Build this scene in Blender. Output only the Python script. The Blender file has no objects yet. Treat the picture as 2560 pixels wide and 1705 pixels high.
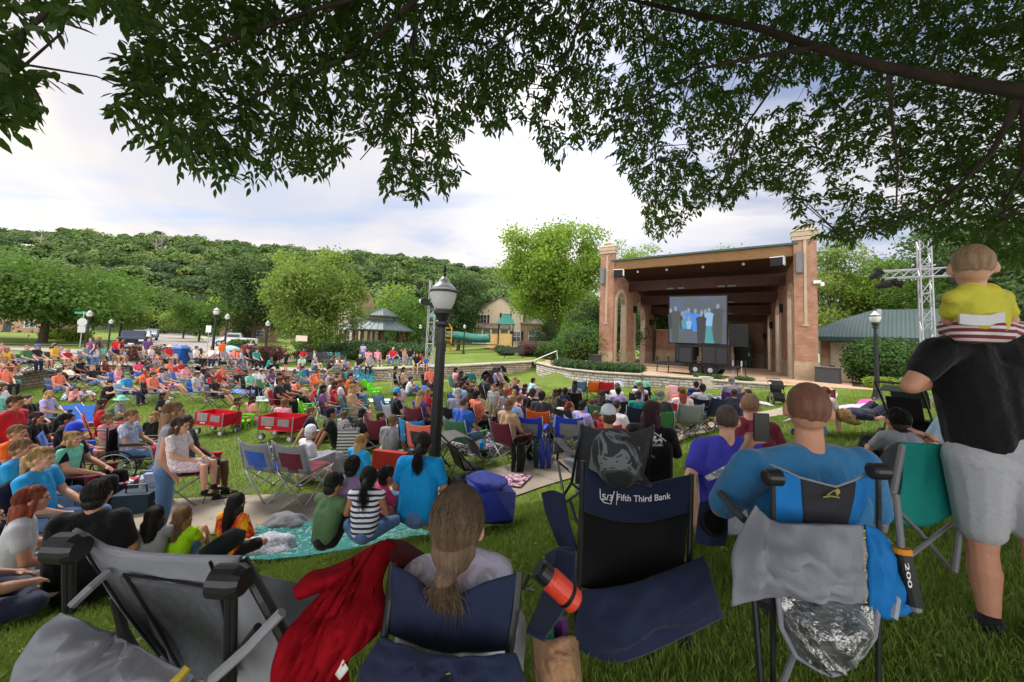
import bpy, bmesh, math, random
import numpy as np
from mathutils import Vector, Matrix, Euler
R_ = math.radians
random.seed(7); rng = np.random.default_rng(7)
scene = bpy.context.scene
COL = bpy.data.collections.new('place'); scene.collection.children.link(COL)
LC = bpy.context.view_layer.layer_collection.children['place']; LC.exclude = True   # left out while meshes are being made: faster
# ------------------------------------------------------------------ camera
F = 924.0; PW, PH = 2560, 1705
PITCH = math.atan(68 / F); ROLL = math.atan(0.042)
CAMZ = 2.45
cam_d = bpy.data.cameras.new('camera'); cam = bpy.data.objects.new('camera', cam_d)
COL.objects.link(cam); scene.camera = cam
cam_d.sensor_width = 36; cam_d.lens = 36 * F / PW
PPY = 783.0
cam_d.shift_y = -(852.5 - PPY) / PW
cam_d.clip_start = 0.05; cam_d.clip_end = 3000
CM = Matrix.Rotation(math.pi / 2 + PITCH, 4, 'X') @ Matrix.Rotation(-ROLL * -1.0, 4, 'Z')
cam.matrix_world = Matrix.Translation((0, 0, CAMZ)) @ CM
CM3 = CM.to_3x3()
def ray(px, py):
    v = CM3 @ Vector(((px - 1280) / F, -(py - PPY) / F, -1.0))
    return v / v.y                       # unit depth along +Y
def P(px, py, d):
    v = ray(px, py); return Vector((v.x * d, d, CAMZ + v.z * d))
# ------------------------------------------------------------------ terrain
def lerp_tab(x, tab):
    if x <= tab[0][0]: return float(tab[0][1])
    for i in range(1, len(tab)):
        if x <= tab[i][0]:
            a, b = tab[i - 1], tab[i]; return a[1] + (b[1] - a[1]) * (x - a[0]) / (b[0] - a[0])
    return float(tab[-1][1])
BASE = [(-40, 3.3), (-13, 3.2), (-7, 2.78), (-3.7, 2.5), (-2, 2.45), (3, 2.4), (5, 2.28), (8, 2.12), (10, 2.05), (13, 1.75), (16, 1.62), (20, 1.58), (60, 1.5)]
NEAR = [(-9, 1.5), (-2, 1.4), (1, 1.35), (3, 1.22), (6, 1.12), (12, 1.2), (20, 1.4)]
Y0 = [(-3, 0.3), (-2, 1.0), (-1, 1.7), (0, 2.0), (1.5, 3), (4, 5), (12, 8)]
TOE = [(-3, 4.6), (-2, 4.8), (-1, 5.3), (0, 5.8), (1, 6.6), (3, 9), (6, 12), (12, 16)]
def sstep(t):
    t = min(1.0, max(0.0, t)); return t * t * (3 - 2 * t)
def lawn_z(x, y):
    b = lerp_tab(x, BASE); n = lerp_tab(x, NEAR); y0 = lerp_tab(x, Y0); t = lerp_tab(x, TOE)
    return CAMZ - (n + (b - n) * sstep((y - y0) / (t - y0)))
# wall depth as a function of bearing (x/y)
WALL = [(-700, 9.5), (-300, 12), (40, 16.5), (200, 20.5), (322, 22.6), (500, 23.3), (700, 23.2), (850, 23.4), (1000, 23.0), (1150, 23.0), (1250, 25.4), (1344, 27.6)]
SWALL = [(1344, 26.6), (1385, 23.6), (1429, 21.6), (1490, 20.5), (1560, 20.1), (1640, 19.8), (1770, 18.9), (1945, 17.8)]
def wall_r(px, tab=WALL): return lerp_tab(px, tab)
def terr_z(x, y):
    # upper terrace: a little lower on the left, rising slowly away
    d = lerp_tab(x, [(-60, 2.5), (-13, 2.45), (-8, 2.1), (-4, 1.75), (2, 1.5), (8, 1.6), (20, 1.6), (60, 1.6)])
    return CAMZ - d + 0.1 * sstep((y - 26) / 20) 
def ub(x, y): return 1280 + F * x / max(y, 0.1)
def ground_z(x, y):
    u = ub(x, y)
    if u < 1344:
        return lawn_z(x, y) if y < wall_r(u) else terr_z(x, y)
    if u < 1945:
        return lawn_z(x, y) if y < wall_r(u, SWALL) else CAMZ - 1.6
    k = sstep((y - 13) / 6)
    return lawn_z(x, y) * (1 - k) + (CAMZ - 1.6) * k
def hit(px, py, h=0.0, dmin=0.6, dmax=80):
    v = ray(px, py); d = dmin; above = False; first = None
    while d < dmax:
        z = CAMZ + v.z * d; under = z <= ground_z(v.x * d, d) + h
        if not under: above = True
        elif above or h == 0: first = d; break
        d += 0.02
    if first is None:                     # grazing the bank: take the closest approach
        best = 9; first = dmin
        for k in range(60, 220):
            q = k * .1; g = abs(CAMZ + v.z * q - ground_z(v.x * q, q) - h) / q
            if q > 5.5 and g < best: best = g; first = q
    d = first
    return Vector((v.x * d, d, ground_z(v.x * d, d)))
# ------------------------------------------------------------------ materials
MATS = {}
def srgb(c):
    if isinstance(c, str):
        c = [int(c[i:i + 2], 16) / 255 for i in (0, 2, 4)]
        return tuple(x / 12.92 if x <= 0.04045 else ((x + 0.055) / 1.055) ** 2.4 for x in c)
    return tuple(c)
def mat(name, c, rough=0.8, var=0.15, scale=6.0, bump=0.0, bscale=40.0, metal=0.0, c2=None, spec=0.3, sheen=0, trans=0, detail=4, coord='Object', emit=0, bdist=0.02, stretch=None):
    key = name
    if key in MATS: return MATS[key]
    m = bpy.data.materials.new(name); m.use_nodes = True; nt = m.node_tree; N = nt.nodes; L = nt.links
    b = N['Principled BSDF']; c = srgb(c)
    b.inputs['Roughness'].default_value = rough; b.inputs['Metallic'].default_value = metal
    b.inputs['Specular IOR Level'].default_value = spec
    b.inputs['Sheen Weight'].default_value = sheen
    b.inputs['Base Color'].default_value = (*c, 1)
    tc = N.new('ShaderNodeTexCoord')
    vec = tc.outputs[coord]
    if stretch:
        mp = N.new('ShaderNodeMapping'); mp.inputs['Scale'].default_value = stretch; L.new(vec, mp.inputs[0]); vec = mp.outputs[0]
    if var > 0 or c2 is not None:
        nz = N.new('ShaderNodeTexNoise'); nz.inputs['Scale'].default_value = scale; nz.inputs['Detail'].default_value = detail
        L.new(vec, nz.inputs['Vector'])
        r = N.new('ShaderNodeValToRGB'); r.color_ramp.elements[0].position = 0.3; r.color_ramp.elements[1].position = 0.7
        d = srgb(c2) if c2 is not None else tuple(min(1, x * (1 + var)) for x in c)
        e = c if c2 is not None else tuple(x * (1 - var) for x in c)
        r.color_ramp.elements[0].color = (*e, 1); r.color_ramp.elements[1].color = (*d, 1)
        L.new(nz.outputs['Fac'], r.inputs[0]); L.new(r.outputs[0], b.inputs['Base Color'])
        m['ramp'] = 1
    if bump > 0:
        n2 = N.new('ShaderNodeTexNoise'); n2.inputs['Scale'].default_value = bscale; n2.inputs['Detail'].default_value = 5
        L.new(vec, n2.inputs['Vector'])
        bp = N.new('ShaderNodeBump'); bp.inputs['Strength'].default_value = bump; bp.inputs['Distance'].default_value = bdist
        L.new(n2.outputs['Fac'], bp.inputs['Height']); L.new(bp.outputs[0], b.inputs['Normal'])
    if trans > 0:
        t = N.new('ShaderNodeBsdfTranslucent'); mx = N.new('ShaderNodeMixShader'); mx.inputs[0].default_value = trans
        out = N['Material Output']
        cc = tuple(min(1, x * k) for x, k in zip(c, (1.4, 1.5, 0.7)))
        t.inputs[0].default_value = (*cc, 1)
        L.new(b.outputs[0], mx.inputs[1]); L.new(t.outputs[0], mx.inputs[2]); L.new(mx.outputs[0], out.inputs[0])
    if emit > 0:
        b.inputs['Emission Color'].default_value = (*c, 1); b.inputs['Emission Strength'].default_value = emit
    MATS[key] = m; return m
def cloth(c, name=None):
    key = 'cloth_' + (name or (c if isinstance(c, str) else '%d' % hash(c)))
    return mat(key, c, 0.9, 0.13, 5, 0.55, 9, sheen=0.15, bdist=0.035)
def brick_mat(name, c1, c2, mortar, sc, bw, rh, ms=0.02, uv=False, distort=0.0, bump=0.5, bias=0.0, offset=0.5):
    m = bpy.data.materials.new(name); m.use_nodes = True; nt = m.node_tree; N = nt.nodes; L = nt.links
    b = N['Principled BSDF']; b.inputs['Roughness'].default_value = 0.9; b.inputs['Specular IOR Level'].default_value = 0.2
    tc = N.new('ShaderNodeTexCoord')
    if uv: vec = tc.outputs['UV']
    else:
        s = N.new('ShaderNodeSeparateXYZ'); L.new(tc.outputs['Object'], s.inputs[0])
        a = N.new('ShaderNodeMath'); a.operation = 'ADD'; L.new(s.outputs[0], a.inputs[0]); L.new(s.outputs[1], a.inputs[1])
        cb = N.new('ShaderNodeCombineXYZ'); L.new(a.outputs[0], cb.inputs[0]); L.new(s.outputs[2], cb.inputs[1]); vec = cb.outputs[0]
    if distort:
        nz = N.new('ShaderNodeTexNoise'); nz.inputs['Scale'].default_value = 2.3; nz.inputs['Detail'].default_value = 3; L.new(vec, nz.inputs['Vector'])
        v1 = N.new('ShaderNodeVectorMath'); v1.operation = 'SCALE'; v1.inputs['Scale'].default_value = distort; L.new(nz.outputs['Color'], v1.inputs[0])
        v2 = N.new('ShaderNodeVectorMath'); v2.operation = 'ADD'; L.new(vec, v2.inputs[0]); L.new(v1.outputs[0], v2.inputs[1]); vec = v2.outputs[0]
    br = N.new('ShaderNodeTexBrick'); br.inputs['Scale'].default_value = sc
    br.inputs['Brick Width'].default_value = bw; br.inputs['Row Height'].default_value = rh; br.inputs['Mortar Size'].default_value = ms
    br.inputs['Mortar Smooth'].default_value = 0.1; br.inputs['Bias'].default_value = bias
    br.offset = offset
    if distort: br.squash = 0.6; br.squash_frequency = 3; br.offset_frequency = 2
    br.inputs['Color1'].default_value = (*srgb(c1), 1); br.inputs['Color2'].default_value = (*srgb(c2), 1); br.inputs['Mortar'].default_value = (*srgb(mortar), 1)
    L.new(vec, br.inputs['Vector'])
    n2 = N.new('ShaderNodeTexNoise'); n2.inputs['Scale'].default_value = 1.7; n2.inputs['Detail'].default_value = 6; L.new(tc.outputs['Object'], n2.inputs['Vector'])
    mr = N.new('ShaderNodeMapRange'); mr.inputs['From Min'].default_value = 0.3; mr.inputs['From Max'].default_value = 0.7; mr.inputs['To Min'].default_value = 0.72; mr.inputs['To Max'].default_value = 1.15
    L.new(n2.outputs['Fac'], mr.inputs['Value'])
    mx = N.new('ShaderNodeMix'); mx.data_type = 'RGBA'; mx.blend_type = 'MULTIPLY'; mx.inputs[0].default_value = 1
    L.new(br.outputs['Color'], mx.inputs[6]); L.new(mr.outputs[0], mx.inputs[7]); L.new(mx.outputs[2], b.inputs['Base Color'])
    if bump:
        bp = N.new('ShaderNodeBump'); bp.inputs['Strength'].default_value = bump; bp.inputs['Distance'].default_value = 0.02; bp.invert = True
        L.new(br.outputs['Fac'], bp.inputs['Height']); L.new(bp.outputs[0], b.inputs['Normal'])
    return m
# ------------------------------------------------------------------ mesh helpers
class MB:
    def __init__(s): s.v = []; s.f = []; s.mi = []; s.uv = None
    def add(s, vs, fs, m=0, M=None):
        o = len(s.v)
        s.v += [tuple(M @ Vector(v)) if M is not None else tuple(v) for v in vs]
        s.f += [tuple(i + o for i in f) for f in fs]; s.mi += [m] * len(fs); return s
    def box(s, c, d, rz=0, m=0, M=None, taper=1.0):
        x, y, z = (k / 2 for k in d); t = taper
        vs = [(-x, -y, -z), (x, -y, -z), (x, y, -z), (-x, y, -z), (-x * t, -y * t, z), (x * t, -y * t, z), (x * t, y * t, z), (-x * t, y * t, z)]
        T = Matrix.Translation(c) @ Matrix.Rotation(rz, 4, 'Z')
        if M is not None: T = M @ T
        return s.add(vs, [(0, 3, 2, 1), (4, 5, 6, 7), (0, 1, 5, 4), (1, 2, 6, 5), (2, 3, 7, 6), (3, 0, 4, 7)], m, T)
    def tube(s, pts, r, n=8, m=0, cap=True, M=None, flat=None):
        pts = [Vector(p) for p in pts]; rs = r if isinstance(r, (list, tuple)) else [r] * len(pts)
        o = len(s.v); vs = []; prev = None
        for i, p in enumerate(pts):
            t = (pts[min(i + 1, len(pts) - 1)] - pts[max(i - 1, 0)])
            if t.length < 1e-9: t = Vector((0, 0, 1))
            t.normalize()
            a = (Vector((0, 0, 1)) if abs(t.z) < 0.9 else Vector((1, 0, 0))) if prev is None else prev
            u = a - t * a.dot(t)
            if u.length < 1e-6: u = t.orthogonal()
            u.normalize(); w = t.cross(u); prev = u
            for k in range(n):
                an = 2 * math.pi * k / n
                vs.append(p + (u * math.cos(an) + w * math.sin(an) * (flat or 1)) * rs[i])
        fs = []
        for i in range(len(pts) - 1):
            for k in range(n):
                a = i * n + k; b = i * n + (k + 1) % n
                fs.append((a, b, b + n, a + n))
        if cap: fs += [tuple(range(n - 1, -1, -1)), tuple((len(pts) - 1) * n + k for k in range(n))]
        return s.add(vs, fs, m, M)
    def lathe(s, prof, c=(0, 0, 0), n=16, m=0, M=None):
        vs = []; fs = []
        for (r, z) in prof:
            for k in range(n):
                a = 2 * math.pi * k / n; vs.append((c[0] + r * math.cos(a), c[1] + r * math.sin(a), c[2] + z))
        for i in range(len(prof) - 1):
            for k in range(n):
                a = i * n + k; b = i * n + (k + 1) % n; fs.append((a, b, b + n, a + n))
        fs.append(tuple(range(n - 1, -1, -1))); fs.append(tuple((len(prof) - 1) * n + k for k in range(n)))
        return s.add(vs, fs, m, M)
    def ell(s, c, r, M=None, n=14, k=9, m=0):
        vs = []; fs = []
        for i in range(k + 1):
            th = math.pi * i / k
            for j in range(n):
                a = 2 * math.pi * j / n
                vs.append((c[0] + r[0] * math.sin(th) * math.cos(a), c[1] + r[1] * math.sin(th) * math.sin(a), c[2] + r[2] * math.cos(th)))
        for i in range(k):
            for j in range(n):
                a = i * n + j; b = i * n + (j + 1) % n; fs.append((a, a + n, b + n, b))
        return s.add(vs, fs, m, M)
    def prism(s, poly, t, M=None, m=0):      # poly in xy plane extruded in z by t
        n = len(poly); vs = [(p[0], p[1], 0) for p in poly] + [(p[0], p[1], t) for p in poly]
        fs = [tuple(range(n - 1, -1, -1)), tuple(range(n, 2 * n))] + [(i, (i + 1) % n, (i + 1) % n + n, i + n) for i in range(n)]
        return s.add(vs, fs, m, M)
    def sheet(s, grid, t=0.004, m=0):        # grid [i][j] of Vectors -> a thin solid cloth
        a = len(grid); b = len(grid[0]); nrm = []
        for i in range(a):
            for j in range(b):
                du = Vector(grid[min(i + 1, a - 1)][j]) - Vector(grid[max(i - 1, 0)][j]); dv = Vector(grid[i][min(j + 1, b - 1)]) - Vector(grid[i][max(j - 1, 0)])
                n = du.cross(dv); n = n.normalized() if n.length > 1e-9 else Vector((0, 0, 1)); nrm.append(n)
        top = [Vector(grid[i][j]) + nrm[i * b + j] * t / 2 for i in range(a) for j in range(b)]
        bot = [Vector(grid[i][j]) - nrm[i * b + j] * t / 2 for i in range(a) for j in range(b)]
        K = a * b; fs = []
        for i in range(a - 1):
            for j in range(b - 1):
                q = i * b + j; fs += [(q, q + b, q + b + 1, q + 1), (K + q, K + q + 1, K + q + b + 1, K + q + b)]
        edge = [i * b for i in range(a)] + [(a - 1) * b + j for j in range(1, b)] + [i * b + b - 1 for i in range(a - 2, -1, -1)] + [j for j in range(b - 2, 0, -1)]
        for q in range(len(edge)):
            x, y = edge[q], edge[(q + 1) % len(edge)]; fs.append((y, x, K + x, K + y))
        return s.add(top + bot, fs, m)
    def mesh(s, name, smooth=False):
        me = bpy.data.meshes.new(name); me.from_pydata([tuple(v) for v in s.v], [], s.f)
        me.polygons.foreach_set('material_index', s.mi)
        if smooth: me.polygons.foreach_set('use_smooth', [True] * len(s.f))
        me.update(); return me
    def obj(s, name, mats, parent=None, smooth=False, loc=None, rz=0.0, fix=True):
        me = s.mesh(name, smooth)
        if fix:
            bm = bmesh.new(); bm.from_mesh(me); bmesh.ops.recalc_face_normals(bm, faces=bm.faces); bm.to_mesh(me); bm.free()
        for m in (mats if isinstance(mats, (list, tuple)) else [mats]): me.materials.append(m)
        return link(name, me, parent, loc, rz)
def link(name, me, parent=None, loc=None, rz=0.0):
    o = bpy.data.objects.new(name, me); COL.objects.link(o)
    if parent is not None: o.parent = parent
    if loc is not None: o.location = loc
    o.rotation_euler.z = rz
    return o
def tag(o, label=None, cat=None, group=None, kind=None):
    if label: o['label'] = label
    if cat: o['category'] = cat
    if group: o['group'] = group
    if kind: o['kind'] = kind
    return o
def empty(name, loc, label, cat, group=None, rz=0.0):
    o = bpy.data.objects.new(name, None); COL.objects.link(o); o.location = loc; o.rotation_euler.z = rz
    o.empty_display_size = 0.2
    return tag(o, label, cat, group)
def np_mesh(name, V, Fq, mats, smooth=False, mi=None, attr=None):
    me = bpy.data.meshes.new(name); V = np.asarray(V, np.float32); Fq = np.asarray(Fq, np.int32)
    k = Fq.shape[1]; me.vertices.add(len(V)); me.vertices.foreach_set('co', V.ravel())
    me.loops.add(Fq.size); me.loops.foreach_set('vertex_index', Fq.ravel())
    me.polygons.add(len(Fq)); me.polygons.foreach_set('loop_start', np.arange(0, Fq.size, k, dtype=np.int32))
    try: me.polygons.foreach_set('loop_total', np.full(len(Fq), k, np.int32))
    except Exception: pass
    if mi is not None: me.polygons.foreach_set('material_index', np.asarray(mi, np.int32))
    if smooth: me.polygons.foreach_set('use_smooth', np.ones(len(Fq), bool))
    if attr is not None:
        a = me.attributes.new('tint', 'FLOAT', 'FACE'); a.data.foreach_set('value', np.asarray(attr, np.float32))
    me.update(calc_edges=True)
    for m in mats: me.materials.append(m)
    return me
def copy_tree(o, parent=None):
    c = o.copy(); COL.objects.link(c); c.parent = parent
    for ch in o.children: copy_tree(ch, c)
    return c
# ------------------------------------------------------------------ world
w = bpy.data.worlds.new('World'); scene.world = w; w.use_nodes = True
N = w.node_tree.nodes; L = w.node_tree.links; bg = N['Background']
SUN_EL, SUN_AZ = R_(52), R_(-55)          # azimuth from +Y towards +X
sky = N.new('ShaderNodeTexSky'); sky.sky_type = 'NISHITA'; sky.sun_disc = False; sky.sun_elevation = SUN_EL; sky.sun_rotation = SUN_AZ
sky.air_density = 1.2; sky.dust_density = 1.5
tc = N.new('ShaderNodeTexCoord')
sp = N.new('ShaderNodeSeparateXYZ'); L.new(tc.outputs['Generated'], sp.inputs[0])
def wmath(op, a, b=None, c=None):
    n = N.new('ShaderNodeMath'); n.operation = op
    for i, v in enumerate((a, b, c)):
        if v is None: continue
        if isinstance(v, (int, float)): n.inputs[i].default_value = v
        else: L.new(v, n.inputs[i])
    return n.outputs[0]
den = wmath('ADD', wmath('MAXIMUM', sp.outputs[2], 0.0), 0.16)
cx = wmath('DIVIDE', sp.outputs[0], den); cy = wmath('DIVIDE', sp.outputs[1], den)
cb = N.new('ShaderNodeCombineXYZ'); L.new(cx, cb.inputs[0]); L.new(cy, cb.inputs[1])
mp = N.new('ShaderNodeMapping'); mp.inputs['Rotation'].default_value = (0, 0, R_(28)); mp.inputs['Scale'].default_value = (0.55, 1.35, 1); mp.inputs['Location'].default_value = (1.3, 0.4, 0)
L.new(cb.outputs[0], mp.inputs[0])
nz = N.new('ShaderNodeTexNoise'); nz.inputs['Scale'].default_value = 0.95; nz.inputs['Detail'].default_value = 7; nz.inputs['Roughness'].default_value = 0.52; nz.inputs['Distortion'].default_value = 0.5
L.new(mp.outputs[0], nz.inputs['Vector'])
nz2 = N.new('ShaderNodeTexNoise'); nz2.inputs['Scale'].default_value = 0.5; nz2.inputs['Detail'].default_value = 5; nz2.inputs['Distortion'].default_value = 0.8
L.new(cb.outputs[0], nz2.inputs['Vector'])
rp = N.new('ShaderNodeValToRGB'); rp.color_ramp.elements[0].position = 0.26; rp.color_ramp.elements[1].position = 0.50
L.new(nz.outputs['Fac'], rp.inputs[0])
ccol = N.new('ShaderNodeValToRGB'); E = ccol.color_ramp.elements
E[0].position = 0.36; E[0].color = (0.58, 0.63, 0.75, 1); E[1].position = 0.62; E[1].color = (1.12, 1.0, 0.84, 1)
e = E.new(0.50); e.color = (0.76, 0.74, 0.78, 1)
e = E.new(0.57); e.color = (0.96, 0.88, 0.81, 1)
L.new(nz2.outputs['Fac'], ccol.inputs[0])
blue = N.new('ShaderNodeMix'); blue.data_type = 'RGBA'; blue.inputs[0].default_value = 1
sk = N.new('ShaderNodeMix'); sk.data_type = 'RGBA'; sk.blend_type = 'MULTIPLY'; sk.inputs[0].default_value = 1
L.new(sky.outputs[0], sk.inputs[6]); sk.inputs[7].default_value = (0.62, 0.75, 0.95, 1)     # nishita through thin cirrus
mixc = N.new('ShaderNodeMix'); mixc.data_type = 'RGBA'
cs = N.new('ShaderNodeMix'); cs.data_type = 'RGBA'; cs.blend_type = 'MULTIPLY'; cs.inputs[0].default_value = 1
L.new(ccol.outputs[0], cs.inputs[6]); cs.inputs[7].default_value = (8.6, 8.6, 8.6, 1)        # cloud brightness against the sky model
# glow of the veiled sun; sky overhead brightened as added fill light
GA = R_(8); sd = Vector((math.sin(GA) * math.cos(R_(29)), math.cos(GA) * math.cos(R_(29)), math.sin(R_(29))))
dt = N.new('ShaderNodeVectorMath'); dt.operation = 'DOT_PRODUCT'; L.new(tc.outputs['Generated'], dt.inputs[0]); dt.inputs[1].default_value = sd
gl = wmath('POWER', wmath('MAXIMUM', dt.outputs['Value'], 0.0), 38.0)
gl2 = wmath('MULTIPLY_ADD', gl, 0.9, 1.0)
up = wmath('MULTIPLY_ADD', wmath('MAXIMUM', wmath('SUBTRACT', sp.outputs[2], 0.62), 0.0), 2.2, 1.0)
bk = wmath('MULTIPLY_ADD', wmath('MAXIMUM', wmath('MULTIPLY', sp.outputs[1], -1.0), 0.0), 2.6, 1.0)  # unseen sky behind the camera brightened as added fill light
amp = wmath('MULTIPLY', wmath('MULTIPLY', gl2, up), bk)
L.new(rp.outputs[0], mixc.inputs[0]); L.new(sk.outputs[2], mixc.inputs[6]); L.new(cs.outputs[2], mixc.inputs[7])
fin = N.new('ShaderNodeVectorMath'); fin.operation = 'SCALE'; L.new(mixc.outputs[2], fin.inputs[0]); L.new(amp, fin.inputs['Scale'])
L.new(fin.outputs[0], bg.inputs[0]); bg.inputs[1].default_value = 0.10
sl = bpy.data.lights.new('sun', 'SUN'); sl.energy = 2.6; sl.angle = R_(16); sl.color = (1.0, 0.95, 0.86)
so = bpy.data.objects.new('sun', sl); COL.objects.link(so)
sdir = Vector((math.sin(SUN_AZ) * math.cos(SUN_EL), math.cos(SUN_AZ) * math.cos(SUN_EL), math.sin(SUN_EL)))
so.rotation_euler = sdir.to_track_quat('Z', 'Y').to_euler()
vs = scene.view_settings; vs.view_transform = 'Standard'; vs.look = 'None'; vs.gamma = 1.0; vs.exposure = 0.46
# ------------------------------------------------------------------ ground
def grass_mat(name, c1, c2, c3):
    m = bpy.data.materials.new(name); m.use_nodes = True; N = m.node_tree.nodes; L = m.node_tree.links; b = N['Principled BSDF']
    b.inputs['Roughness'].default_value = 0.85; b.inputs['Specular IOR Level'].default_value = 0.15
    tc = N.new('ShaderNodeTexCoord')
    n1 = N.new('ShaderNodeTexNoise'); n1.inputs['Scale'].default_value = 0.45; n1.inputs['Detail'].default_value = 6; L.new(tc.outputs['Object'], n1.inputs['Vector'])
    mp = N.new('ShaderNodeMapping'); mp.inputs['Scale'].default_value = (26, 26, 5); L.new(tc.outputs['Object'], mp.inputs[0])
    n2 = N.new('ShaderNodeTexNoise'); n2.inputs['Scale'].default_value = 1.0; n2.inputs['Detail'].default_value = 9; n2.inputs['Roughness'].default_value = 0.7; L.new(mp.outputs[0], n2.inputs['Vector'])
    r1 = N.new('ShaderNodeValToRGB'); r1.color_ramp.elements[0].position = 0.35; r1.color_ramp.elements[1].position = 0.68
    r1.color_ramp.elements[0].color = (*c1, 1); r1.color_ramp.elements[1].color = (*c2, 1); L.new(n1.outputs['Fac'], r1.inputs[0])
    r2 = N.new('ShaderNodeValToRGB'); r2.color_ramp.elements[0].position = 0.35; r2.color_ramp.elements[1].position = 0.65
    r2.color_ramp.elements[0].color = (0.45, 0.5, 0.4, 1); r2.color_ramp.elements[1].color = (1.35, 1.3, 1.2, 1); L.new(n2.outputs['Fac'], r2.inputs[0])
    mx = N.new('ShaderNodeMix'); mx.data_type = 'RGBA'; mx.blend_type = 'MULTIPLY'; mx.inputs[0].default_value = 1
    L.new(r1.outputs[0], mx.inputs[6]); L.new(r2.outputs[0], mx.inputs[7])
    n3 = N.new('ShaderNodeTexNoise'); n3.inputs['Scale'].default_value = 2.6; n3.inputs['Detail'].default_value = 4; L.new(tc.outputs['Object'], n3.inputs['Vector'])
    r3 = N.new('ShaderNodeMapRange'); r3.inputs['From Min'].default_value = 0.5; r3.inputs['From Max'].default_value = 0.75; L.new(n3.outputs['Fac'], r3.inputs[0])
    m3 = N.new('ShaderNodeMix'); m3.data_type = 'RGBA'; L.new(r3.outputs[0], m3.inputs[0]); L.new(mx.outputs[2], m3.inputs[6]); m3.inputs[7].default_value = (*c3, 1)
    L.new(m3.outputs[2], b.inputs['Base Color'])
    bp = N.new('ShaderNodeBump'); bp.inputs['Strength'].default_value = 0.9; bp.inputs['Distance'].default_value = 0.05
    L.new(n2.outputs['Fac'], bp.inputs['Height']); L.new(bp.outputs[0], b.inputs['Normal'])
    return m
GM = grass_mat('lawn_grass', (0.12, 0.19, 0.028), (0.21, 0.28, 0.05), (0.18, 0.24, 0.05))
def ring_mesh(name, us, rows, zf, m, kind, lab=None):
    V = []; Fq = []; n = len(us)
    for fr in rows:
        for u in us:
            y = fr(u); x = (u - 1280) / F * y; V.append((x, y, zf(x, y)))
    for i in range(len(rows) - 1):
        for j in range(n - 1): Fq.append((i * n + j, i * n + j + 1, (i + 1) * n + j + 1, (i + 1) * n + j))
    return tag(link(name, np_mesh(name, V, Fq, [m], smooth=True)), lab, None, None, kind)
# lawn: regular grid clipped by the wall line (reaches behind the camera)
us_all = sorted(set(list(range(-1600, 4400, 30)) + list(range(1320, 1500, 5)) + [1343, 1344, 1345]))
def rowf(t):
    def f(u):
        if u < 1344: top = wall_r(u)
        elif u <= 1945: top = wall_r(u, SWALL)
        else: top = 17.8
        return 0.25 + (top - 0.25) * t ** 1.6
    return f
ring_mesh('lawn', us_all, [rowf(t / 60) for t in range(61)], lambda x, y: lawn_z(x, y) if ub(x, y) < 1946 else ground_z(x, y), GM, 'structure')
V = [(-14, -6, lawn_z(-14, 0)), (14, -6, lawn_z(14, 0)), (14, 0.6, lawn_z(14, .6) - .06), (-14, 0.6, lawn_z(-14, .6) - .06)]
nb = 30; V = []; Fq = []
for i in range(9):
    for j in range(nb + 1):
        x = -14 + 28 * j / nb; y = -7 + 7.9 * i / 8; V.append((x, y, lawn_z(x, max(y, 0.2)) - 0.03))
for i in range(8):
    for j in range(nb): a = i * (nb + 1) + j; Fq.append((a, a + 1, a + nb + 2, a + nb + 1))
tag(link('bank', np_mesh('bank', V, Fq, [GM], True)), None, None, None, 'structure')
# terrace beyond the left wall
us_l = [-1600 + 30 * i for i in range(98)] + [1344]
tr = [lambda u, k=k: wall_r(u) + 0.30 + k for k in (0, .8, 1.7, 1.701, 3, 6, 10, 16, 24, 36, 55, 80, 120, 170)]
TG = grass_mat('park_grass', (0.12, 0.185, 0.03), (0.20, 0.265, 0.05), (0.18, 0.235, 0.05))
ring_mesh('terrace_ground', us_l, tr[3:], lambda x, y: terr_z(x, y) - .004, TG, 'structure')
CONC = mat('concrete', (0.36, 0.33, 0.28), 0.9, 0.16, 1.2, 0.3, 60)
ring_mesh('terrace_path', us_l, tr[:3], lambda x, y: terr_z(x, y) + .006, CONC, 'structure')
# far ground sheet to the horizon
def far_z(x, y): return CAMZ - 1.72
V = [(-900, 12, CAMZ - 3.6), (-900, 1500, -1), (1500, 1500, -1), (1500, 12, CAMZ - 1.72 - .1)]
V = []; Fq = []
ys = [15, 19, 24, 30, 40, 60, 90, 150, 250, 500, 1500]; 
for y in ys:
    for j in range(41):
        u = 1280 + F * math.tan(R_(-75 + 150 * j / 40)); x = (u - 1280) / F * y
        z = terr_z(x, y) - .05 if (u < 1344) else CAMZ - 1.66
        if u < 1344 and y < wall_r(u) + 2: z = lawn_z(x, y) - .3
        if u >= 1344 and y < 20: z = lawn_z(x, y) - .2
        V.append((x, y, z))
for i in range(len(ys) - 1):
    for j in range(40): a = i * 41 + j; Fq.append((a, a + 1, a + 42, a + 41))
tag(link('ground', np_mesh('ground', V, Fq, [TG], True)), None, None, None, 'structure')
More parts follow.
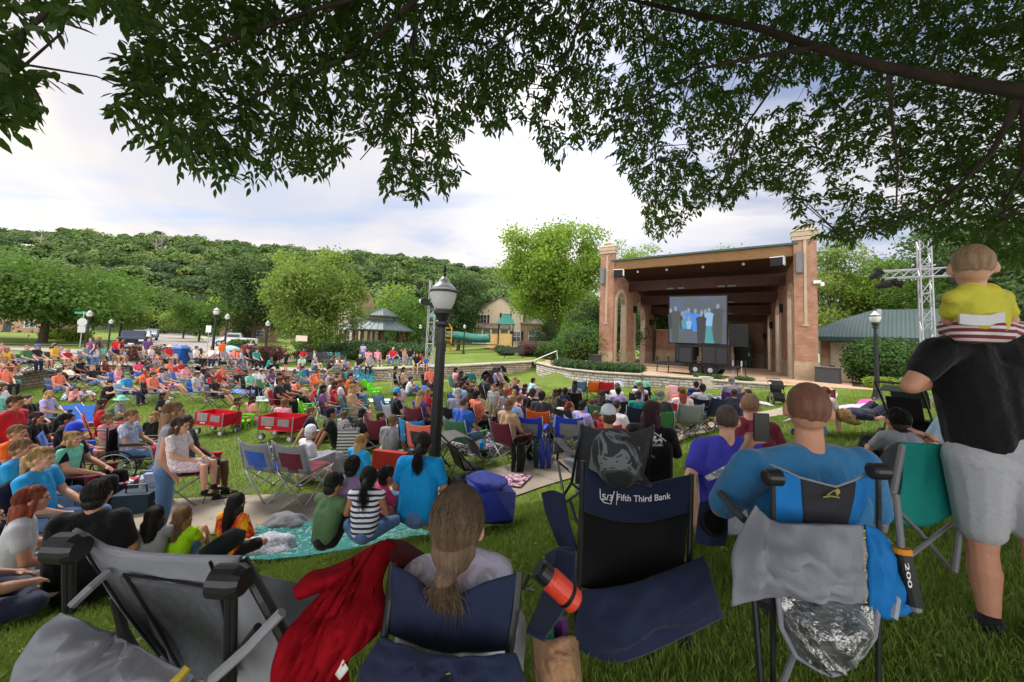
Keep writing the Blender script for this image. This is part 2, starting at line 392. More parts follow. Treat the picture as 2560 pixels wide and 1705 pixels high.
# footpath at the toe of the bank
def strip(name, ctr, wd, m, dz=0.012, kind='structure', zf=ground_z, n=6, sub=8, thick=0.0):
    pts = []
    for i in range(len(ctr) - 1):
        for k in range(sub):
            t = k / sub; p0 = Vector(ctr[max(i - 1, 0)]); p1 = Vector(ctr[i]); p2 = Vector(ctr[i + 1]); p3 = Vector(ctr[min(i + 2, len(ctr) - 1)])
            pts.append(0.5 * ((2 * p1) + (p2 - p0) * t + (2 * p0 - 5 * p1 + 4 * p2 - p3) * t * t + (3 * p1 - 3 * p2 + p3 - p0) * t ** 3))
    pts.append(Vector(ctr[-1])); V = []; Fq = []
    for i, p in enumerate(pts):
        t = (pts[min(i + 1, len(pts) - 1)] - pts[max(i - 1, 0)]).normalized(); nrm = Vector((-t.y, t.x))
        for k in range(n + 1):
            q = p + nrm * wd * (k / n - .5); V.append((q.x, q.y, zf(q.x, q.y) + dz))
    for i in range(len(pts) - 1):
        for k in range(n): a = i * (n + 1) + k; Fq.append((a, a + n + 1, a + n + 2, a + 1))
    return tag(link(name, np_mesh(name, V, Fq, [m], False)), None, None, None, kind)
PATH = [(-16, 7.0), (-12, 5.9), (-8, 5.35), (-4, 5.2), (-2, 5.5), (-0.6, 6.1), (0.5, 7.0), (2, 8.1), (4, 9.3), (7, 11), (10.5, 13.2), (13.5, 16.2), (15, 18.5)]
PM = brick_mat('path_concrete', (0.40, 0.34, 0.265), (0.39, 0.335, 0.26), (0.2, 0.17, 0.13), 1, 1.5, 1.6, 0.012, bump=0.2, offset=0)
strip('footpath', PATH, 1.15, PM, 0.02)
# road
ROAD = mat('road_surface', (0.30, 0.27, 0.24), 0.95, 0.12, 2, 0.2, 80)
def px_road(u, d): return ((u - 1280) / F * d)
V = []; Fq = []
rr = [(27, 180, 640), (31, 255, 600), (40, 315, 560), (60, 345, 528), (100, 372, 487), (150, 382, 474), (175, 385, 470)]
for d, a, b in rr:
    for u in (a, b): V.append((px_road(u, d), d, terr_z(px_road(u, d), d) + .04))
for i in range(len(rr) - 1): Fq.append((2 * i, 2 * i + 1, 2 * i + 3, 2 * i + 2))
tag(link('road', np_mesh('road', V, Fq, [ROAD])), None, None, None, 'structure')
V = [(px_road(-500, 29), 29, 0), (px_road(700, 24.9), 24.9, 0), (px_road(760, 29.5), 29.5, 0), (px_road(-500, 33), 33, 0)]
V = [(x, y, terr_z(x, y) + .035) for x, y, _ in [(px_road(-500, 31), 31, 0), (px_road(700, 28.5), 28.5, 0), (px_road(780, 32), 32, 0), (px_road(-500, 35), 35, 0)]]
tag(link('cross_street', np_mesh('cross_street', V, [(0, 1, 2, 3)], [ROAD])), None, None, None, 'structure')
for nm, ctr in (('pavement', [(px_road(600, 33), 33), (px_road(560, 45), 45), (px_road(530, 70), 70), (px_road(500, 140), 140)]),
                ('side_path', [(px_road(-100, 36.5), 36.5), (px_road(150, 38), 38), (px_road(320, 44), 44)]),
                ('park_path', [(px_road(640, 26.5), 27.5), (px_road(720, 29), 30), (px_road(820, 31), 33), (px_road(900, 36), 39)])):
    strip(nm, ctr, 1.5, CONC, 0.05, n=2)
# stone retaining walls
STONE = brick_mat('field_stone', (0.44, 0.35, 0.24), (0.27, 0.22, 0.16), (0.13, 0.105, 0.08), 1, 0.42, 0.15, 0.02, uv=True, distort=0.14, bump=1.0)
STONE2 = brick_mat('pale_stone', (0.52, 0.48, 0.41), (0.34, 0.31, 0.26), (0.16, 0.14, 0.11), 1, 0.42, 0.15, 0.02, uv=True, distort=0.14, bump=1.0)
COPE = mat('coping_stone', (0.45, 0.40, 0.32), 0.9, 0.22, 3, 0.5, 20)
def stone_wall(name, tab, u0, u1, step, ztop, lab, mats, th=0.38):
    e = empty(name, (0, 0, 0), lab, 'wall')
    us = np.arange(u0, u1 + 1e-3, step); pts = []
    for u in us:
        d = lerp_tab(u, tab); x = (u - 1280) / F * d; pts.append((x, d, lawn_z(x, d) - .25, ztop(x, d, u)))
    V = []; Fq = []; UV = []; s = 0; prev = None; nrm = []
    for i, p in enumerate(pts):
        a = Vector(pts[max(i - 1, 0)][:2]); b = Vector(pts[min(i + 1, len(pts) - 1)][:2]); t = (b - a).normalized(); nrm.append(Vector((-t.y, t.x)))
    ss = [0]
    for i in range(1, len(pts)): ss.append(ss[-1] + (Vector(pts[i][:2]) - Vector(pts[i - 1][:2])).length)
    for i, p in enumerate(pts):
        n = nrm[i]; q = (p[0] + n.x * th, p[1] + n.y * th)
        V += [(p[0], p[1], p[2]), (p[0], p[1], p[3]), (q[0], q[1], p[3]), (q[0], q[1], p[2])]
    fu = []
    for i in range(len(pts) - 1):
        a = 4 * i; b = a + 4
        Fq += [(a, b, b + 1, a + 1), (a + 1, b + 1, b + 2, a + 2), (a + 2, b + 2, b + 3, a + 3)]
        z0, z1 = pts[i][2], pts[i][3]; y0, y1 = pts[i + 1][2], pts[i + 1][3]
        fu += [ss[i], z0, ss[i + 1], y0, ss[i + 1], y1, ss[i], z1] + [ss[i], z1, ss[i + 1], y1, ss[i + 1], y1 + .3, ss[i], z1 + .3] + [ss[i], z1, ss[i + 1], y1, ss[i + 1], y0, ss[i], z0]
    n0 = len(V); Fq += [(0, 1, 2, 3), (n0 - 4, n0 - 1, n0 - 2, n0 - 3)]; fu += [0, 0, 0, .8, .4, .8, .4, 0] * 2
    me = np_mesh(name + '_stone', V, Fq, [mats[0]]); uv = me.uv_layers.new(name='UVMap'); uv.data.foreach_set('uv', fu)
    link('stonework', me, e)
    V = []; Fq = []
    for i, p in enumerate(pts):
        n = nrm[i]; r0 = -.05; r1 = th + .05
        for r, z in ((r0, .004), (r0, .10), (r1, .10), (r1, .004)): V.append((p[0] + n.x * r, p[1] + n.y * r, p[3] + z))
    for i in range(len(pts) - 1):
        a = 4 * i; b = a + 4
        for k in range(4): Fq.append((a + k, b + k, b + (k + 1) % 4, a + (k + 1) % 4))
    n0 = len(V); Fq += [(0, 1, 2, 3), (n0 - 4, n0 - 1, n0 - 2, n0 - 3)]
    link('coping', np_mesh('coping', V, Fq, [mats[1]]), e)
    return e
stone_wall('retaining_wall', WALL, -700, 1338, 6, lambda x, y, u: terr_z(x, y) - .06, 'long low tan stone wall behind the lawn crowd, under the path', (STONE, COPE))
stone_wall('stage_wall', SWALL, 1346, 1766, 5, lambda x, y, u: CAMZ - 1.6 + (.0 if u > 1370 else .02), 'curved pale stone wall holding the planted stage edge', (STONE2, COPE))
stone_wall('stage_wall', SWALL, 1776, 1945, 5, lambda x, y, u: CAMZ - 1.64, 'short pale stone wall in front of the trailer wheels', (STONE2, COPE))
b = MB(); q0 = (1771 - 1280) / F * 18.9
b.box((q0, 19.05, CAMZ - 1.85), (.5, .5, .85)); tag(b.obj('wall_pier', STONE2 if False else COPE), 'square stone pier joining the two stage walls', 'pier')
# paved stage apron
PAVE = brick_mat('apron_paving', (0.50, 0.34, 0.22), (0.46, 0.31, 0.20), (0.34, 0.24, 0.17), 1, 1.2, 1.2, 0.01, bump=0.1, offset=0)
us_r = list(range(1346, 1946, 12)) + [1945]
rows = [lambda u, k=k: wall_r(u, SWALL) + .39 + k for k in (0, 2, 5, 9, 14, 22, 30)]
ring_mesh('stage_apron', us_r, rows, lambda x, y: CAMZ - 1.6 + .01, PAVE, 'structure')
us_r2 = list(range(1945, 2320, 15))
rows = [lambda u, k=k: 17.9 + k - (u - 1945) * .0025 for k in (0, 2, 5, 9, 14, 22)]
ring_mesh('apron_side', us_r2, rows, lambda x, y: CAMZ - 1.6 + .015, PAVE, 'structure')
us_r3 = list(range(1945, 4400, 35))
ring_mesh('side_lawn', us_r3, [lambda u, k=k: 17.75 + k for k in (0, 3, 8, 20, 60)], lambda x, y: CAMZ - 1.605, TG, 'structure')
# ------------------------------------------------------------------ grass blades (stuff)
def blades(name, n, y0, y1, u0, u1, hh, wd, m, pw=1.0):
    t = rng.random(n) ** pw; y = y0 + (y1 - y0) * t; u = u0 + (u1 - u0) * rng.random(n); x = (u - 1280) / F * y
    keep = np.ones(n, bool)
    pc = np.array(PATH)
    for i in range(len(pc) - 1):
        a, b2 = pc[i], pc[i + 1]; dd = b2 - a; tt = np.clip(((x - a[0]) * dd[0] + (y - a[1]) * dd[1]) / (dd @ dd), 0, 1)
        keep &= np.hypot(x - a[0] - tt * dd[0], y - a[1] - tt * dd[1]) > 0.6
    uu_ = 1280 + F * x / y; keep &= y < np.where(uu_ < 1344, np.interp(uu_, [t_[0] for t_ in WALL], [t_[1] for t_ in WALL]), np.interp(uu_, [t_[0] for t_ in SWALL], [t_[1] for t_ in SWALL])) - .1
    x, y = x[keep], y[keep]; n = len(x)
    z = np.array([lawn_z(a, b2) for a, b2 in zip(x, y)])
    h = hh * (0.55 + 0.75 * rng.random(n)) * (1 + y / 10); wv = wd * (0.7 + .6 * rng.random(n)) * (1 + y / 5)
    an = rng.random(n) * 2 * np.pi; lean = h * (.25 + .65 * rng.random(n)); la = rng.random(n) * 2 * np.pi
    dx, dy = np.cos(an) * wv, np.sin(an) * wv; lx, ly = np.cos(la) * lean, np.sin(la) * lean
    V = np.empty((n, 5, 3), np.float32)
    V[:, 0] = np.c_[x - dx, y - dy, z - .01]; V[:, 1] = np.c_[x + dx, y + dy, z - .01]
    V[:, 2] = np.c_[x + dx * .7 + lx * .35, y + dy * .7 + ly * .35, z + h * .6]; V[:, 3] = np.c_[x - dx * .7 + lx * .35, y - dy * .7 + ly * .35, z + h * .6]
    V[:, 4] = np.c_[x + lx, y + ly, z + h * .92]
    o = np.arange(n)[:, None] * 5
    F3 = np.concatenate([o + [0, 1, 2], o + [0, 2, 3], o + [3, 2, 4]])
    me = np_mesh(name, V.reshape(-1, 3), F3, [m], attr=np.tile(rng.random(n), 3))
    return tag(link(name, me), None, None, None, 'stuff')
def blade_mat():
    m = bpy.data.materials.new('grass_blade'); m.use_nodes = True; N = m.node_tree.nodes; L = m.node_tree.links; b = N['Principled BSDF']
    a = N.new('ShaderNodeAttribute'); a.attribute_name = 'tint'; r = N.new('ShaderNodeValToRGB'); E = r.color_ramp.elements
    E[0].color = (0.11, 0.195, 0.025, 1); E[1].color = (0.34, 0.33, 0.14, 1); e = E.new(.92); e.color = (0.24, 0.33, 0.05, 1)
    L.new(a.outputs['Fac'], r.inputs[0]); L.new(r.outputs[0], b.inputs['Base Color']); b.inputs['Roughness'].default_value = .55; b.inputs['Specular IOR Level'].default_value = .25
    t = N.new('ShaderNodeBsdfTranslucent'); L.new(r.outputs[0], t.inputs[0]); mx = N.new('ShaderNodeMixShader'); mx.inputs[0].default_value = .35
    L.new(b.outputs[0], mx.inputs[1]); L.new(t.outputs[0], mx.inputs[2]); L.new(mx.outputs[0], N['Material Output'].inputs[0]); return m
BM_ = blade_mat()
blades('grass', 210000, 0.5, 5.5, -350, 2900, .045, .0018, BM_, 0.8)
blades('lawn_turf', 150000, 4.5, 17.0, -150, 2500, .030, .0018, BM_, 0.75)
blades('far_turf', 60000, 14.0, 21.0, 0, 1980, .016, .0016, BM_, 1.0)
# ------------------------------------------------------------------ band shell
BRICK = brick_mat('red_brick', (0.43, 0.205, 0.12), (0.32, 0.145, 0.085), (0.40, 0.30, 0.23), 1, 0.21, 0.075, 0.010, bump=0.4)
LIME = brick_mat('pale_block', (0.46, 0.35, 0.23), (0.42, 0.32, 0.21), (0.33, 0.25, 0.17), 1, 0.4, 0.2, 0.006, bump=0.3)
LST = mat('limestone', (0.44, 0.35, 0.25), 0.85, 0.1, 2, 0.2, 30)
TIMB = mat('fascia_timber', (0.20, 0.11, 0.045), 0.7, 0.3, 3, 0.2, 30, stretch=(1, 1, 14))
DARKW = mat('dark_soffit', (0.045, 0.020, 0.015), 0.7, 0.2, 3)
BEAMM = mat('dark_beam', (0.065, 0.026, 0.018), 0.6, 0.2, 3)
GREENM = mat('green_metal', (0.045, 0.075, 0.068), 0.45, 0.12, 1, spec=.5)
BLK = mat('black_metal', (0.012, 0.012, 0.013), 0.4, 0.1, 4, spec=.5)
BLKM = mat('black_matte', (0.014, 0.014, 0.016), 0.8, 0.15, 4)
WHT = mat('white_paint', (0.72, 0.72, 0.70), 0.5, 0.05, 3)
ALU = mat('aluminium', (0.40, 0.41, 0.44), 0.45, 0.06, 5, metal=.4)
GREY = mat('grey_plastic', (0.16, 0.16, 0.17), 0.5, 0.1, 4)
DGREY = mat('dark_grey', (0.05, 0.052, 0.056), 0.6, 0.1, 4)
FZ = CAMZ - 1.6
Lp = Vector(((1516 - 1280) / F * 28.6, 28.6, FZ)); Rp = Vector(((2018 - 1280) / F * 21.5, 21.5, FZ))
e1 = (Rp - Lp); W_ = e1.length; e1.normalize(); ang = math.atan2(e1.y, e1.x)
shell = empty('band_shell', Lp, 'brick amphitheatre stage building with timber fascia and dark roof', 'stage building', None, ang)
# local frame: x along the front, y = inward, z up ; W_ ~ width
PWD = 1.08; PD = .5
def pil(x, dz=0.0):
    T_ = 8.7 + dz
    b = MB(); b.box((x, PD / 2, 1.08 + (T_ - 1.08) / 2), (PWD, PD, T_ - 1.08))
    o = b.obj('pillar', BRICK, shell)
    b = MB(); b.box((x, PD / 2, .54), (PWD + .08, PD + .08, 1.08)); b.obj('plinth', LIME, o)
    b = MB(); b.box((x, PD / 2, 8.8 + dz), (PWD + .16, PD + .16, .2)); b.box((x, PD / 2, 9.06 + dz), (PWD + .22, PD + .22, .26))
    b.box((x, PD / 2, 9.36 + dz), (PWD + .26, PD + .26, .28), taper=.55); b.box((x, PD / 2, 9.6 + dz), (.6, .6, .2), taper=.3); b.obj('cap', LST, o)
    b = MB(); b.box((x, -.02, 5.9), (.14, .05, 5.3)); b.box((x, -.03, 3.2), (.34, .07, .1)); b.obj('stone_stripe', LST, o)
    b = MB(); b.box((x - .28, -.2, 6.9), (.3, .34, 1.25)); b.box((x - .28, -.02, 6.9), (.1, .12, .5)); b.obj('speaker_box', GREY, o)
    return o
pil(0.0); pr = pil(W_, -.42)
b = MB(); b.box((W_ + .52, -.1, 5.7), (.34, .18, .18)); b.box((W_ + .75, -.16, 5.55), (.16, .3, .22)); b.obj('security_camera', WHT, pr)
b = MB(); b.box((W_ + .54, .1, 1.3), (.06, .2, .55)); b.obj('notice_panel', WHT, pr)
def arch_wall(p0, p1, th, zt, ops, mats, par, base=1.08):
    p0 = Vector(p0); p1 = Vector(p1); d = p1 - p0; Ln = d.length; d.normalize(); n = Vector((-d.y, d.x, 0)) * th / 2
    def zz(s): return zt[0] + (zt[1] - zt[0]) * s / Ln
    cuts = [0.0]; info = []
    for (a, b_, zt_) in ops:
        info.append((cuts[-1], a, None)); r = (b_ - a) / 2; k = 10
        for i in range(k):
            s0 = a + 2 * r * i / k; s1 = a + 2 * r * (i + 1) / k
            h0 = math.sqrt(max(0, r * r - (s0 - a - r) ** 2)); h1 = math.sqrt(max(0, r * r - (s1 - a - r) ** 2))
            info.append((s0, s1, (zt_ - r + h0, zt_ - r + h1)))
        cuts.append(b_)
    info.append((cuts[-1], Ln, None))
    B = MB(); bases = []
    def hexa(M, s0, s1, a0, a1, b0, b1, off=1.0, m=0):
        q0 = p0 + d * s0; q1 = p0 + d * s1; vs = []
        for q, lo, hi in ((q0, a0, b0), (q1, a1, b1)):
            for sg in (-off, off):
                for z in (lo, hi): vs.append((q.x + n.x * sg, q.y + n.y * sg, z))
        # order: q0-(lo,hi), q0+(lo,hi), q1-(..), q1+(..)
        M.add(vs, [(0, 1, 3, 2), (4, 6, 7, 5), (0, 4, 5, 1), (2, 3, 7, 6), (1, 5, 7, 3), (0, 2, 6, 4)], m)
    for s0, s1, h in info:
        if h is None:
            if s1 - s0 > .02: hexa(B, s0, s1, base, base, zz(s0), zz(s1)); q_ = MB(); hexa(q_, s0, s1, 0, 0, base - .003, base - .003, 1.1); bases.append(q_)
        else: hexa(B, s0, s1, h[0], h[1], zz(s0), zz(s1))
    wl = B.obj('side_wall', mats[0], par)
    for q_ in bases: q_.obj('wall_base', mats[1], wl)
    for (a, b_, zt_) in ops:
        T = MB(); r = (b_ - a) / 2; w_ = .32
        hexa(T, a - w_, a + .02, 0.0, 0.0, zt_ - r, zt_ - r, 1.35); hexa(T, b_ - .02, b_ + w_, 0.0, 0.0, zt_ - r, zt_ - r, 1.35)
        k = 12
        for i in range(k):
            t0, t1 = math.pi * i / k, math.pi * (i + 1) / k
            c = a + r; vs = []
            for t in (t0, t1):
                for R in (r - .02, r + w_):
                    q = p0 + d * (c - R * math.cos(t)); z = zt_ - r + R * math.sin(t)
                    for sg in (-1.35, 1.35): vs.append((q.x + n.x * sg, q.y + n.y * sg, z))
            T.add(vs, [(0, 1, 3, 2), (4, 6, 7, 5), (0, 4, 5, 1), (2, 3, 7, 6), (0, 2, 6, 4), (1, 5, 7, 3)])
        T.obj('arch_surround', LST, wl)
    return wl
DEP = 15.0
wl = arch_wall((.45, PD, 0), (.45, DEP, 0), .3, (7.35, 4.9), [(.15, 2.1, 5.8), (4.8, 7.6, 5.3), (11.4, 13.6, 4.4)], (BRICK, LIME), shell)
wr = arch_wall((W_ - .3, PD, 0), (W_ - 2.2, DEP, 0), .4, (7.35, 4.9), [(.6, 2.0, 5.7), (5.2, 7.0, 5.2), (9.9, 11.4, 4.4)], (BRICK, LIME), shell)
for s, z in ((3.8, 5.0), (8.8, 4.2)):
    b = MB(); b.box((.72, PWD + s, z - .3), (.25, .3, .5)); b.box((.72, PWD + s, z - .02), (.3, .36, .08)); b.obj('wall_lamp', BLKM, wl)
for s, z, x in ((3.6, 4.9, W_ - .3 - 1.9 * 3.6 / 14 - .33), (8.4, 4.0, W_ - .3 - 1.9 * 8.4 / 14 - .33), (12.3, 3.2, W_ - .3 - 1.9 * 12.3 / 14 - .33)):
    b = MB(); b.box((x, PWD + s, z - .3), (.25, .3, .5)); b.box((x, PWD + s, z - .02), (.3, .36, .08)); b.obj('wall_lamp', BLKM, wr)
bw = MB(); bw.box((W_ / 2 - .9, DEP + .25, 1.3 + 1.9), (W_ - 1.2, .45, 3.8)); bwo = bw.obj('back_wall', BRICK, shell)
b = MB(); b.box((W_ / 2 - .9, DEP + .24, .65), (W_ - 1.2, .52, 1.298)); b.obj('wall_base', LIME, bwo)
pt = MB(); pt.box((4.3, 11.0, 1.3 + .95), (6.6, .4, 1.9)); po = pt.obj('partition_wall', BRICK, shell)
b = MB(); b.box((4.3, 11.0, .65), (6.7, .5, 1.296)); b.obj('wall_base', LIME, po)
b = MB(); b.box((4.3, 11.0, 3.26), (6.8, .56, .12)); b.obj('coping', LST, po)
b = MB(); b.box((8.25, 13.2, 1.3), (1.15, .12, 2.6)); dr = b.obj('door', mat('dark_green_door', (0.012, 0.03, 0.022), .5), shell)
b = MB(); b.box((8.65, 13.1, 1.2), (.06, .08, .3)); b.obj('handle', ALU, dr)
# roof: front fascia, thin green edge, sloping soffit, cross beams
b = MB(); b.box((W_ / 2, .25, 7.72), (W_ - PWD - .02, .3, .66)); fa = b.obj('timber_fascia', TIMB, shell)
b = MB(); b.add([(.3, -.05, 8.06), (W_ - .3, -.05, 8.06), (W_ - 1.2, DEP + .6, 5.6), (-.4, DEP + .6, 5.6), (.3, -.05, 8.18), (W_ - .3, -.05, 8.18), (W_ - 1.2, DEP + .6, 5.72), (-.4, DEP + .6, 5.72)],
               [(0, 3, 2, 1), (4, 5, 6, 7), (0, 1, 5, 4), (1, 2, 6, 5), (2, 3, 7, 6), (3, 0, 4, 7)])
rf = b.obj('roof', GREENM, shell)
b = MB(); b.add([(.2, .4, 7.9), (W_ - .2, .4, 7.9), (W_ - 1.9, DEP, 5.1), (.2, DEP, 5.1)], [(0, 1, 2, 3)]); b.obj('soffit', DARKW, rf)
for y, z, h in ((3.6, 6.55, .8), (7.0, 5.75, .8), (10.4, 5.1, .75), (13.6, 4.6, .6)):
    x1 = W_ - .5 - 1.9 * (y - 1) / 14
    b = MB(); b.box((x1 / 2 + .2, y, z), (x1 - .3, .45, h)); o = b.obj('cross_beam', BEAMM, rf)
    for k in (.35, .42, .66, .72):
        b = MB(); b.box((x1 * k, y - .35, z - .35), (.5, .2, .1)); b.obj('light_fitting', GREY, o)
for x in (2.1, 4.2, 6.6, 9.0):
    b = MB(); b.lathe([(.02, .15), (.08, .1), (.09, 0), (.05, -.03)], (x, .9, 7.22), 10); b.obj('spot_lamp', WHT, rf)
for x, sg in ((.95, 1), (W_ - 1.35, -1)):
    b = MB(); b.box((x, -.05, 7.05), (.62, .4, .5), rz=.2 * sg); o = b.obj('speaker_box', BLKM, rf)
    b = MB(); b.box((x - .02 * sg, -.03, 7.33), (.7, .46, .05), rz=.2 * sg); b.box((x + .36, .0, 7.1), (.05, .46, .5), rz=.2 * sg); b.obj('speaker_hood', WHT, o)
# side building with the green curved roof
sx = W_ + .7
e = empty('restroom_building', (Rp.x, Rp.y, FZ), 'low brick building with curved green metal roof beside the stage', 'building', None, ang - .30)
S_ = lambda px, d, z: e.matrix_world
def loc2(px, d): return Vector(((px - 1280) / F * d, d, 0))
M0 = Matrix.Translation(e.location) @ Matrix.Rotation(ang - .30, 4, 'Z'); Mi = M0.inverted()
A = Mi @ Vector((*loc2(2052, 24.5)[:2], FZ)); Bp = Mi @ Vector((*loc2(2420, 20.0)[:2], FZ))
ax = (Bp - A); LL = ax.length; ax.normalize(); ry = Vector((-ax.y, ax.x, 0)); ra = math.atan2(ax.y, ax.x)
def bb(name, s, y, z, d, m, par=e, parent_rot=ra):
    b = MB(); c = A + ax * s + ry * y; b.box((c.x, c.y, z), d, rz=ra); return b.obj(name, m, par)
w1 = bb('wall', LL / 2, 3, 2.0, (LL, 5.6, 1.4), BRICK); bb('wall_base', LL / 2, 3, .65, (LL + .06, 5.66, 1.296), LIME, w1)
dd = bb('door', 1.35, .16, 1.2, (1.7, .1, 2.35), mat('cream_door', (0.50, 0.44, 0.33), .6)); bb('door_seam', 1.35, .09, 1.2, (.03, .04, 2.3), DGREY, dd)
bb('handle', 1.5, .08, 1.1, (.06, .06, .25), ALU, dd)
b = MB(); V = []; Fq = []; ns = 46
for i in range(ns + 1):
    s = -1.0 + (LL + 2.2) * i / ns
    for j in range(9):
        t = j / 8; y = -0.9 + 4.4 * t; z = 2.65 + 2.0 * math.sin(t * math.pi / 2) ** .9 * (min(1, max(0.05, (i / ns) * 2.4)) ** .6)
        for q in ((0,)): c = A + ax * s + ry * y; V.append((c.x, c.y, z))
G = [[V[i * 9 + j] for j in range(9)] for i in range(ns + 1)]
b.sheet(G, .08); rf2 = b.obj('roof', GREENM, e)
for i in range(0, ns + 1):
    b2 = None
sb = MB()
for i in range(0, ns + 1):
    sb.tube([Vector(V[i * 9 + j]) + Vector((0, 0, .05)) for j in range(9)], .028, 4)
sb.obj('roof_seam', GREENM, rf2)
bb('fascia', LL / 2, -.92, 2.55, (LL + 2.2, .14, .26), mat('dark_green_trim', (.02, .05, .045), .5), rf2)
bb('roof_vent', LL * .45, 1.5, 4.35, (.22, .22, .45), ALU, rf2)
def cabinet(p, lab, s=1.0):
    b = MB(); b.box((0, 0, .42 * s), (1.05 * s, .5 * s, .84 * s), taper=.97); o = b.obj('utility_cabinet', DGREY, None); o.location = p; o.rotation_euler.z = ang - .3; tag(o, lab, 'cabinet')
    b = MB(); b.box((0, 0, .87 * s), (1.1 * s, .55 * s, .05 * s)); b.obj('lid', GREY, o); b = MB(); b.box((.2, 0, .93 * s), (.2 * s, .15 * s, .1)); b.obj('latch', BLK, o)
cabinet(Vector(((2070 - 1280) / F * 20.4, 20.4, FZ)), 'grey metal utility box at the foot of the right brick pillar')
cabinet(Vector(((1490 - 1280) / F * 28.8, 28.8, FZ)), 'grey metal utility box at the foot of the left brick pillar', .9)
# ------------------------------------------------------------------ screen trailer
tA = Vector(((1636 - 1280) / F * 24.2, 24.2, FZ)); tB = Vector(((1866 - 1280) / F * 20.9, 20.9, FZ)); td = tB - tA; TL = td.length; ta = math.atan2(td.y, td.x)
tr_ = empty('screen_trailer', tA, 'black two-axle trailer with equipment boxes carrying the movie screen', 'trailer', None, ta)
b = MB(); b.box((TL * .52, 0, .62), (TL * .8, 1.7, .12)); b.box((TL * .1, 0, .55), (1.2, .25, .16)); b.box((TL * .52, -.86, .58), (TL * .8, .06, .2)); b.box((TL * .52, .86, .58), (TL * .8, .06, .2)); b.obj('deck', BLK, tr_)
for x in (TL * .52 - .1, TL * .52 + .78 - .1):
    for y in (-.95, .95):
        b = MB(); M = Matrix.Translation((x + .2, y, .38)) @ Matrix.Rotation(math.pi / 2, 4, 'X')
        b.lathe([(.2, -.1), (.34, -.11), (.38, -.06), (.38, .06), (.34, .11), (.2, .1)], n=22, M=M); wh = b.obj('wheel', BLKM, tr_)
        b = MB(); b.lathe([(.05, -.125), (.13, -.115), (.13, .115), (.05, .125)], n=14, M=M); b.obj('rim', ALU, wh)
b = MB(); b.box((TL * .52 + .5, -.95, .84), (1.9, .3, .05)); b.box((TL * .52 - .43, -.95, .72), (.05, .3, .28)); b.box((TL * .52 + 1.43, -.95, .72), (.05, .3, .28)); b.obj('fender', BLK, tr_)
for x in (.25, .95, TL * .9, TL * .98):
    for y in ((-.7, .7) if x > 1 else (0,)):
        b = MB(); b.box((x, y, .32), (.05, .05, .64)); b.box((x, y, .02), (.18, .18, .03)); b.box((x, y, .85), (.08, .08, .3)); b.obj('jack_leg', BLK if y >= 0 else ALU, tr_)
for i, (x0, x1, z, y) in enumerate(((2.0, 3.1, 1.25, -.1), (2.5, 3.5, 1.0, -.7), (4.1, 5.3, 1.12, -.6), (5.1, 5.9, 1.08, -.7))):
    x0 *= TL / 6.8; x1 *= TL / 6.8
    b = MB(); b.box(((x0 + x1) / 2, y, .68 + (z * 1.1) / 2), (x1 - x0, .95, z * 1.1)); o = b.obj('equipment_box', BLKM, tr_)
    b = MB(); b.box(((x0 + x1) / 2, y - .49, .68 + z * .5), ((x1 - x0) * .86, .03, z * .8)); b.obj('box_panel', BLK, o)
b = MB(); b.box((TL * .46, .25, 2.0), (.34, .34, 3.0)); b.box((TL * .5, .3, 2.4), (.14, .2, 2.6)); b.obj('mast', BLK, tr_)
# LED screen, a thing of its own parent: the screen is mounted so it stays a part
SC = [P(1668, 743, 22.4), P(1818, 736, 20.9), P(1818, 863, 20.9), P(1672, 856, 22.4)]
o0 = SC[3]; ux = (SC[2] - SC[3]); swid = math.hypot(ux.x, ux.y); sh_ = ((SC[0] - SC[3]).z + (SC[1] - SC[2]).z) / 2; sa = math.atan2(ux.y, ux.x)
Mt = (Matrix.Translation(tA) @ Matrix.Rotation(ta, 4, 'Z')).inverted() @ Matrix.Translation((o0.x, o0.y, (o0.z + SC[2].z) / 2)) @ Matrix.Rotation(sa, 4, 'Z')
b = MB(); b.box((swid / 2, .12, sh_ / 2), (swid + .06, .2, sh_ + .06), M=Mt); scr = b.obj('movie_screen', BLKM, tr_)
b = MB(); b.box((swid + .55, .15, .55), (.9, .5, 1.25), M=Mt); b.obj('line_array', BLKM, tr_)
b = MB(); b.box((swid * .5, .2, -.12), (swid * .8, .3, .12), M=Mt); b.obj('screen_frame', BLK, tr_)
def em(name, c, s=1.0):
    if name in MATS: return MATS[name]
    m = bpy.data.materials.new(name); m.use_nodes = True; b = m.node_tree.nodes['Principled BSDF']; c = srgb(c)
    b.inputs['Base Color'].default_value = (.02, .02, .02, 1); b.inputs['Emission Color'].default_value = (*c, 1); b.inputs['Emission Strength'].default_value = s; b.inputs['Roughness'].default_value = .4
    MATS[name] = m; return m
sbg = bpy.data.materials.new('screen_picture'); sbg.use_nodes = True; NN = sbg.node_tree.nodes; LK = sbg.node_tree.links; bp_ = NN['Principled BSDF']
t_ = NN.new('ShaderNodeTexCoord'); n_ = NN.new('ShaderNodeTexNoise'); n_.inputs['Scale'].default_value = 1.1; LK.new(t_.outputs['Object'], n_.inputs['Vector'])
r_ = NN.new('ShaderNodeValToRGB'); r_.color_ramp.elements[0].color = (*srgb('4a5560'), 1); r_.color_ramp.elements[1].color = (*srgb('3a66b8'), 1); r_.color_ramp.elements[0].position = .48; r_.color_ramp.elements[1].position = .78
LK.new(n_.outputs['Fac'], r_.inputs[0]); LK.new(r_.outputs[0], bp_.inputs['Emission Color']); bp_.inputs['Emission Strength'].default_value = .62; bp_.inputs['Base Color'].default_value = (.03, .03, .03, 1)
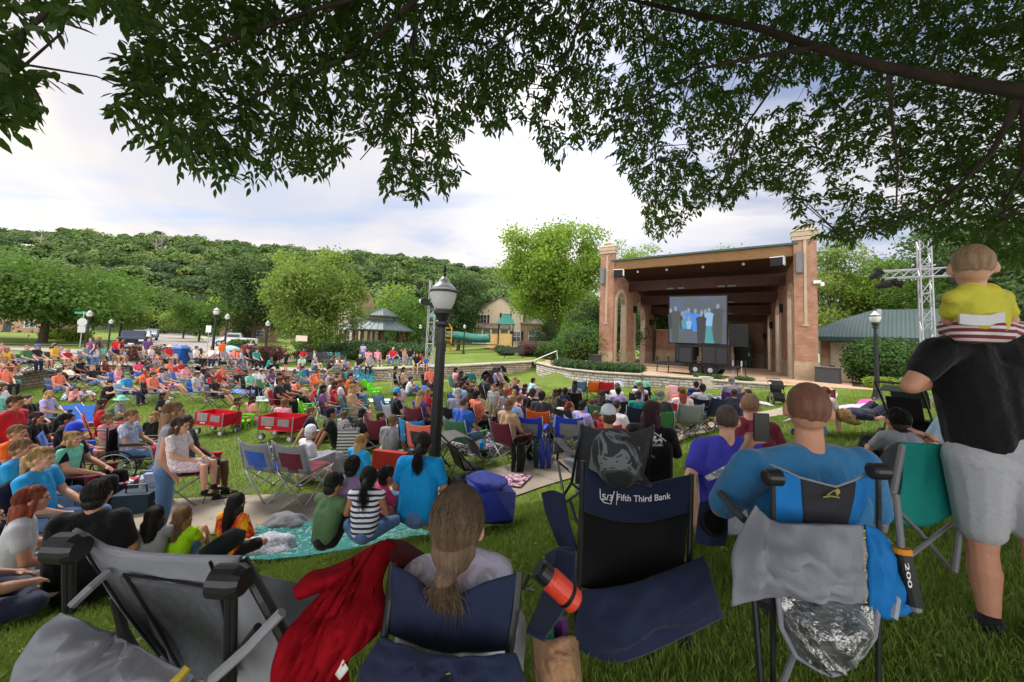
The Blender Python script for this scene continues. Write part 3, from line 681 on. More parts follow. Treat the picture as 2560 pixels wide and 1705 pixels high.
fig_mats = [sbg, em('scr_dark', '262c34', .6), em('scr_olive', '3c4440', .7), em('scr_blue', '2a7ad0', .85), em('scr_teal', '3f8f90', .75), em('scr_pale', '86b0d4', .75), em('scr_face', '8a94a4', .7)]
b = MB()
def sp_(pts, m, z): b.add([(swid * x, -.02 - .002 * z, sh_ * y) for x, y in pts], [tuple(range(len(pts)))], m, Mt)
sp_([(0.01, .01), (.99, .01), (.99, .99), (.01, .99)], 0, 0)
def pers(cx, w, top, bot, m, hm, z):
    sp_([(cx - w * .3, bot), (cx + w * .3, bot), (cx + w * .42, top - .2), (cx + w * .5, top - .13), (cx + w * .2, top - .1), (cx - w * .2, top - .1), (cx - w * .5, top - .13), (cx - w * .42, top - .2)], m, z)
    sp_([(cx + .026 * math.cos(a), top - .05 + .052 * math.sin(a)) for a in [2 * math.pi * k / 10 for k in range(10)]], hm, z + .3)
for i, (cx, w_, t1, b1, m, hm) in enumerate([(.03, .1, .74, .3, 1, 6), (.3, .1, .7, .3, 1, 6), (.24, .1, .68, .3, 1, 6), (.58, .1, .7, .3, 1, 6), (.84, .1, .78, .2, 1, 6), (.64, .1, .72, .3, 1, 6), (.12, .17, .78, .03, 2, 6), (.35, .15, .75, .3, 3, 6), (.27, .1, .6, .3, 4, 6), (.47, .16, .73, .25, 3, 6), (.36, .1, .58, .3, 5, 6), (.85, .2, .83, .02, 2, 6), (.70, .16, .75, .36, 5, 6), (.57, .19, .66, .02, 1, 6)]):
    pers(cx, w_, t1, b1, m, hm, i + 2)
sp_([(.655, .37), (.735, .37), (.79, .02), (.63, .02)], 4, 20)
b.obj('screen_picture', fig_mats, scr, fix=False)
# planting along the stage wall
LEAFD = mat('shrub_leaf', (0.06, 0.125, 0.028), .7, .35, 3, trans=.25, coord='Object')
LEAFL = mat('light_leaf', (0.13, 0.21, 0.035), .7, .3, 2, trans=.35)
LEAFY = mat('yellow_leaf', (0.22, 0.30, 0.04), .7, .3, 2, trans=.35)
LEAFR = mat('maroon_leaf', (0.10, 0.032, 0.03), .7, .35, 3, trans=.2)
LEAFC = mat('conifer_leaf', (0.05, 0.105, 0.035), .75, .35, 3, trans=.15)
TWIG = mat('bark', (0.075, 0.055, 0.042), .95, .3, 8, .8, 25)
def leaf_cloud(ells, n, s, shell=.55, clump=0, up=.35, elong=1.6, zmin=None, seed=0):
    """quads on/in a set of ellipsoids (cx,cy,cz,rx,ry,rz)"""
    g = np.random.default_rng(seed + 11); E_ = np.array(ells, float); vol = (E_[:, 3] * E_[:, 4] * E_[:, 5]) ** (2 / 3); pk = g.choice(len(E_), n, p=vol / vol.sum())
    d = g.normal(size=(n, 3)); d /= np.linalg.norm(d, axis=1)[:, None]; r = 1 - shell * g.random(n) ** 1.6
    r *= 1 + .10 * np.sin(d[:, 0] * 7 + pk) * np.cos(d[:, 2] * 8 + pk * 2)
    p = E_[pk, :3] + d * E_[pk, 3:] * r[:, None]
    if clump:
        cc = p[g.integers(0, n, max(1, n // clump))]; k = g.integers(0, len(cc), n); q = cc[k] + g.normal(size=(n, 3)) * s * 2.2; sel = g.random(n) < .8; p[sel] = q[sel]
    nn = d + g.normal(size=(n, 3)) * .8 + np.array([0, 0, up]); nn /= np.linalg.norm(nn, axis=1)[:, None]
    a = np.cross(nn, g.normal(size=(n, 3))); a /= np.linalg.norm(a, axis=1)[:, None] + 1e-9; b_ = np.cross(nn, a)
    sz = s * (.6 + .8 * g.random(n))[:, None]; a *= sz * elong / 2; b_ *= sz / 2
    V = np.stack([p - a, p - b_ * .9 + a * .1, p + a, p + b_ * .9 + a * .1], 1)
    if zmin is not None: V[:, :, 2] = np.maximum(V[:, :, 2], zmin)
    return V.reshape(-1, 3), np.arange(4 * n).reshape(-1, 4)
def shrub(name, p, r, n, s, m, lab, cat='shrub', grp=None, lumps=7, seed=0, flat=1.0, rz=0):
    g = random.Random(seed + 3); E_ = [(0, 0, r[2] * .5, r[0] * .8, r[1] * .8, r[2] * .5)]
    for i in range(lumps):
        a = 2 * math.pi * i / lumps + g.random() * .5; k = .5 + g.random() * .15
        E_.append((r[0] * k * math.cos(a), r[1] * k * math.sin(a), r[2] * (.35 + .3 * g.random()), r[0] * .45, r[1] * .45, r[2] * .38))
    V, Fq = leaf_cloud(E_, n, s, .5, seed=seed, zmin=-.02)
    e = empty(name, p, lab, cat, grp, rz)
    link('foliage', np_mesh('foliage', V, Fq, [m]), e)
    b = MB()
    for i in range(5):
        a = g.random() * 6.28; b.tube([(0, 0, -.03), (r[0] * .3 * math.cos(a), r[1] * .3 * math.sin(a), r[2] * .3), (r[0] * .6 * math.cos(a), r[1] * .6 * math.sin(a), r[2] * .6)], [.03, .02, .008], 5)
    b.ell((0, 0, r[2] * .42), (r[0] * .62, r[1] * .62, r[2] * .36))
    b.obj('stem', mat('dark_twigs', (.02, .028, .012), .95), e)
    return e
for i, u in enumerate((1410, 1432, 1456, 1480, 1506, 1532, 1560, 1588)):
    d = lerp_tab(u, SWALL) + 1.25
    shrub('juniper', ((u - 1280) / F * d, d, FZ), (.75, .8, .62), 1500, .07, LEAFC, 'spreading dark juniper, number %s from the stair end of the stage planting' % ['one', 'two', 'three', 'four', 'five', 'six', 'seven', 'eight'][i], 'shrub', 'junipers along the stage wall', seed=i)
for i, (u, l) in enumerate(((1753, 'low green shrub before the left trailer wheel'), (1795, 'low green shrub before the right trailer wheel'), (1862, 'low wide shrub past the trailer tail'))):
    d = lerp_tab(u, SWALL) + .85
    shrub('low_shrub', ((u - 1280) / F * d, d, FZ), (.42 + .15 * (i == 2), .35, .3), 700, .05, LEAFD, l, 'shrub', 'small shrubs in front of the trailer', seed=40 + i)
shrub('boxwood', loc2(2198, 20.3) + Vector((0, 0, FZ)), (1.75, 1.6, 2.65), 11000, .09, LEAFD, 'big round clipped green bush beside the green-roofed building', seed=60)
for i, u in enumerate((2192, 2216)):
    shrub('golden_shrub', loc2(u, 18.3) + Vector((0, 0, FZ)), (.65, .5, .6), 1400, .06, LEAFY, ('left' if i == 0 else 'right') + ' yellow-green shrub under the big round bush', 'shrub', 'yellow shrubs', seed=62 + i)
b = MB(); V = [loc2(2130, 18.8), loc2(2290, 17.9), loc2(2330, 21), loc2(2130, 21.5)]; b.add([(v.x, v.y, FZ + .03) for v in V], [(0, 1, 2, 3)]); tag(b.obj('mulch_bed', mat('mulch', (.03, .018, .012), 1, .4, 20, .6, 60)), None, None, None, 'structure')
# hand rail by the stair
b = MB(); q = [P(1337, 900, 27.8), P(1392, 877, 28.6), P(1394, 903, 28.6)]; b.tube([q[0], q[1], q[2]], .035, 8); b.tube([q[0], q[0] - Vector((0, 0, .3))], .03, 8)
tag(b.obj('handrail', WHT), 'white pipe handrail beside the steps next to the stage wall', 'handrail')
# ------------------------------------------------------------------ lamp posts
GLOBE = mat('frosted_globe', (0.62, 0.62, 0.60), 0.35, 0.06, 6, emit=0.0)
LEDG = mat('globe_dome', (0.50, 0.50, 0.50), 0.3, 0.05, 5, metal=.3)
def lamp_post(p, lab, H=3.4, grp='black lamp posts with acorn globes', first=[None]):
    if first[0] is None:
        e = empty('lamp_post', p, lab, 'lamp post', grp)
        b = MB(); b.lathe([(.19, 0), (.19, .06), (.16, .12), (.13, .3), (.115, .42), (.085, .5)], n=14); b.obj('base', BLK, e)
        b = MB(); n = 16; prof = [(.075, .5), (.068, 1.2), (.055, 2.55), (.052, 2.7)]; b.lathe(prof, n=n); b.lathe([(.07, 2.7), (.09, 2.73), (.09, 2.77), (.06, 2.8)], n=n)
        for k in range(10):
            a = 2 * math.pi * k / 10; b.tube([(.072 * math.cos(a), .072 * math.sin(a), .6), (.054 * math.cos(a), .054 * math.sin(a), 2.5)], .009, 4)
        b.obj('pole', BLK, e)
        b = MB(); b.lathe([(.05, 2.66), (.062, 2.76), (.10, 2.86), (.12, 2.88), (.12, 2.92), (.09, 2.93)], n=n); b.obj('lamp_holder', BLK, e)
        b = MB(); b.lathe([(.085, 2.93), (.115, 2.95), (.15, 3.02), (.172, 3.12), (.176, 3.16)], n=20); g = b.obj('globe', GLOBE, e, smooth=True)
        b = MB(); b.lathe([(.176, 3.16), (.186, 3.165), (.186, 3.185), (.176, 3.19)], n=20); b.obj('band', BLK, g)
        b = MB(); b.lathe([(.176, 3.19), (.15, 3.235), (.10, 3.28), (.075, 3.30), (.075, 3.33), (.045, 3.35), (.03, 3.38)], n=20); g = b.obj('dome', LEDG, e, smooth=True)
        b = MB(); b.lathe([(.012, 3.37), (.03, 3.40), (.012, 3.43), (.028, 3.46), (.004, 3.54)], n=10); b.obj('finial', BLK, e)
        first[0] = e
    else:
        e = copy_tree(first[0]); e.location = p
    e['label'] = lab; s = H / 3.54; e.scale = (s, s, s); return e
def lamp_at(u, d, H, lab, ytop):
    top = P(u, ytop, d); z = ground_z(top.x, top.y) if ytop else 0
    return lamp_post((top.x, top.y, top.z - H), lab, H)
lp = P(1113, 662, 4.92); lamp_post((lp.x, lp.y, lp.z - 3.52), 'tall near black lamp post rising behind the woman in blue', 3.52)
g0 = hit(2194, 1001, 0, 8, 20); lamp_post((g0.x, g0.y, g0.z), 'black lamp post at the path bend beside the stage apron', 3.45)
for u, yt, d, lab in ((226, 770, 25.5, 'lamp post in front of the stop sign, purple-black'), (279, 794, 31, 'lamp post just right of the stop sign'), (543, 762, 26, 'taller of the two lamp posts beside the road'),
                      (570, 779, 32, 'lamp post right of the road by the parked silver truck'), (671, 797, 28.5, 'lamp post in front of the maroon bush by the light green tree'), (1052, 808, 42, 'lamp post beside the white truss and the hedge'), (1162, 808, 42, 'lamp post by the green playground tube')):
    t = P(u, yt, d); z = terr_z(t.x, t.y); lamp_post((t.x, t.y, z), lab, t.z - z)
# light trusses
def truss(p, H, wd, lab, first=None):
    e = empty('light_truss', p, lab, 'truss')
    b = MB(); h = wd / 2
    for sx_ in (-h, h):
        for sy_ in (-h, h): b.tube([(sx_, sy_, 0), (sx_, sy_, H)], .025, 6)
    seg = wd * 1.6; k = int(H / seg)
    for i in range(k):
        z0 = H * i / k; z1 = H * (i + 1) / k
        for (a, c) in (((-h, -h), (h, -h)), ((h, -h), (h, h)), ((h, h), (-h, h)), ((-h, h), (-h, -h))):
            if i % 2: a, c = c, a
            b.tube([(*a, z0), (*c, z1)], .014, 5)
        if i % 2 == 0:
            for (a, c) in (((-h, -h), (h, -h)), ((h, -h), (h, h)), ((h, h), (-h, h)), ((-h, h), (-h, -h))): b.tube([(*a, z0), (*c, z0)], .02, 5)
    b.obj('tower', ALU, e)
    b = MB(); b.box((0, 0, .03), (wd * 2.6, wd * 2.6, .06)); b.obj('base_plate', ALU, e)
    return e
g1 = P(1068, 905, 24.5); zt = terr_z(g1.x, g1.y + .5)
tt = truss((g1.x, g1.y + .5, zt), P(1080, 700, 24.8).z - zt, .42, 'white metal lighting truss standing on the terrace behind the near lamp post')
b = MB(); b.box((-.35, -.2, 4.2), (.45, .4, .4), rz=.3); b.box((.1, -.25, 4.0), (.3, .3, .3)); b.box((-.6, -.1, 4.25), (.2, .35, .35)); b.obj('spotlight', BLKM, tt)
b = MB(); b.lathe([(.14, 0), (.15, .05), (.1, .1)], (0, 0, 0), 12, M=Matrix.Translation((-.72, -.2, 4.25)) @ Matrix.Rotation(-math.pi / 2, 4, 'Y')); b.obj('lens', WHT, tt)
g1 = hit(2322, 985, 0, 8, 16); g1 = Vector(((2322 - 1280) / F * 13.2, 13.2, FZ))
HT = P(2290, 600, 13.2).z - g1.z
tt = truss(g1, HT, .29, 'tall aluminium lighting truss with crossbar behind the man in black'); tt.rotation_euler.z = -.6
zc = P(2290, 682, 13.2).z - g1.z
b = MB()
for dz in (-.14, .14):
    for dy in (-.14, .14): b.tube([(-1.15, dy, zc + dz), (1.15, dy, zc + dz)], .025, 6)
for i in range(9):
    x = -1.15 + 2.3 * i / 9; b.tube([(x, -.14, zc - .14), (x + .25, -.14, zc + .14)], .014, 5); b.tube([(x, .14, zc + .14), (x + .25, .14, zc - .14)], .014, 5)
b.obj('crossbar', ALU, tt)
for i, (x, y, z) in enumerate(((-1.3, -.1, .02), (-1.15, -.25, -.42), (-.75, .1, -.3), (.75, -.1, -.3), (.95, -.2, .05), (1.25, .1, -.32), (.4, .2, .05))):
    b = MB(); M = Matrix.Translation((x, y, zc + z)) @ Matrix.Rotation(.5 * (i % 3) + .9, 4, 'Y') @ Matrix.Rotation(i, 4, 'Z')
    b.lathe([(.09, -.2), (.11, -.1), (.12, .12), (.14, .2), (.10, .2)], n=12, M=M); b.box((x, y, zc + z + .1), (.04, .3, .3)); b.obj('spotlight', BLKM, tt)
# ------------------------------------------------------------------ gazebo
TANM = mat('tan_siding', (0.66, 0.56, 0.42), .8, .06, 2); RFM = mat('roof_shingle', (0.20, 0.16, 0.13), .9, .25, 6, .4, 40)
POSTM = mat('rust_post', (0.10, 0.045, 0.03), .7, .2, 5)
def gazebo(p, R, lab, s=1.0):
    e = empty('gazebo', p, lab, 'gazebo'); n = 8
    def octa(r, z): return [(r * math.cos(2 * math.pi * (k + .5) / n), r * math.sin(2 * math.pi * (k + .5) / n), z) for k in range(n)]
    def frus(r0, z0, r1, z1, nm, m):
        b = MB(); b.add(octa(r0, z0) + octa(r1, z1), [(k, (k + 1) % n, (k + 1) % n + n, k + n) for k in range(n)] + [tuple(range(n))[::-1], tuple(range(n, 2 * n))])
        b2 = octa(r0, z0 - .14); b.add(octa(r0, z0) + b2, [(k, (k + 1) % n, (k + 1) % n + n, k + n) for k in range(n)])
        for k in range(n * 4):
            a = k / 4; i = int(a); t = a - i
            q0 = Vector(octa(r0, z0)[i]).lerp(Vector(octa(r0, z0)[(i + 1) % n]), t); q1 = Vector(octa(r1, z1)[i]).lerp(Vector(octa(r1, z1)[(i + 1) % n]), t)
            b.tube([q0 + Vector((0, 0, .02)), q1 + Vector((0, 0, .02))], .03, 4)
        return b.obj(nm, m, e)
    frus(R, 2.75 * s, R * .42, 3.9 * s, 'lower_roof', GREENM)
    b = MB(); b.add(octa(R * .40, 3.85 * s) + octa(R * .40, 4.35 * s), [(k, (k + 1) % n, (k + 1) % n + n, k + n) for k in range(n)]); b.obj('cupola_wall', mat('cupola', (.22, .2, .16), .8, .3, 10), e)
    frus(R * .52, 4.35 * s, R * .12, 5.2 * s, 'upper_roof', GREENM)
    for k in range(n):
        q = octa(R * .78, 0)[k]; b = MB(); b.box((q[0], q[1], 1.4 * s), (.3, .3, 2.8 * s)); b.obj('post', POSTM, e)
    b = MB(); b.lathe([(R * .9, 0), (R * .9, .1)], n=8); b.obj('floor_slab', CONC, e)
    return e
q = P(953, 835, 46); gazebo((q.x, q.y, terr_z(q.x, q.y)), 4.0, 'octagonal park gazebo with two-tier green roof beyond the hedge', 1.08)
q = P(893, 835, 62); gazebo((q.x, q.y, terr_z(q.x, q.y)), 3.3, 'smaller green-roofed shelter half hidden behind the gazebo', 1.1)
# ------------------------------------------------------------------ houses
WIN = mat('window_glass', (0.05, 0.06, 0.07), .12, .1, 2, spec=.6); SHUT = mat('shutter', (0.05, 0.02, 0.02), .7)
BRK2 = brick_mat('house_brick', (0.42, 0.24, 0.15), (0.34, 0.19, 0.12), (.4, .32, .25), 1, .22, .08, .01, bump=.1)
def house(name, p, rz, w_, dp, h, rh, wallm, roofm, lab, wins=(), door=None, porch=False, gab=True):
    e = empty(name, p, lab, 'house', None, rz)
    b = MB(); b.box((0, dp / 2, h / 2), (w_, dp, h)); 
    if gab: b.add([(-w_ / 2, 0, h), (w_ / 2, 0, h), (0, 0, h + rh), (-w_ / 2, dp, h), (w_ / 2, dp, h), (0, dp, h + rh)], [(0, 1, 2), (3, 5, 4)])
    wl_ = b.obj('wall', wallm, e, fix=False)
    b = MB(); o = .35
    if gab:
        for sgn in (-1, 1):
            b.add([(sgn * (w_ / 2 + o), -o, h - .2), (0, -o, h + rh + .02), (0, dp + o, h + rh + .02), (sgn * (w_ / 2 + o), dp + o, h - .2), (sgn * (w_ / 2 + o), -o, h), (0, -o, h + rh + .2), (0, dp + o, h + rh + .2), (sgn * (w_ / 2 + o), dp + o, h)],
                  [(0, 1, 2, 3), (4, 5, 6, 7), (0, 1, 5, 4), (1, 2, 6, 5), (2, 3, 7, 6), (3, 0, 4, 7)])
    else:
        b.add([(-w_ / 2 - o, -o, h), (w_ / 2 + o, -o, h), (w_ / 2 + o, dp + o, h), (-w_ / 2 - o, dp + o, h), (-w_ / 2 - o, dp / 2, h + rh), (w_ / 2 + o, dp / 2, h + rh)], [(0, 1, 5, 4), (2, 3, 4, 5), (0, 4, 3), (1, 2, 5), (0, 3, 2, 1)])
    b.obj('roof', roofm, e)
    for (x, z, ww, wh, sh_) in wins:
        b = MB(); b.box((x, -.03, z), (ww + .2, .08, wh + .2)); f = b.obj('window', WHT, e)
        b = MB(); b.box((x, -.08, z), (ww, .04, wh)); b.obj('pane', WIN, f)
        b = MB(); b.box((x, -.11, z), (ww, .03, .06)); b.box((x, -.11, z), (.06, .028, wh)); b.obj('glazing_bar', WHT, f)
        if sh_:
            for sg in (-1, 1): b = MB(); b.box((x + sg * (ww / 2 + .33), -.05, z), (.36, .07, wh + .15)); b.obj('shutter', SHUT, f)
    if door is not None:
        b = MB(); b.box((door, -.05, 1.05), (1.0, .08, 2.1)); b.obj('door', DGREY, e)
    if porch:
        pc = MB(); x0, x1, zp = porch; pc.add([(x0, -2.0, zp), (x1, -2.0, zp), (x1, 0, zp + .9), (x0, 0, zp + .9), (x0, -2.0, zp - .2), (x1, -2.0, zp - .2), (x1, 0, zp - .2), (x0, 0, zp - .2)], [(0, 1, 2, 3), (4, 7, 6, 5), (0, 4, 5, 1), (1, 5, 6, 2), (2, 6, 7, 3), (3, 7, 4, 0)])
        po_ = pc.obj('porch_roof', roofm, e)
        for k in range(5): b = MB(); b.box((x0 + (x1 - x0) * k / 4, -1.85, (zp - .2) / 2), (.18, .18, zp - .2)); b.obj('porch_post', WHT, po_)
        b = MB(); b.box(((x0 + x1) / 2, -1.85, .8), (x1 - x0, .05, .08)); b.box(((x0 + x1) / 2, -1.85, .45), (x1 - x0, .04, .5)); b.obj('railing', WHT, po_)
    return e
q = P(1247, 838, 66); zh = terr_z(q.x, q.y) + .6
h1 = house('house', (q.x, q.y, zh), -.12, 8.4, 9, 6.0, 2.6, TANM, RFM, 'two-storey cream house with dark shutters behind the playground', ((-2.9, 4.6, 1.1, 1.4, 1), (1.1, 4.9, 1.1, 1.6, 1), (3.2, 1.7, 1.3, 1.7, 1)), .5, (-4.2, 2.0, 3.0))
b = MB(); b.box((7.0, 3.5, 2.0), (6.2, 7.0, 4.0)); b.obj('brick_wing', BRK2, h1); b = MB(); b.box((6.4, -.05, 1.9), (2.2, .08, 1.9)); f = b.obj('window', WHT, h1)
b = MB(); b.box((6.4, -.1, 1.9), (2.0, .04, 1.7)); b.obj('pane', WIN, f); b = MB(); b.box((6.4, -.13, 1.9), (.06, .03, 1.7)); b.box((6.4, -.13, 1.9), (2, .025, .06)); b.obj('glazing_bar', WHT, f)
b = MB(); b.add([(3.7, -.4, 4.0), (10.4, -.4, 4.0), (10.4, 7.4, 4.0), (3.7, 7.4, 4.0), (3.7, 3.5, 6.2), (9.4, 3.5, 6.2)], [(0, 1, 5, 4), (2, 3, 4, 5), (1, 2, 5), (0, 4, 3), (0, 3, 2, 1)]); b.obj('wing_roof', RFM, h1)
q = P(560 + 60, 830, 75); house('house', (q.x, q.y, terr_z(q.x, q.y)), .5, 9, 9, 3.2, 2.6, BRK2, mat('brown_roof', (.24, .16, .11), .9, .2, 5), 'small tan brick house behind the parked silver truck', ((-2, 1.6, 1.4, 1.2, 0), (2, 1.6, 1.4, 1.2, 0)), 0)
q = P(868, 838, 88); hb = house('house', (q.x, q.y, terr_z(q.x, q.y)), -.35, 9, 6, 4.6, 8.6, mat('cream_wall', (.5, .42, .33), .8), mat('steep_roof', (.25, .155, .10), .95, .25, 4, .4, 30), 'building with very steep brown shingle roof behind the gazebo', ((0, 2, 1.6, 2, 0),), -3)
q = P(1890, 800, 62); house('house', (q.x, q.y, FZ), -.3, 16, 9, 4.5, 3, BRK2, RFM, 'brick house glimpsed through trees behind the stage', ((-3, 2, 1.2, 1.4, 0), (3, 2, 1.2, 1.4, 0)), 0, gab=False)
for i, (u, d) in enumerate(((95, 78), (15, 70))):
    q = P(u, 838, d); house('house', (q.x, q.y, terr_z(q.x, q.y)), .6 - .2 * i, 11, 8, 3, 2.2, BRK2 if i else TANM, RFM, ['cream house under the big spreading tree on the far side', 'brick house behind the big tree at the picture edge'][i], ((-3, 1.6, 1.4, 1.2, 0), (3, 1.6, 1.4, 1.2, 0)), 0, gab=False)
# ------------------------------------------------------------------ playground
PG = mat('play_green', (0.02, 0.17, 0.13), .35, .1, 3, spec=.5); PT = mat('play_tan', (0.55, 0.36, 0.14), .6, .1, 3); PO = mat('play_orange', (0.6, 0.28, 0.04), .5, .1, 3)
q = P(1165, 850, 47); zp = terr_z(q.x, q.y); e = empty('playground', (q.x, q.y, zp), 'playground with green tube slide, tan panels and green canopies', 'playground')
b = MB(); pts = [(-3.1 + 6.2 * t, .6 * math.sin(t * 3), 2.0 + .12 * math.sin(t * 6.28)) for t in [k / 16 for k in range(17)]]; b.tube(pts, .55, 14); o = b.obj('tube_slide', PG, e, smooth=True)
b = MB()
for k in (2, 5, 8, 11, 14): b.tube([Vector(pts[k]) - Vector((.06, 0, 0)), Vector(pts[k]) + Vector((.06, 0, 0))], .6, 14)
b.obj('tube_collar', PG, o)
for x, tops in ((-3.6, 5.2), (5.0, 4.7)):
    for dx in (-.9, .9):
        for dy in (-.9, .9): b = MB(); b.tube([(x + dx, dy, 0), (x + dx, dy, tops - .9)], .07, 8); b.obj('post', BLKM, e)
    b = MB(); o = 1.15; z0 = tops - .9; b.add([(x - o, -o, z0), (x + o, -o, z0), (x + o, o, z0), (x - o, o, z0), (x - .5, -.1, tops + .3), (x + .5, -.1, tops + .3), (x + .5, .1, tops + .3), (x - .5, .1, tops + .3)], [(0, 1, 5, 4), (1, 2, 6, 5), (2, 3, 7, 6), (3, 0, 4, 7), (4, 5, 6, 7), (0, 3, 2, 1)]); b.obj('canopy', PG, e)
b = MB(); b.box((3.7, -.3, 1.3), (1.2, .1, 2.4)); b.box((5.0, -.6, 1.5), (1.7, .1, 2.2)); b.box((4.3, -.9, 1.0), (3.2, .08, .5)); b.obj('play_panel', PT, e)
b = MB(); b.tube([(-2.6, -.5, 0), (-2.6, -.5, 3), (-2.2, -.5, 3.6), (-1.8, -.5, 3), (-1.8, -.5, 0)], .09, 8); [b.tube([(-2.6, -.5, .5 + .5 * k), (-1.8, -.5, .5 + .5 * k)], .05, 6) for k in range(6)]; b.obj('climber', PO, e)
b = MB(); b.box((.3, -.2, 1.15), (7.6, 1.5, .12)); b.obj('deck', POSTM, e)
# low planter wall and beds near the playground
def sw2(name, pts, h, m, lab):
    b = MB()
    for i in range(len(pts) - 1):
        a, c = Vector(pts[i]), Vector(pts[i + 1]); mid = (a + c) / 2; b.box((mid.x, mid.y, mid.z + h / 2), ((c - a).length + .05, .4, h), rz=math.atan2((c - a).y, (c - a).x))
    o = b.obj(name, m); return tag(o, lab, 'wall')
def TP(u, d): x = (u - 1280) / F * d; return Vector((x, d, terr_z(x, d)))
sw2('planter_wall', [TP(1300, 37), TP(1345, 38), TP(1395, 38.5)], 1.5, brick_mat('dark_stone', (.22, .18, .13), (.15, .12, .09), (.08, .07, .05), 1, .5, .18, .02), 'dark stone planter wall in front of the cream house')
# hedges and shrubs
HED = [(850, 36, 1.7, 1.5), (885, 35.5, 1.7, 1.6), (915, 38, 1.9, 1.9), (950, 38, 2.0, 1.9), (985, 37.5, 1.8, 1.7), (1015, 37, 1.7, 1.6), (1045, 36.5, 1.6, 1.4), (930, 35.3, 1.4, 1.2), (870, 34.5, 1.2, 1.0)]
ordn = ['one', 'two', 'three', 'four', 'five', 'six', 'seven', 'eight', 'nine']
for i, (u, d, r, h) in enumerate(HED): shrub('hedge_bush', TP(u, d), (r, r, h), 2600, .13, LEAFC, 'rounded evergreen bush of the hedge below the gazebo, number %s counting rightward' % ordn[i] if i < 7 else ['small rounded evergreen in front of the gazebo hedge', 'lowest rounded evergreen at the left foot of the gazebo hedge'][i - 7], 'shrub', 'evergreen hedge bushes', seed=80 + i)
for i, (u, d, r, h, lab) in enumerate(((408, 22.9 + 1.9, 1.9, 1.25, 'dark maroon barberry mound beside the blue bin'), (455, 25.4, 1.3, .95, 'smaller maroon bush behind the blue bin'), (668, 26.5, 1.9, 1.5, 'maroon and green mound at the lamp post by the light green tree'), (640, 27.6, 1.5, 1.2, 'maroon bush left of the lamp post mound'), (1325, 36, 1.4, 1.2, 'maroon shrub in front of the planter wall'), (1365, 36, 1.6, 1.2, 'maroon and green shrub near the handrail'), (780, 30.5, 1.2, .9, 'low maroon shrub under the light green tree'))):
    shrub('barberry', TP(u, d), (r, r * .8, h), 2600, .10, LEAFR if i not in (3, 5) else LEAFD, lab, 'shrub', 'maroon shrubs', seed=100 + i)
for i, (u, d, r, h, lab) in enumerate(((600, 40, .9, 1.3, 'left of two round dark topiary balls behind the people in maroon'), (622, 40, .9, 1.3, 'right of two round dark topiary balls behind the people in maroon'), (192, 46, 1.7, 1.6, 'yellow-green bush on the far lawn by the stop sign'), (1460, 30.5, 2.6, 3.6, 'big round green bush at the left pillar of the stage'), (1432, 33, 2.0, 2.6, 'green bush behind the stage bush, nearer the handrail'), (1390, 34, 1.5, 1.4, 'dark low bush between handrail and stage bush'), (140, 50, 1.3, 1.0, 'small yellow-green shrub left of the stop sign'), (1268, 38, 1.2, 1.0, 'green shrub at the end of the bench wall'), (800, 38, 2.2, 2.0, 'loose green shrub under the light green tree'))):
    shrub('round_bush', TP(u, d) if u < 1400 else loc2(u, d) + Vector((0, 0, FZ)), (r, r, h), 3600, .12, [LEAFD, LEAFD, LEAFY, mat('bush_leaf', (.06, .14, .02), .7, .3, 2, trans=.3), LEAFD, LEAFD, LEAFY, LEAFC, LEAFD][i], lab, 'shrub', None, seed=130 + i)
# ------------------------------------------------------------------ signs, bin, hydrant, benches
q = TP(212, 36); e = empty('stop_sign', q, 'back of an octagonal stop sign with a green street name blade above it', 'sign', None, .2)
b = MB(); b.tube([(0, 0, 0), (0, 0, 3.5)], .04, 8); b.obj('post', ALU, e)
b = MB(); b.prism([(.42 * math.cos(R_(22.5 + 45 * k)), .42 * math.sin(R_(22.5 + 45 * k))) for k in range(8)], .02, M=Matrix.Translation((0, -.06, 2.45)) @ Matrix.Rotation(math.pi / 2, 4, 'X')); b.obj('sign_panel', mat('sign_back', (.45, .47, .46), .5, .05), e)
b = MB(); b.box((0, -.06, 1.75), (.62, .02, .6)); b.obj('lower_panel', MATS['sign_back'], e)
b = MB(); b.box((0, 0, 3.35), (1.5, .03, .2)); b.obj('street_blade', mat('sign_green', (.02, .3, .16), .5), e)
q = TP(527, 36); e = empty('traffic_sign', q, 'small white sign on a post beside the road', 'sign'); b = MB(); b.tube([(0, 0, 0), (0, 0, 2.5)], .035, 6); b.obj('post', ALU, e); b = MB(); b.box((0, -.05, 2.3), (.5, .02, .65)); b.obj('sign_panel', WHT, e)
q = TP(760, 27.5); e = empty('notice_sign', q, 'tan notice board on thin posts under the light green tree', 'sign'); b = MB(); b.tube([(-.25, 0, 0), (-.25, 0, 2.2)], .03, 6); b.tube([(.25, 0, 0), (.25, 0, 2.2)], .03, 6); b.obj('post', DGREY, e); b = MB(); b.box((0, -.04, 1.95), (.85, .04, .42)); b.obj('sign_panel', TANM, e)
q = TP(513, 27.5); e = empty('fire_hydrant', q, 'yellow fire hydrant on the grass strip by the road', 'hydrant'); YEL = mat('hydrant_yellow', (.65, .48, .05), .5)
b = MB(); b.lathe([(.17, 0), (.17, .05), (.12, .08), (.12, .55), (.16, .58), (.15, .66), (.08, .76), (.03, .8)], n=12); b.obj('body', YEL, e); b = MB(); b.tube([(-.22, 0, .42), (.22, 0, .42)], .06, 8); b.obj('nozzle', YEL, e)
q = TP(461, 23.9); e = empty('recycling_bin', q, 'blue recycling bin with domed lid beside the maroon bush', 'bin'); BLU = mat('bin_blue', (.02, .11, .42), .5)
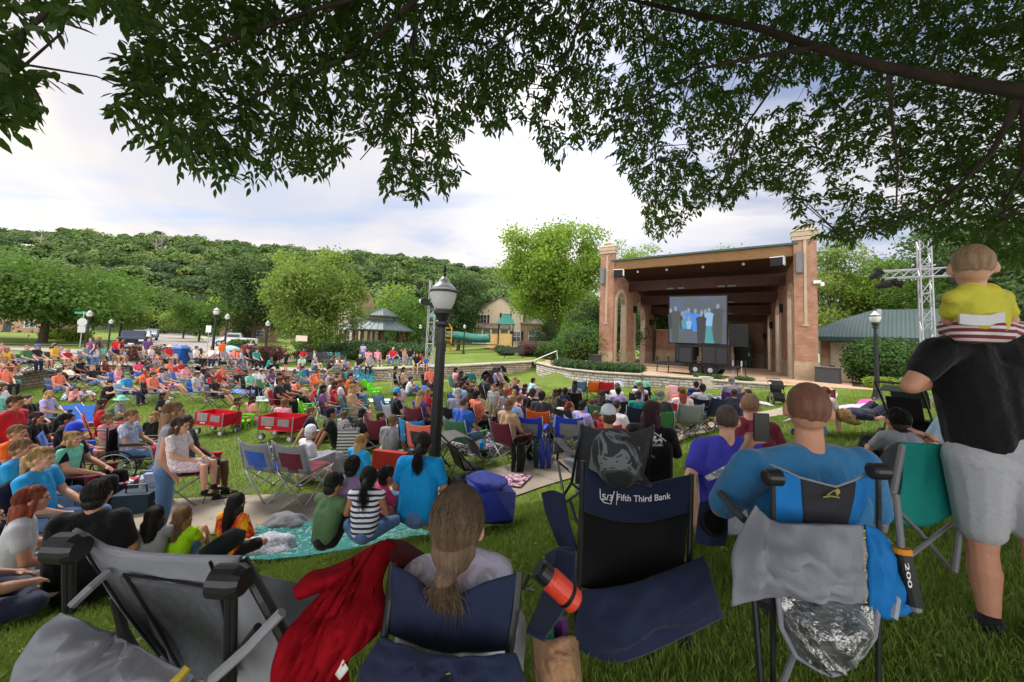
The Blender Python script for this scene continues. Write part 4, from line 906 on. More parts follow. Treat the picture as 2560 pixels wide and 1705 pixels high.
b = MB(); b.box((0, 0, .55), (.62, .6, 1.0), taper=1.12); b.obj('body', BLU, e); b = MB(); b.box((0, 0, 1.09), (.76, .74, .08)); b.box((0, 0, 1.2), (.7, .66, .14), taper=.7); b.obj('lid', mat('bin_lid', (.12, .25, .6), .4), e); b = MB(); b.box((.02, -.34, .6), (.3, .02, .26)); b.obj('label_plate', WHT, e)
for i, u in enumerate((318, 503, 512)):
    q = TP(u, 25.6); b = MB(); b.lathe([(.09, 0), (.09, .8), (.12, .86), (.1, .95), (.03, 1.05)], n=10); o = b.obj('bollard', BLK); o.location = q; tag(o, ['dark bollard near the woman in red by the cross street', 'left of two dark bollards by the road lamp post', 'right of two dark bollards by the road lamp post'][i], 'bollard', 'bollards along the street')
def bench(p, rz, lab):
    e = empty('park_bench', p, lab, 'bench', 'park benches', rz); m = mat('bench_slats', (.05, .055, .055), .7)
    b = MB(); [b.box((0, -.22 + .11 * k, .44), (1.8, .085, .03)) for k in range(5)]; b.obj('seat', m, e)
    b = MB(); [b.box((0, .3 + .03 * k, .55 + .12 * k), (1.8, .03, .09)) for k in range(4)]; b.obj('backrest', m, e)
    for sx_ in (-.8, .8):
        b = MB(); b.tube([(sx_, -.25, 0), (sx_, -.22, .42), (sx_, .28, .42), (sx_, .4, .95)], .025, 6); b.tube([(sx_, .28, .42), (sx_, .34, 0)], .025, 6); b.obj('leg', BLK, e)
bench(TP(808, 27.3), .1, 'dark slatted bench behind the child in pale blue'); bench(TP(1288, 33), -.1, 'dark bench in front of the planter wall by the walking boy')
# ------------------------------------------------------------------ vehicles
def vehicle(name, p, rz, kind, body, lab, cat):
    e = empty(name, p, lab, cat, 'vehicles parked along the street', rz)
    L_, Wd = (5.2, 1.95) if kind == 'truck' else (4.8, 1.9)
    if kind == 'truck': prof = [(-2.6, .45), (-2.6, 1.0), (-2.5, 1.12), (-1.25, 1.2), (-.75, 1.75), (.6, 1.78), (.85, 1.15), (2.55, 1.12), (2.6, .45)]
    else: prof = [(-2.4, .4), (-2.4, .85), (-2.2, 1.02), (-1.2, 1.12), (-.5, 1.62), (1.5, 1.66), (2.2, 1.15), (2.4, 1.0), (2.4, .4)]
    b = MB(); n = len(prof); vs = []
    for sx_, k in ((-1, .94), (-1, 1), (1, 1), (1, .94)): pass
    for y, s_ in ((-Wd / 2, 1), (-Wd / 2 + .12, 0), (Wd / 2 - .12, 0), (Wd / 2, 1)):
        vs += [(x, y if z < 1.15 else y * (.86 if s_ else .9), z - (.02 if s_ else 0)) for x, z in prof]
    fs = []
    for r in range(3):
        for i in range(n): j = (i + 1) % n; fs.append((r * n + i, r * n + j, (r + 1) * n + j, (r + 1) * n + i))
    fs += [tuple(range(n))[::-1], tuple(range(3 * n, 4 * n))]; b.add(vs, fs); bo = b.obj('body', body, e)
    a, c = (-.75, .6) if kind == 'truck' else (-.5, 1.5)
    for sg in (-1, 1):
        b = MB(); b.box(((a + c) / 2 - .05, sg * Wd * .452, 1.4), ((c - a) * .98, .03, .34)); b.obj('side_window', WIN, bo)
    b = MB(); b.add([(a - .42, -.72, 1.22), (a - .42, .72, 1.22), (a - .05, .68, 1.6), (a - .05, -.68, 1.6)], [(0, 1, 2, 3)]); b.obj('windscreen', WIN, bo)
    for x in (-1.55, 1.55):
        for sg in (-1, 1):
            b = MB(); M = Matrix.Translation((x, sg * (Wd / 2 - .08), .37)) @ Matrix.Rotation(math.pi / 2, 4, 'X'); b.lathe([(.2, -.12), (.37, -.12), (.37, .12), (.2, .12)], n=18, M=M); w2 = b.obj('wheel', BLKM, e)
            b = MB(); b.lathe([(.05, -.13), (.22, -.13), (.22, .13), (.05, .13)], n=12, M=M); b.obj('rim', ALU, w2)
    for sg in (-1, 1):
        b = MB(); b.box((-L_ / 2 - .0, sg * .68, .85), (.06, .34, .16)); b.obj('headlight', WHT, e)
    b = MB(); b.box((-L_ / 2 - .0, 0, .78), (.08, 1.0, .26)); b.obj('grille', BLKM, e)
    b = MB(); b.box((-L_ / 2 - .06, 0, .5), (.03, .4, .14)); b.obj('number_plate', WHT, e)
cm = lambda n, c: mat(n, c, .25, 0, spec=.6, metal=.3)
for u, d, rz, k, c, lab, nm in ((343, 38, 2.30, 'truck', cm('navy_paint', (.02, .025, .05)), 'dark pickup nearest in the row parked beside the road', 'pickup'), (360, 49, 2.30, 'car', cm('silver_paint', (.45, .46, .48)), 'silver car second in the row beside the road', 'parked_car'), (381, 60, 2.30, 'car', cm('blue_grey_paint', (.2, .26, .33)), 'blue-grey car third in the row beside the road', 'parked_car'), (388, 78, 2.30, 'car', cm('dark_teal_paint', (.06, .09, .1)), 'dark car farthest in the row beside the road', 'parked_car'), (594, 50, .55, 'truck', cm('silver_paint', (.45, .46, .48)), 'silver pickup parked in front of the tan brick house', 'pickup')):
    q = TP(u, d); vehicle(nm, q + Vector((0, 0, .05)), rz, k, c, lab, 'pickup' if k == 'truck' else 'car')
# ------------------------------------------------------------------ trees
def tree(name, p, R, H, n, s, m, lab, trunk_r=.2, zc=.58, rz_=.42, lumps=46, seed=0, grp=None, cr=.26, flat=1.0, multi=1):
    g = np.random.default_rng(seed); e = empty(name, p, lab, 'tree', grp)
    c = np.array([0, 0, H * zc]); E_ = []
    for i in range(lumps):
        d = g.normal(size=3); d /= np.linalg.norm(d); r = .62 + .3 * g.random() if i > lumps * .25 else .3
        k = cr * (.7 + .7 * g.random()); wob = 1 + .18 * math.sin(3 * math.atan2(d[1], d[0]) + seed) 
        q = c + d * np.array([R, R, H * rz_]) * r * wob
        tap = 1.0
        E_.append((*q, R * k * tap, R * k * tap, R * k * .62 * flat))
    V, Fq = leaf_cloud(E_, n, s, .75, clump=10, seed=seed, up=.5)
    link('crown', np_mesh('crown', V, Fq, [m]), e)
    b = MB(); zt = H * (zc - rz_ * .55)
    b.tube([(0, 0, -.15), (0, 0, .25), (.05, .02, zt * .6), (.1, 0, zt)], [trunk_r * 1.35, trunk_r, trunk_r * .85, trunk_r * .7], 10)
    for i in range(0, lumps, 2):
        q = Vector(E_[i][:3]); b.tube([(.08, 0, zt * .9), (q.x * .4, q.y * .4, zt + (q.z - zt) * .45), tuple(q)], [trunk_r * .42, trunk_r * .2, .02], 5)
    b.obj('trunk', TWIG, e)
    return e
LM1 = mat('maple_leaf', (0.085, 0.16, 0.03), .7, .4, .5, trans=.3)
LM2 = mat('linden_leaf', (0.17, 0.24, 0.055), .7, .4, .6, trans=.35)
LM3 = mat('bright_leaf', (0.19, 0.29, 0.045), .7, .4, .35, trans=.4)
LM4 = mat('forest_leaf', (0.085, 0.145, 0.035), .75, .5, .09, trans=.2, detail=3)
LM5 = mat('dark_tree_leaf', (0.055, 0.10, 0.03), .75, .35, .4, trans=.2)
def TQ(u, d): x = (u - 1280) / F * d; return (x, d, terr_z(x, d) if u < 1344 else FZ)
tree('spreading_tree', TQ(118, 41), 9.0, 8.8, 30000, .24, LM1, 'wide spreading dark green tree on the far lawn, left of the stop sign', .38, .60, .38, 90, 1, flat=.6)
tree('spreading_tree', TQ(-130, 44), 9.5, 10, 18000, .26, LM1, 'dark green tree cut by the edge, beyond the widest lawn tree', .35, .58, .4, 60, 21)
tree('round_tree', TQ(307, 54), 3.9, 7.6, 9000, .2, LM2, 'small round light green tree behind the parked dark pickup', .13, .62, .36, 36, 2)
tree('street_tree', TQ(505, 62), 4.2, 7.2, 8000, .22, LM1, 'brownish green low tree on the right of the road', .15, .6, .38, 36, 3)
tree('street_tree', TQ(465, 75), 3.6, 7.0, 5000, .22, LM2, 'pale green small tree just right of the road end', .15, .6, .38, 30, 4)
tree('linden_tree', TQ(782, 33), 4.35, 9.7, 30000, .16, LM2, 'light green full tree standing between gazebo and road', .27, .56, .42, 90, 5, cr=.22)
tree('tall_tree', TQ(640, 72), 7.5, 17, 16000, .32, LM5, 'tall dark tree behind the light green tree, on its left', .35, .55, .43, 60, 6)
tree('tall_tree', TQ(1150, 62), 4.2, 13.4, 12000, .26, LM5, 'dark tree behind the near lamp globe, right of the truss', .3, .55, .44, 50, 7)
tree('park_tree', TQ(1010, 90), 8.2, 12, 10000, .35, LM1, 'mid green round tree behind the gazebo roof', .3, .52, .45, 50, 8)
tree('park_tree', TQ(925, 110), 5.5, 12.5, 6000, .35, LM3, 'yellow-green tree between the steep roof and the gazebo', .3, .55, .42, 36, 9)
tree('bright_tree', TQ(1385, 49), 6.7, 18.6, 42000, .24, LM3, 'large bright yellow-green tree left of the stage', .4, .61, .39, 110, 10, cr=.22)
tree('bright_tree', TQ(1385, 60), 5.2, 14.5, 12000, .25, LM3, 'smaller bright green tree joined to the left of the large bright one', .3, .62, .36, 44, 11)
tree('thin_tree', TQ(1372, 60 - 12), 2.4, 4.2, 4000, .14, LM5, 'small dark evergreen at the foot of the large bright tree', .12, .52, .46, 24, 12)
for i, (u, d, R, H, m, lab) in enumerate(((1560, 62, 6.5, 19.5, LM3, 'bright tree rising directly behind the left pillar'), (1660, 66, 6, 16.5, LM3, 'lower green tree above the middle of the stage roof'), (1740, 68, 5, 18.5, LM1, 'thin-topped tree over the middle of the stage roof'), (1830, 66, 7, 20.5, LM3, 'broad bright tree above the right half of the stage roof'), (1935, 62, 6.5, 20, LM3, 'bright tree behind the right brick pillar'),
    (2080, 42, 5.5, 15, LM2, 'light tree above the left end of the green curved roof'), (2170, 44, 6, 14, LM1, 'mid green tree behind the green curved roof, middle'), (2260, 40, 5.5, 14.5, LM3, 'bright tree behind the light truss'), (2370, 36, 6, 14, LM1, 'tree behind the green roof toward the child on shoulders'), (2480, 30, 6, 14, LM1, 'dark tree behind the man in black'), (2620, 24, 6, 14, LM5, 'dark dense tree at the picture edge behind the man in black'))):
    tree('background_tree', TQ(u, d), R, H, 9000 if d > 50 else 13000, .26 if d > 50 else .2, m, lab, .28, .55, .44, 50, 30 + i, 'trees behind the stage')
tree('courtyard_tree', TQ(1610, 41), 4.5, 8, 7000, .2, LM1, 'dark tree seen through the left arches of the stage', .2, .5, .5, 40, 60)
tree('courtyard_tree', TQ(1520, 37), 3.6, 6.5, 7000, .18, LM5, 'dark foliage right behind the left pillar, seen in the first arch', .2, .45, .5, 40, 61)
# forest on the hill
RIDGE = [(-700, .27), (-300, .255), (0, .238), (150, .246), (300, .242), (540, .240), (700, .226), (870, .222), (1000, .214), (1100, .206), (1180, .196), (1260, .18), (1400, .14), (1700, .10), (2200, .08), (2900, .07)]
def hill_z(u, d):
    t = min(1, max(0, (d - 125) / 215)); return -.8 + (lerp_tab(u, RIDGE) * 340 - 9.5 + 2.45) * (t ** .85) if d > 125 else -.8
V = []; Fq = []; uu = list(range(-700, 2900, 60)); dd_ = [118, 140, 170, 200, 240, 280, 320, 345, 420, 520]
for d in dd_:
    for u in uu: V.append(((u - 1280) / F * d, d, hill_z(u, min(d, 345)) - 1.5 - max(0, d - 345) * .15))
for i in range(len(dd_) - 1):
    for j in range(len(uu) - 1): a = i * len(uu) + j; Fq.append((a, a + 1, a + len(uu) + 1, a + len(uu)))
tag(link('hills', np_mesh('hills', V, Fq, [mat('hill_floor', (.02, .035, .012), .95, .2, .1)], True)), None, None, None, 'structure')
_n = LM4.node_tree.nodes; _l = LM4.node_tree.links; _a = _n.new('ShaderNodeAttribute'); _a.attribute_name = 'tint'; _r = _n.new('ShaderNodeValToRGB'); _e = _r.color_ramp.elements
_e[0].color = (.035, .075, .028, 1); _e[1].color = (.17, .22, .05, 1); _q = _e.new(.45); _q.color = (.075, .135, .032, 1); _q = _e.new(.75); _q.color = (.11, .18, .04, 1)
_l.new(_a.outputs['Fac'], _r.inputs[0]); _l.new(_r.outputs[0], _n['Principled BSDF'].inputs['Base Color'])
def forest():
    g = np.random.default_rng(5); Vs = []; n = 0; dd2 = []
    crowns = []
    for k in range(1300):
        d = 128 + 218 * (g.random() ** .75); u = -420 + 1900 * g.random()
        if k < 260: d = 345; u = -420 + 1900 * k / 260 + g.normal() * 3
        x = (u - 1280) / F * d; R = 5.0 + 5.0 * g.random() ** 1.5; hz = hill_z(u, d)
        if k < 260: R *= .6 + .5 * g.random(); hz += 2.6 * math.sin(u * .021) + 1.6 * math.sin(u * .057) + g.random() * 2.5 - 1.6 + (5.0 if g.random() < .06 else 0)
        crowns.append((x, d, hz + 5.0 + (g.normal() * 2.2 if k >= 260 else 0), R))
    TI = []
    for (x, y, z, R) in crowns:
        m = 250; TI.append(np.full(m, np.clip(g.normal(.5, .28), 0, 1))); lump = g.normal(size=(7, 3)); lump /= np.linalg.norm(lump, axis=1)[:, None]; lump[:, 2] = np.abs(lump[:, 2]) * .8
        lp_ = lump * R * .55; pk = g.integers(0, 7, m); dr = g.normal(size=(m, 3)); dr /= np.linalg.norm(dr, axis=1)[:, None]
        dr[:, 2] = np.abs(dr[:, 2]) * .9 - .15; dr[:, 1] = -np.abs(dr[:, 1]) + .3 * g.random(m)
        p = np.array([x, y, z]) + lp_[pk] * [1, 1, .8] + dr * R * .55 * (.8 + .25 * g.random(m))[:, None]
        nn = dr + g.normal(size=(m, 3)) * .35 + [0, 0, .3]; nn /= np.linalg.norm(nn, axis=1)[:, None]
        a = np.cross(nn, g.normal(size=(m, 3))); a /= np.linalg.norm(a, axis=1)[:, None]; b_ = np.cross(nn, a)
        s_ = (.75 + .75 * g.random(m))[:, None]; a *= s_ * .85; b_ *= s_ * .55
        Vs.append(np.stack([p - a, p - b_, p + a, p + b_], 1).reshape(-1, 3))
    V = np.concatenate(Vs); o = link('forest', np_mesh('forest', V, np.arange(len(V)).reshape(-1, 4), [LM4], attr=np.concatenate(TI))); tag(o, None, None, None, 'stuff')
forest()
for i, (u, d, h) in enumerate(((80, 232, 20), (385, 262, 20), (372, 250, 15))):
    q = ((u - 1280) / F * d, d, hill_z(u, d)); e = empty('bare_tree', q, ['pale bare tree on the wooded hill, far left', 'pale bare forked tree halfway up the wooded hill', 'pale bare tree just below the forked one on the hill'][i], 'tree')
    b = MB(); g = random.Random(i); b.tube([(0, 0, 0), (.3, 0, h * .5), (0, 0, h)], [.5, .35, .1], 6)
    for k in range(14): z = h * (.35 + .6 * g.random()); a = g.random() * 6.28; l = h * .3 * (1.2 - z / h); b.tube([(0.2, 0, z), (l * math.cos(a) * .6, l * math.sin(a) * .6, z + l * .5), (l * math.cos(a), l * math.sin(a), z + l)], [.2, .12, .04], 4)
    b.obj('trunk', mat('pale_bark', (.30, .26, .22), .9), e)
g = random.Random(9)
for i in range(14):       # conifers and understorey trees along the foot of the hill
    u = -60 + i * 92 + g.random() * 30; d = 105 + g.random() * 14
    tree('woodland_tree', TQ(u, d), 6.5 + 3 * g.random(), 12 + 5 * g.random() - (3 if 330 < u < 520 else 0), 3800, .5, [LM1, LM5, LM1, LM3][i % 4] if not 330 < u < 520 else LM5, 'woodland tree at the foot of the hill, number %s from the left edge' % ['one', 'two', 'three', 'four', 'five', 'six', 'seven', 'eight', 'nine', 'ten', 'eleven', 'twelve', 'thirteen', 'fourteen'][i], .4, .5, .5, 40, 70 + i, 'trees along the foot of the hill')
# ------------------------------------------------------------------ the shade tree overhead (ash)
ash = empty('shade_tree', (5.4, 2.3, lawn_z(5.4, 2.3)), 'big ash tree whose dark leafy branches hang over the whole scene', 'tree')
ASHT = Matrix.Translation((-5.4, -2.3, -lawn_z(5.4, 2.3)))
ASHL = mat('ash_leaf', (0.052, 0.10, 0.018), .55, .35, 1.2, trans=.34, spec=.3)
BARK = mat('ash_bark', (0.05, 0.036, 0.028), .95, .35, 5, .9, 14, stretch=(1, 1, 1))
BR = []      # limbs as lists of (point, radius)
def limb(pts, r0, r1):
    n = len(pts); BR.append([(Vector(p), r0 + (r1 - r0) * i / (n - 1)) for i, p in enumerate(pts)])
root = Vector((5.4, 2.3, 4.3))
limb([root, P(2700, 262, 3.1), P(2560, 228, 3.2), P(2400, 205, 3.3), P(2200, 165, 3.4), P(2040, 118, 3.6), P(1900, 70, 3.8), P(1750, 38, 4.0), P(1600, 5, 4.2), P(1450, -40, 4.4)], .075, .015)
limb([P(2040, 118, 3.6), P(1900, 140, 3.6), P(1760, 170, 3.7), P(1600, 260, 3.8)], .03, .01)
limb([P(2220, 170, 3.4), P(2230, 300, 3.4), P(2245, 420, 3.5), P(2240, 520, 3.5)], .018, .006)
limb([P(1980, 95, 3.7), P(1930, 220, 3.7), P(1840, 350, 3.8), P(1800, 480, 3.8)], .016, .006)
limb([root, P(2300, -150, 3.2), P(1600, -180, 3.2), P(1100, -60, 3.0), P(900, 130, 2.9), P(640, 240, 2.7), P(480, 330, 2.6)], .05, .006)
limb([P(1100, -60, 3.0), P(1040, 60, 3.1), P(1030, 200, 3.2), P(1028, 360, 3.3), P(1030, 430, 3.4)], .02, .004)
limb([P(1100, -60, 3.0), P(800, 20, 2.7), P(600, 90, 2.5), P(420, 180, 2.4), P(330, 260, 2.3)], .022, .005)
limb([P(1600, -180, 3.2), P(1100, -250, 2.4), P(500, -160, 2.1), P(200, -40, 1.9), P(60, 80, 1.8), P(40, 200, 1.75)], .04, .005)
limb([P(1600, -180, 3.2), P(1450, 60, 3.6), P(1380, 220, 3.8), P(1340, 330, 3.9)], .02, .005)
limb([P(1600, -180, 3.2), P(1250, 100, 3.4), P(1180, 260, 3.5)], .016, .005)
limb([P(1600, 5, 4.2), P(1620, 200, 4.4), P(1640, 400, 4.5), P(1640, 560, 4.5)], .014, .005)
limb([P(2560, 228, 3.2), P(2480, 380, 3.6), P(2360, 500, 4.0), P(2200, 570, 4.2), P(2080, 590, 4.3)], .03, .006)
limb([P(2560, 228, 3.2), P(2560, 420, 3.6), P(2480, 560, 4.2)], .03, .006)
limb([P(1040, 60, 3.1), P(960, 330, 3.1), P(900, 400, 3.2)], .012, .004)
b = MB(); b.tube([(5.4, 2.3, lawn_z(5.4, 2.3) - .2), (5.4, 2.3, lawn_z(5.4, 2.3) + .4), (5.42, 2.3, 2.8), root], [.34, .26, .22, .2], 14, M=ASHT)
b.tube([root, root + Vector((-1.2, -2.5, 2.2)), root + Vector((-3, -5, 3.2))], [.16, .1, .03], 8, M=ASHT); b.tube([root, root + Vector((1.2, 2, 2.4)), root + Vector((2.5, 4, 4))], [.16, .1, .03], 8, M=ASHT)
b.obj('trunk', BARK, ash)
for L_ in BR:
    b = MB(); b.tube([p for p, r in L_], [r for p, r in L_], 9 if L_[0][1] > .05 else 6, M=ASHT); b.obj('limb', BARK, ash, smooth=True)
POLY = [(-120, -60), (-120, 320), (0, 318), (35, 292), (80, 290), (95, 262), (120, 262), (105, 225), (170, 215), (110, 185), (80, 150), (60, 100), (50, 60), (100, 45), (150, 38), (230, 50), (320, 30), (345, 40), (330, 95), (330, 150), (310, 205), (300, 250), (275, 300), (330, 350), (410, 385), (450, 420), (520, 440), (600, 445), (660, 450), (700, 430), (800, 430), (850, 400), (880, 350), (950, 345), (985, 380), (960, 430), (950, 460), (1000, 490), (1040, 495), (1055, 465), (1110, 470), (1150, 455), (1140, 390), (1130, 350), (1180, 310), (1250, 325), (1290, 290), (1345, 340), (1375, 410), (1405, 400), (1430, 365), (1500, 360), (1530, 335), (1550, 420), (1560, 450), (1600, 470), (1610, 520), (1600, 570), (1640, 595), (1700, 575), (1740, 520), (1790, 500), (1800, 530), (1860, 490), (1900, 460), (1940, 480), (1985, 520), (2010, 575), (2090, 615), (2180, 590), (2260, 570), (2330, 590), (2420, 610), (2500, 650), (2600, 690), (2700, 690), (2700, -60)]
HOLES = [((1370, 290), 62, .8), ((1345, 240), 45, .6), ((1525, 150), 38, .7), ((1880, 290), 55, .75), ((1985, 235), 60, .8), ((1840, 200), 40, .75), ((1990, 420), 45, .55), ((2110, 440), 60, .7), ((2240, 470), 55, .7), ((2080, 520), 70, .7), ((1700, 330), 40, .6), ((1760, 380), 45, .6), ((1060, 300), 35, .6), ((900, 280), 30, .5), ((560, 250), 40, .55), ((750, 300), 35, .5), ((1290, 130), 40, .5), ((1620, 60), 30, .5), ((1200, 390), 60, .8), ((880, 360), 26, .7), ((2050, 90), 40, .3), ((1480, 300), 40, .5), ((2160, 420), 40, .6), ((640, 400), 30, .4), ((1910, 540), 40, .8), ((1740, 590), 30, .8), ((1000, 420), 24, .6)]
PA = np.array(POLY, float)
def inside(x, y):
    c = np.zeros(len(x), bool); n = len(PA)
    for i in range(n):
        x0, y0 = PA[i]; x1, y1 = PA[(i + 1) % n]
        if y0 == y1: continue
        t = (y0 > y) != (y1 > y); c ^= t & (x < (x1 - x0) * (y - y0) / (y1 - y0) + x0)
    return c
DMAP = [(-120, 1.7), (200, 1.85), (330, 2.4), (700, 3.0), (1000, 3.5), (1400, 4.5), (1700, 5.3), (2000, 5.2), (2560, 4.8), (2700, 4.6)]
def canopy():
    g = np.random.default_rng(17); n0 = 19000
    x = -120 + 2820 * g.random(n0); y = -60 + 750 * g.random(n0); ok = inside(x, y)
    # denser toward the left where leaves are nearer would overfill: thin by apparent size
    dm = np.interp(x, [t[0] for t in DMAP], [t[1] for t in DMAP])
    ok &= g.random(n0) < np.clip((dm / 5.3) ** 1.75 * np.where((x > 2200) & (y > 330), 1.8, 1.0), .12, 1)
    for (c, r, pr) in HOLES:
        inh = np.hypot(x - c[0], (y - c[1])) < r * (.8 + .4 * np.sin(x * .05)); ok &= ~(inh & (g.random(n0) < pr))
    x, y, dm = x[ok], y[ok], dm[ok]; n = len(x); d = dm * (.82 + .42 * g.random(n))
    A = np.array([tuple(P(a, b2, c)) for a, b2, c in zip(x, y, d)])
    V = []; leaflets = []
    # nearest limb node -> direction of the spray
    nodes = np.array([tuple(p) for L_ in BR for p, r in L_]); fine = []
    for L_ in BR:
        for i in range(len(L_) - 1):
            for k in range(6): fine.append(tuple(L_[i][0].lerp(L_[i + 1][0], k / 6)))
    fine = np.array(fine)
    tw = MB(); cent = A[g.integers(0, n, 520)]
    for q in cent:                       # twigs
        dd = np.linalg.norm(fine - q, axis=1); f0 = fine[int(np.argmin(dd))]; v = q - f0; ln = np.linalg.norm(v)
        if ln < .08 or ln > 1.5: continue
        m = f0 + v * .5 + np.array([g.normal() * .05, g.normal() * .05, .10 * ln]); tw.tube([tuple(f0), tuple(m), tuple(q)], [.007, .0045, .002], 4, cap=False, M=ASHT)
    tw.obj('twig_spray', BARK, ash, fix=False)['kind'] = 'stuff'
    for i in range(n):
        q = A[i]; dd = np.linalg.norm(cent - q, axis=1); cidx = int(np.argmin(dd)); out = q - fine[int(np.argmin(np.linalg.norm(fine - q, axis=1)))]
        o = out / (np.linalg.norm(out) + 1e-6) * .6 + g.normal(size=3) * .45 + np.array([0, 0, -.35]); o /= np.linalg.norm(o)
        k = int(g.integers(3, 5)); ln = .14 + .06 * g.random(); side = np.cross(o, [0, 0, 1.0]) + g.normal(size=3) * .35; side /= np.linalg.norm(side)
        for j in range(k + 1):
            for sg in ((-1, 1) if j < k else (0,)):
                b0 = q + o * ln * ((j + .3) / (k + .3) - .5); dirv = o * (.55 if sg else 1) + side * sg * .8 + np.array([0, 0, -.28 - .25 * g.random()]) + g.normal(size=3) * .16; dirv /= np.linalg.norm(dirv)
                leaflets.append((b0, dirv, (.068 + .034 * g.random()), side))
    B0 = np.array([l[0] for l in leaflets]); D = np.array([l[1] for l in leaflets]); S = np.array([l[2] for l in leaflets])[:, None]; m = len(B0)
    W = np.cross(D, g.normal(size=(m, 3)) * .5 + np.array([0, 0, 1.0])); W /= np.linalg.norm(W, axis=1)[:, None] + 1e-9; Nn = np.cross(W, D)
    w = S * .19
    V = np.stack([B0, B0 + D * S * .28 + W * w * .9 + Nn * S * .03, B0 + D * S * .62 + W * w * .8 + Nn * S * .02, B0 + D * S * 1.0 - Nn * S * .08,
                  B0 + D * S * .62 - W * w * .8 + Nn * S * .02, B0 + D * S * .28 - W * w * .9 + Nn * S * .03, B0 + D * S * .5 - Nn * S * .03], 1)
    V[:, :, 0] -= 5.4; V[:, :, 1] -= 2.3; V[:, :, 2] -= lawn_z(5.4, 2.3)
    o = np.arange(m)[:, None] * 7
    Fq = np.concatenate([o + [0, 1, 2, 6], o + [6, 2, 3, 4], o + [0, 6, 4, 5]])
    link('crown', np_mesh('crown', V.reshape(-1, 3), Fq, [ASHL]), ash)
    # the rest of the crown, above and behind the viewer
    E_ = []
    for i in range(900):
        E_.append((-14 + 18 * g.random(), -8 + 17 * g.random(), 3.2 + 9.5 * g.random(), 1.2, 1.2, .6))
    E_ = [e_ for e_ in E_ if not (e_[1] + 2.3 > -1.0 and (e_[2] + 1.25 - .7 - 2.45) < 1.06 * (e_[1] + 2.3 + 1.1))]
    V, Fq = leaf_cloud(E_, 110000, .19, .9, seed=4); link('crown', np_mesh('upper_crown', V, Fq, [ASHL]), ash)
canopy()
# ------------------------------------------------------------------ figures
CN = dict(pink='e79aa8', hotpink='e0487c', coral='ee7a62', red='c4202c', maroon='6d1c30', orange='f06a20', yellow='e2b23c', lemon='e6d98a', lime='b4e61e', green='3f7a4e', sage='6f7f5c', mint='78d3b8', teal='1d8f8a', cyan='1f9ad8', sky='a9c9e0', blue='2c5fc0', royal='2744c8', navy='20263f', purple='62407c', lavender='b6a8d6', plum='7a5478', white='e4e2e6', cream='e2d6c0', grey='8d8f96', silver='b9babd', charcoal='3a3b40', black='141416', tan='b99a78', brown='6a4632', olive='6e6a4a', denim='5878a4', khaki='b4a182', floral='e8a08e', plaid='9c8a90', meshcap='c8ccd2', blueteal='2a6f9e', paleyellow='c9c244', indigo='3f3fae', mauve='8c7a9e')
HAIRC = dict(brown='4a3020', dark='1d1512', black='0c0a0b', blonde='b89560', tan='8c6a48', red='a04a20', grey='8c8884', white='cfccc8', ginger='8a3c22')
SKIN = [mat('skin_%d' % i, c, .55, .08, 8, .15, 60, spec=.35) for i, c in enumerate(('cf9c82', 'bf8a6e', 'a87258', '603e30', 'd8a890'))]
EYE = mat('eye_dark', (.02, .015, .012), .2); LIP = mat('lip', 'a45a50', .5)
HAIRC.update(maroonhair='3c1c22', fuzz='7a4e3a', fuzzdark='4c3a30', fuzzfair='9a7c5c', chestnut='75604a')
HAIRM = {}
def hairm(c):
    if c not in HAIRM: HAIRM[c] = mat('hair_' + c, HAIRC[c], .5, .35, 9, .9, 60, stretch=(6, 6, .7), spec=.45, bdist=.01)
    return HAIRM[c]
def clothc(n): return cloth(CN.get(n, n), n)
V_ = Vector
def mirror(d):
    r = {}
    for k, v in d.items():
        if k.endswith('_'): r[k + 'L'] = V_((-v[0], v[1], v[2])); r[k + 'R'] = V_(v)
        else: r[k] = V_(v)
    return r
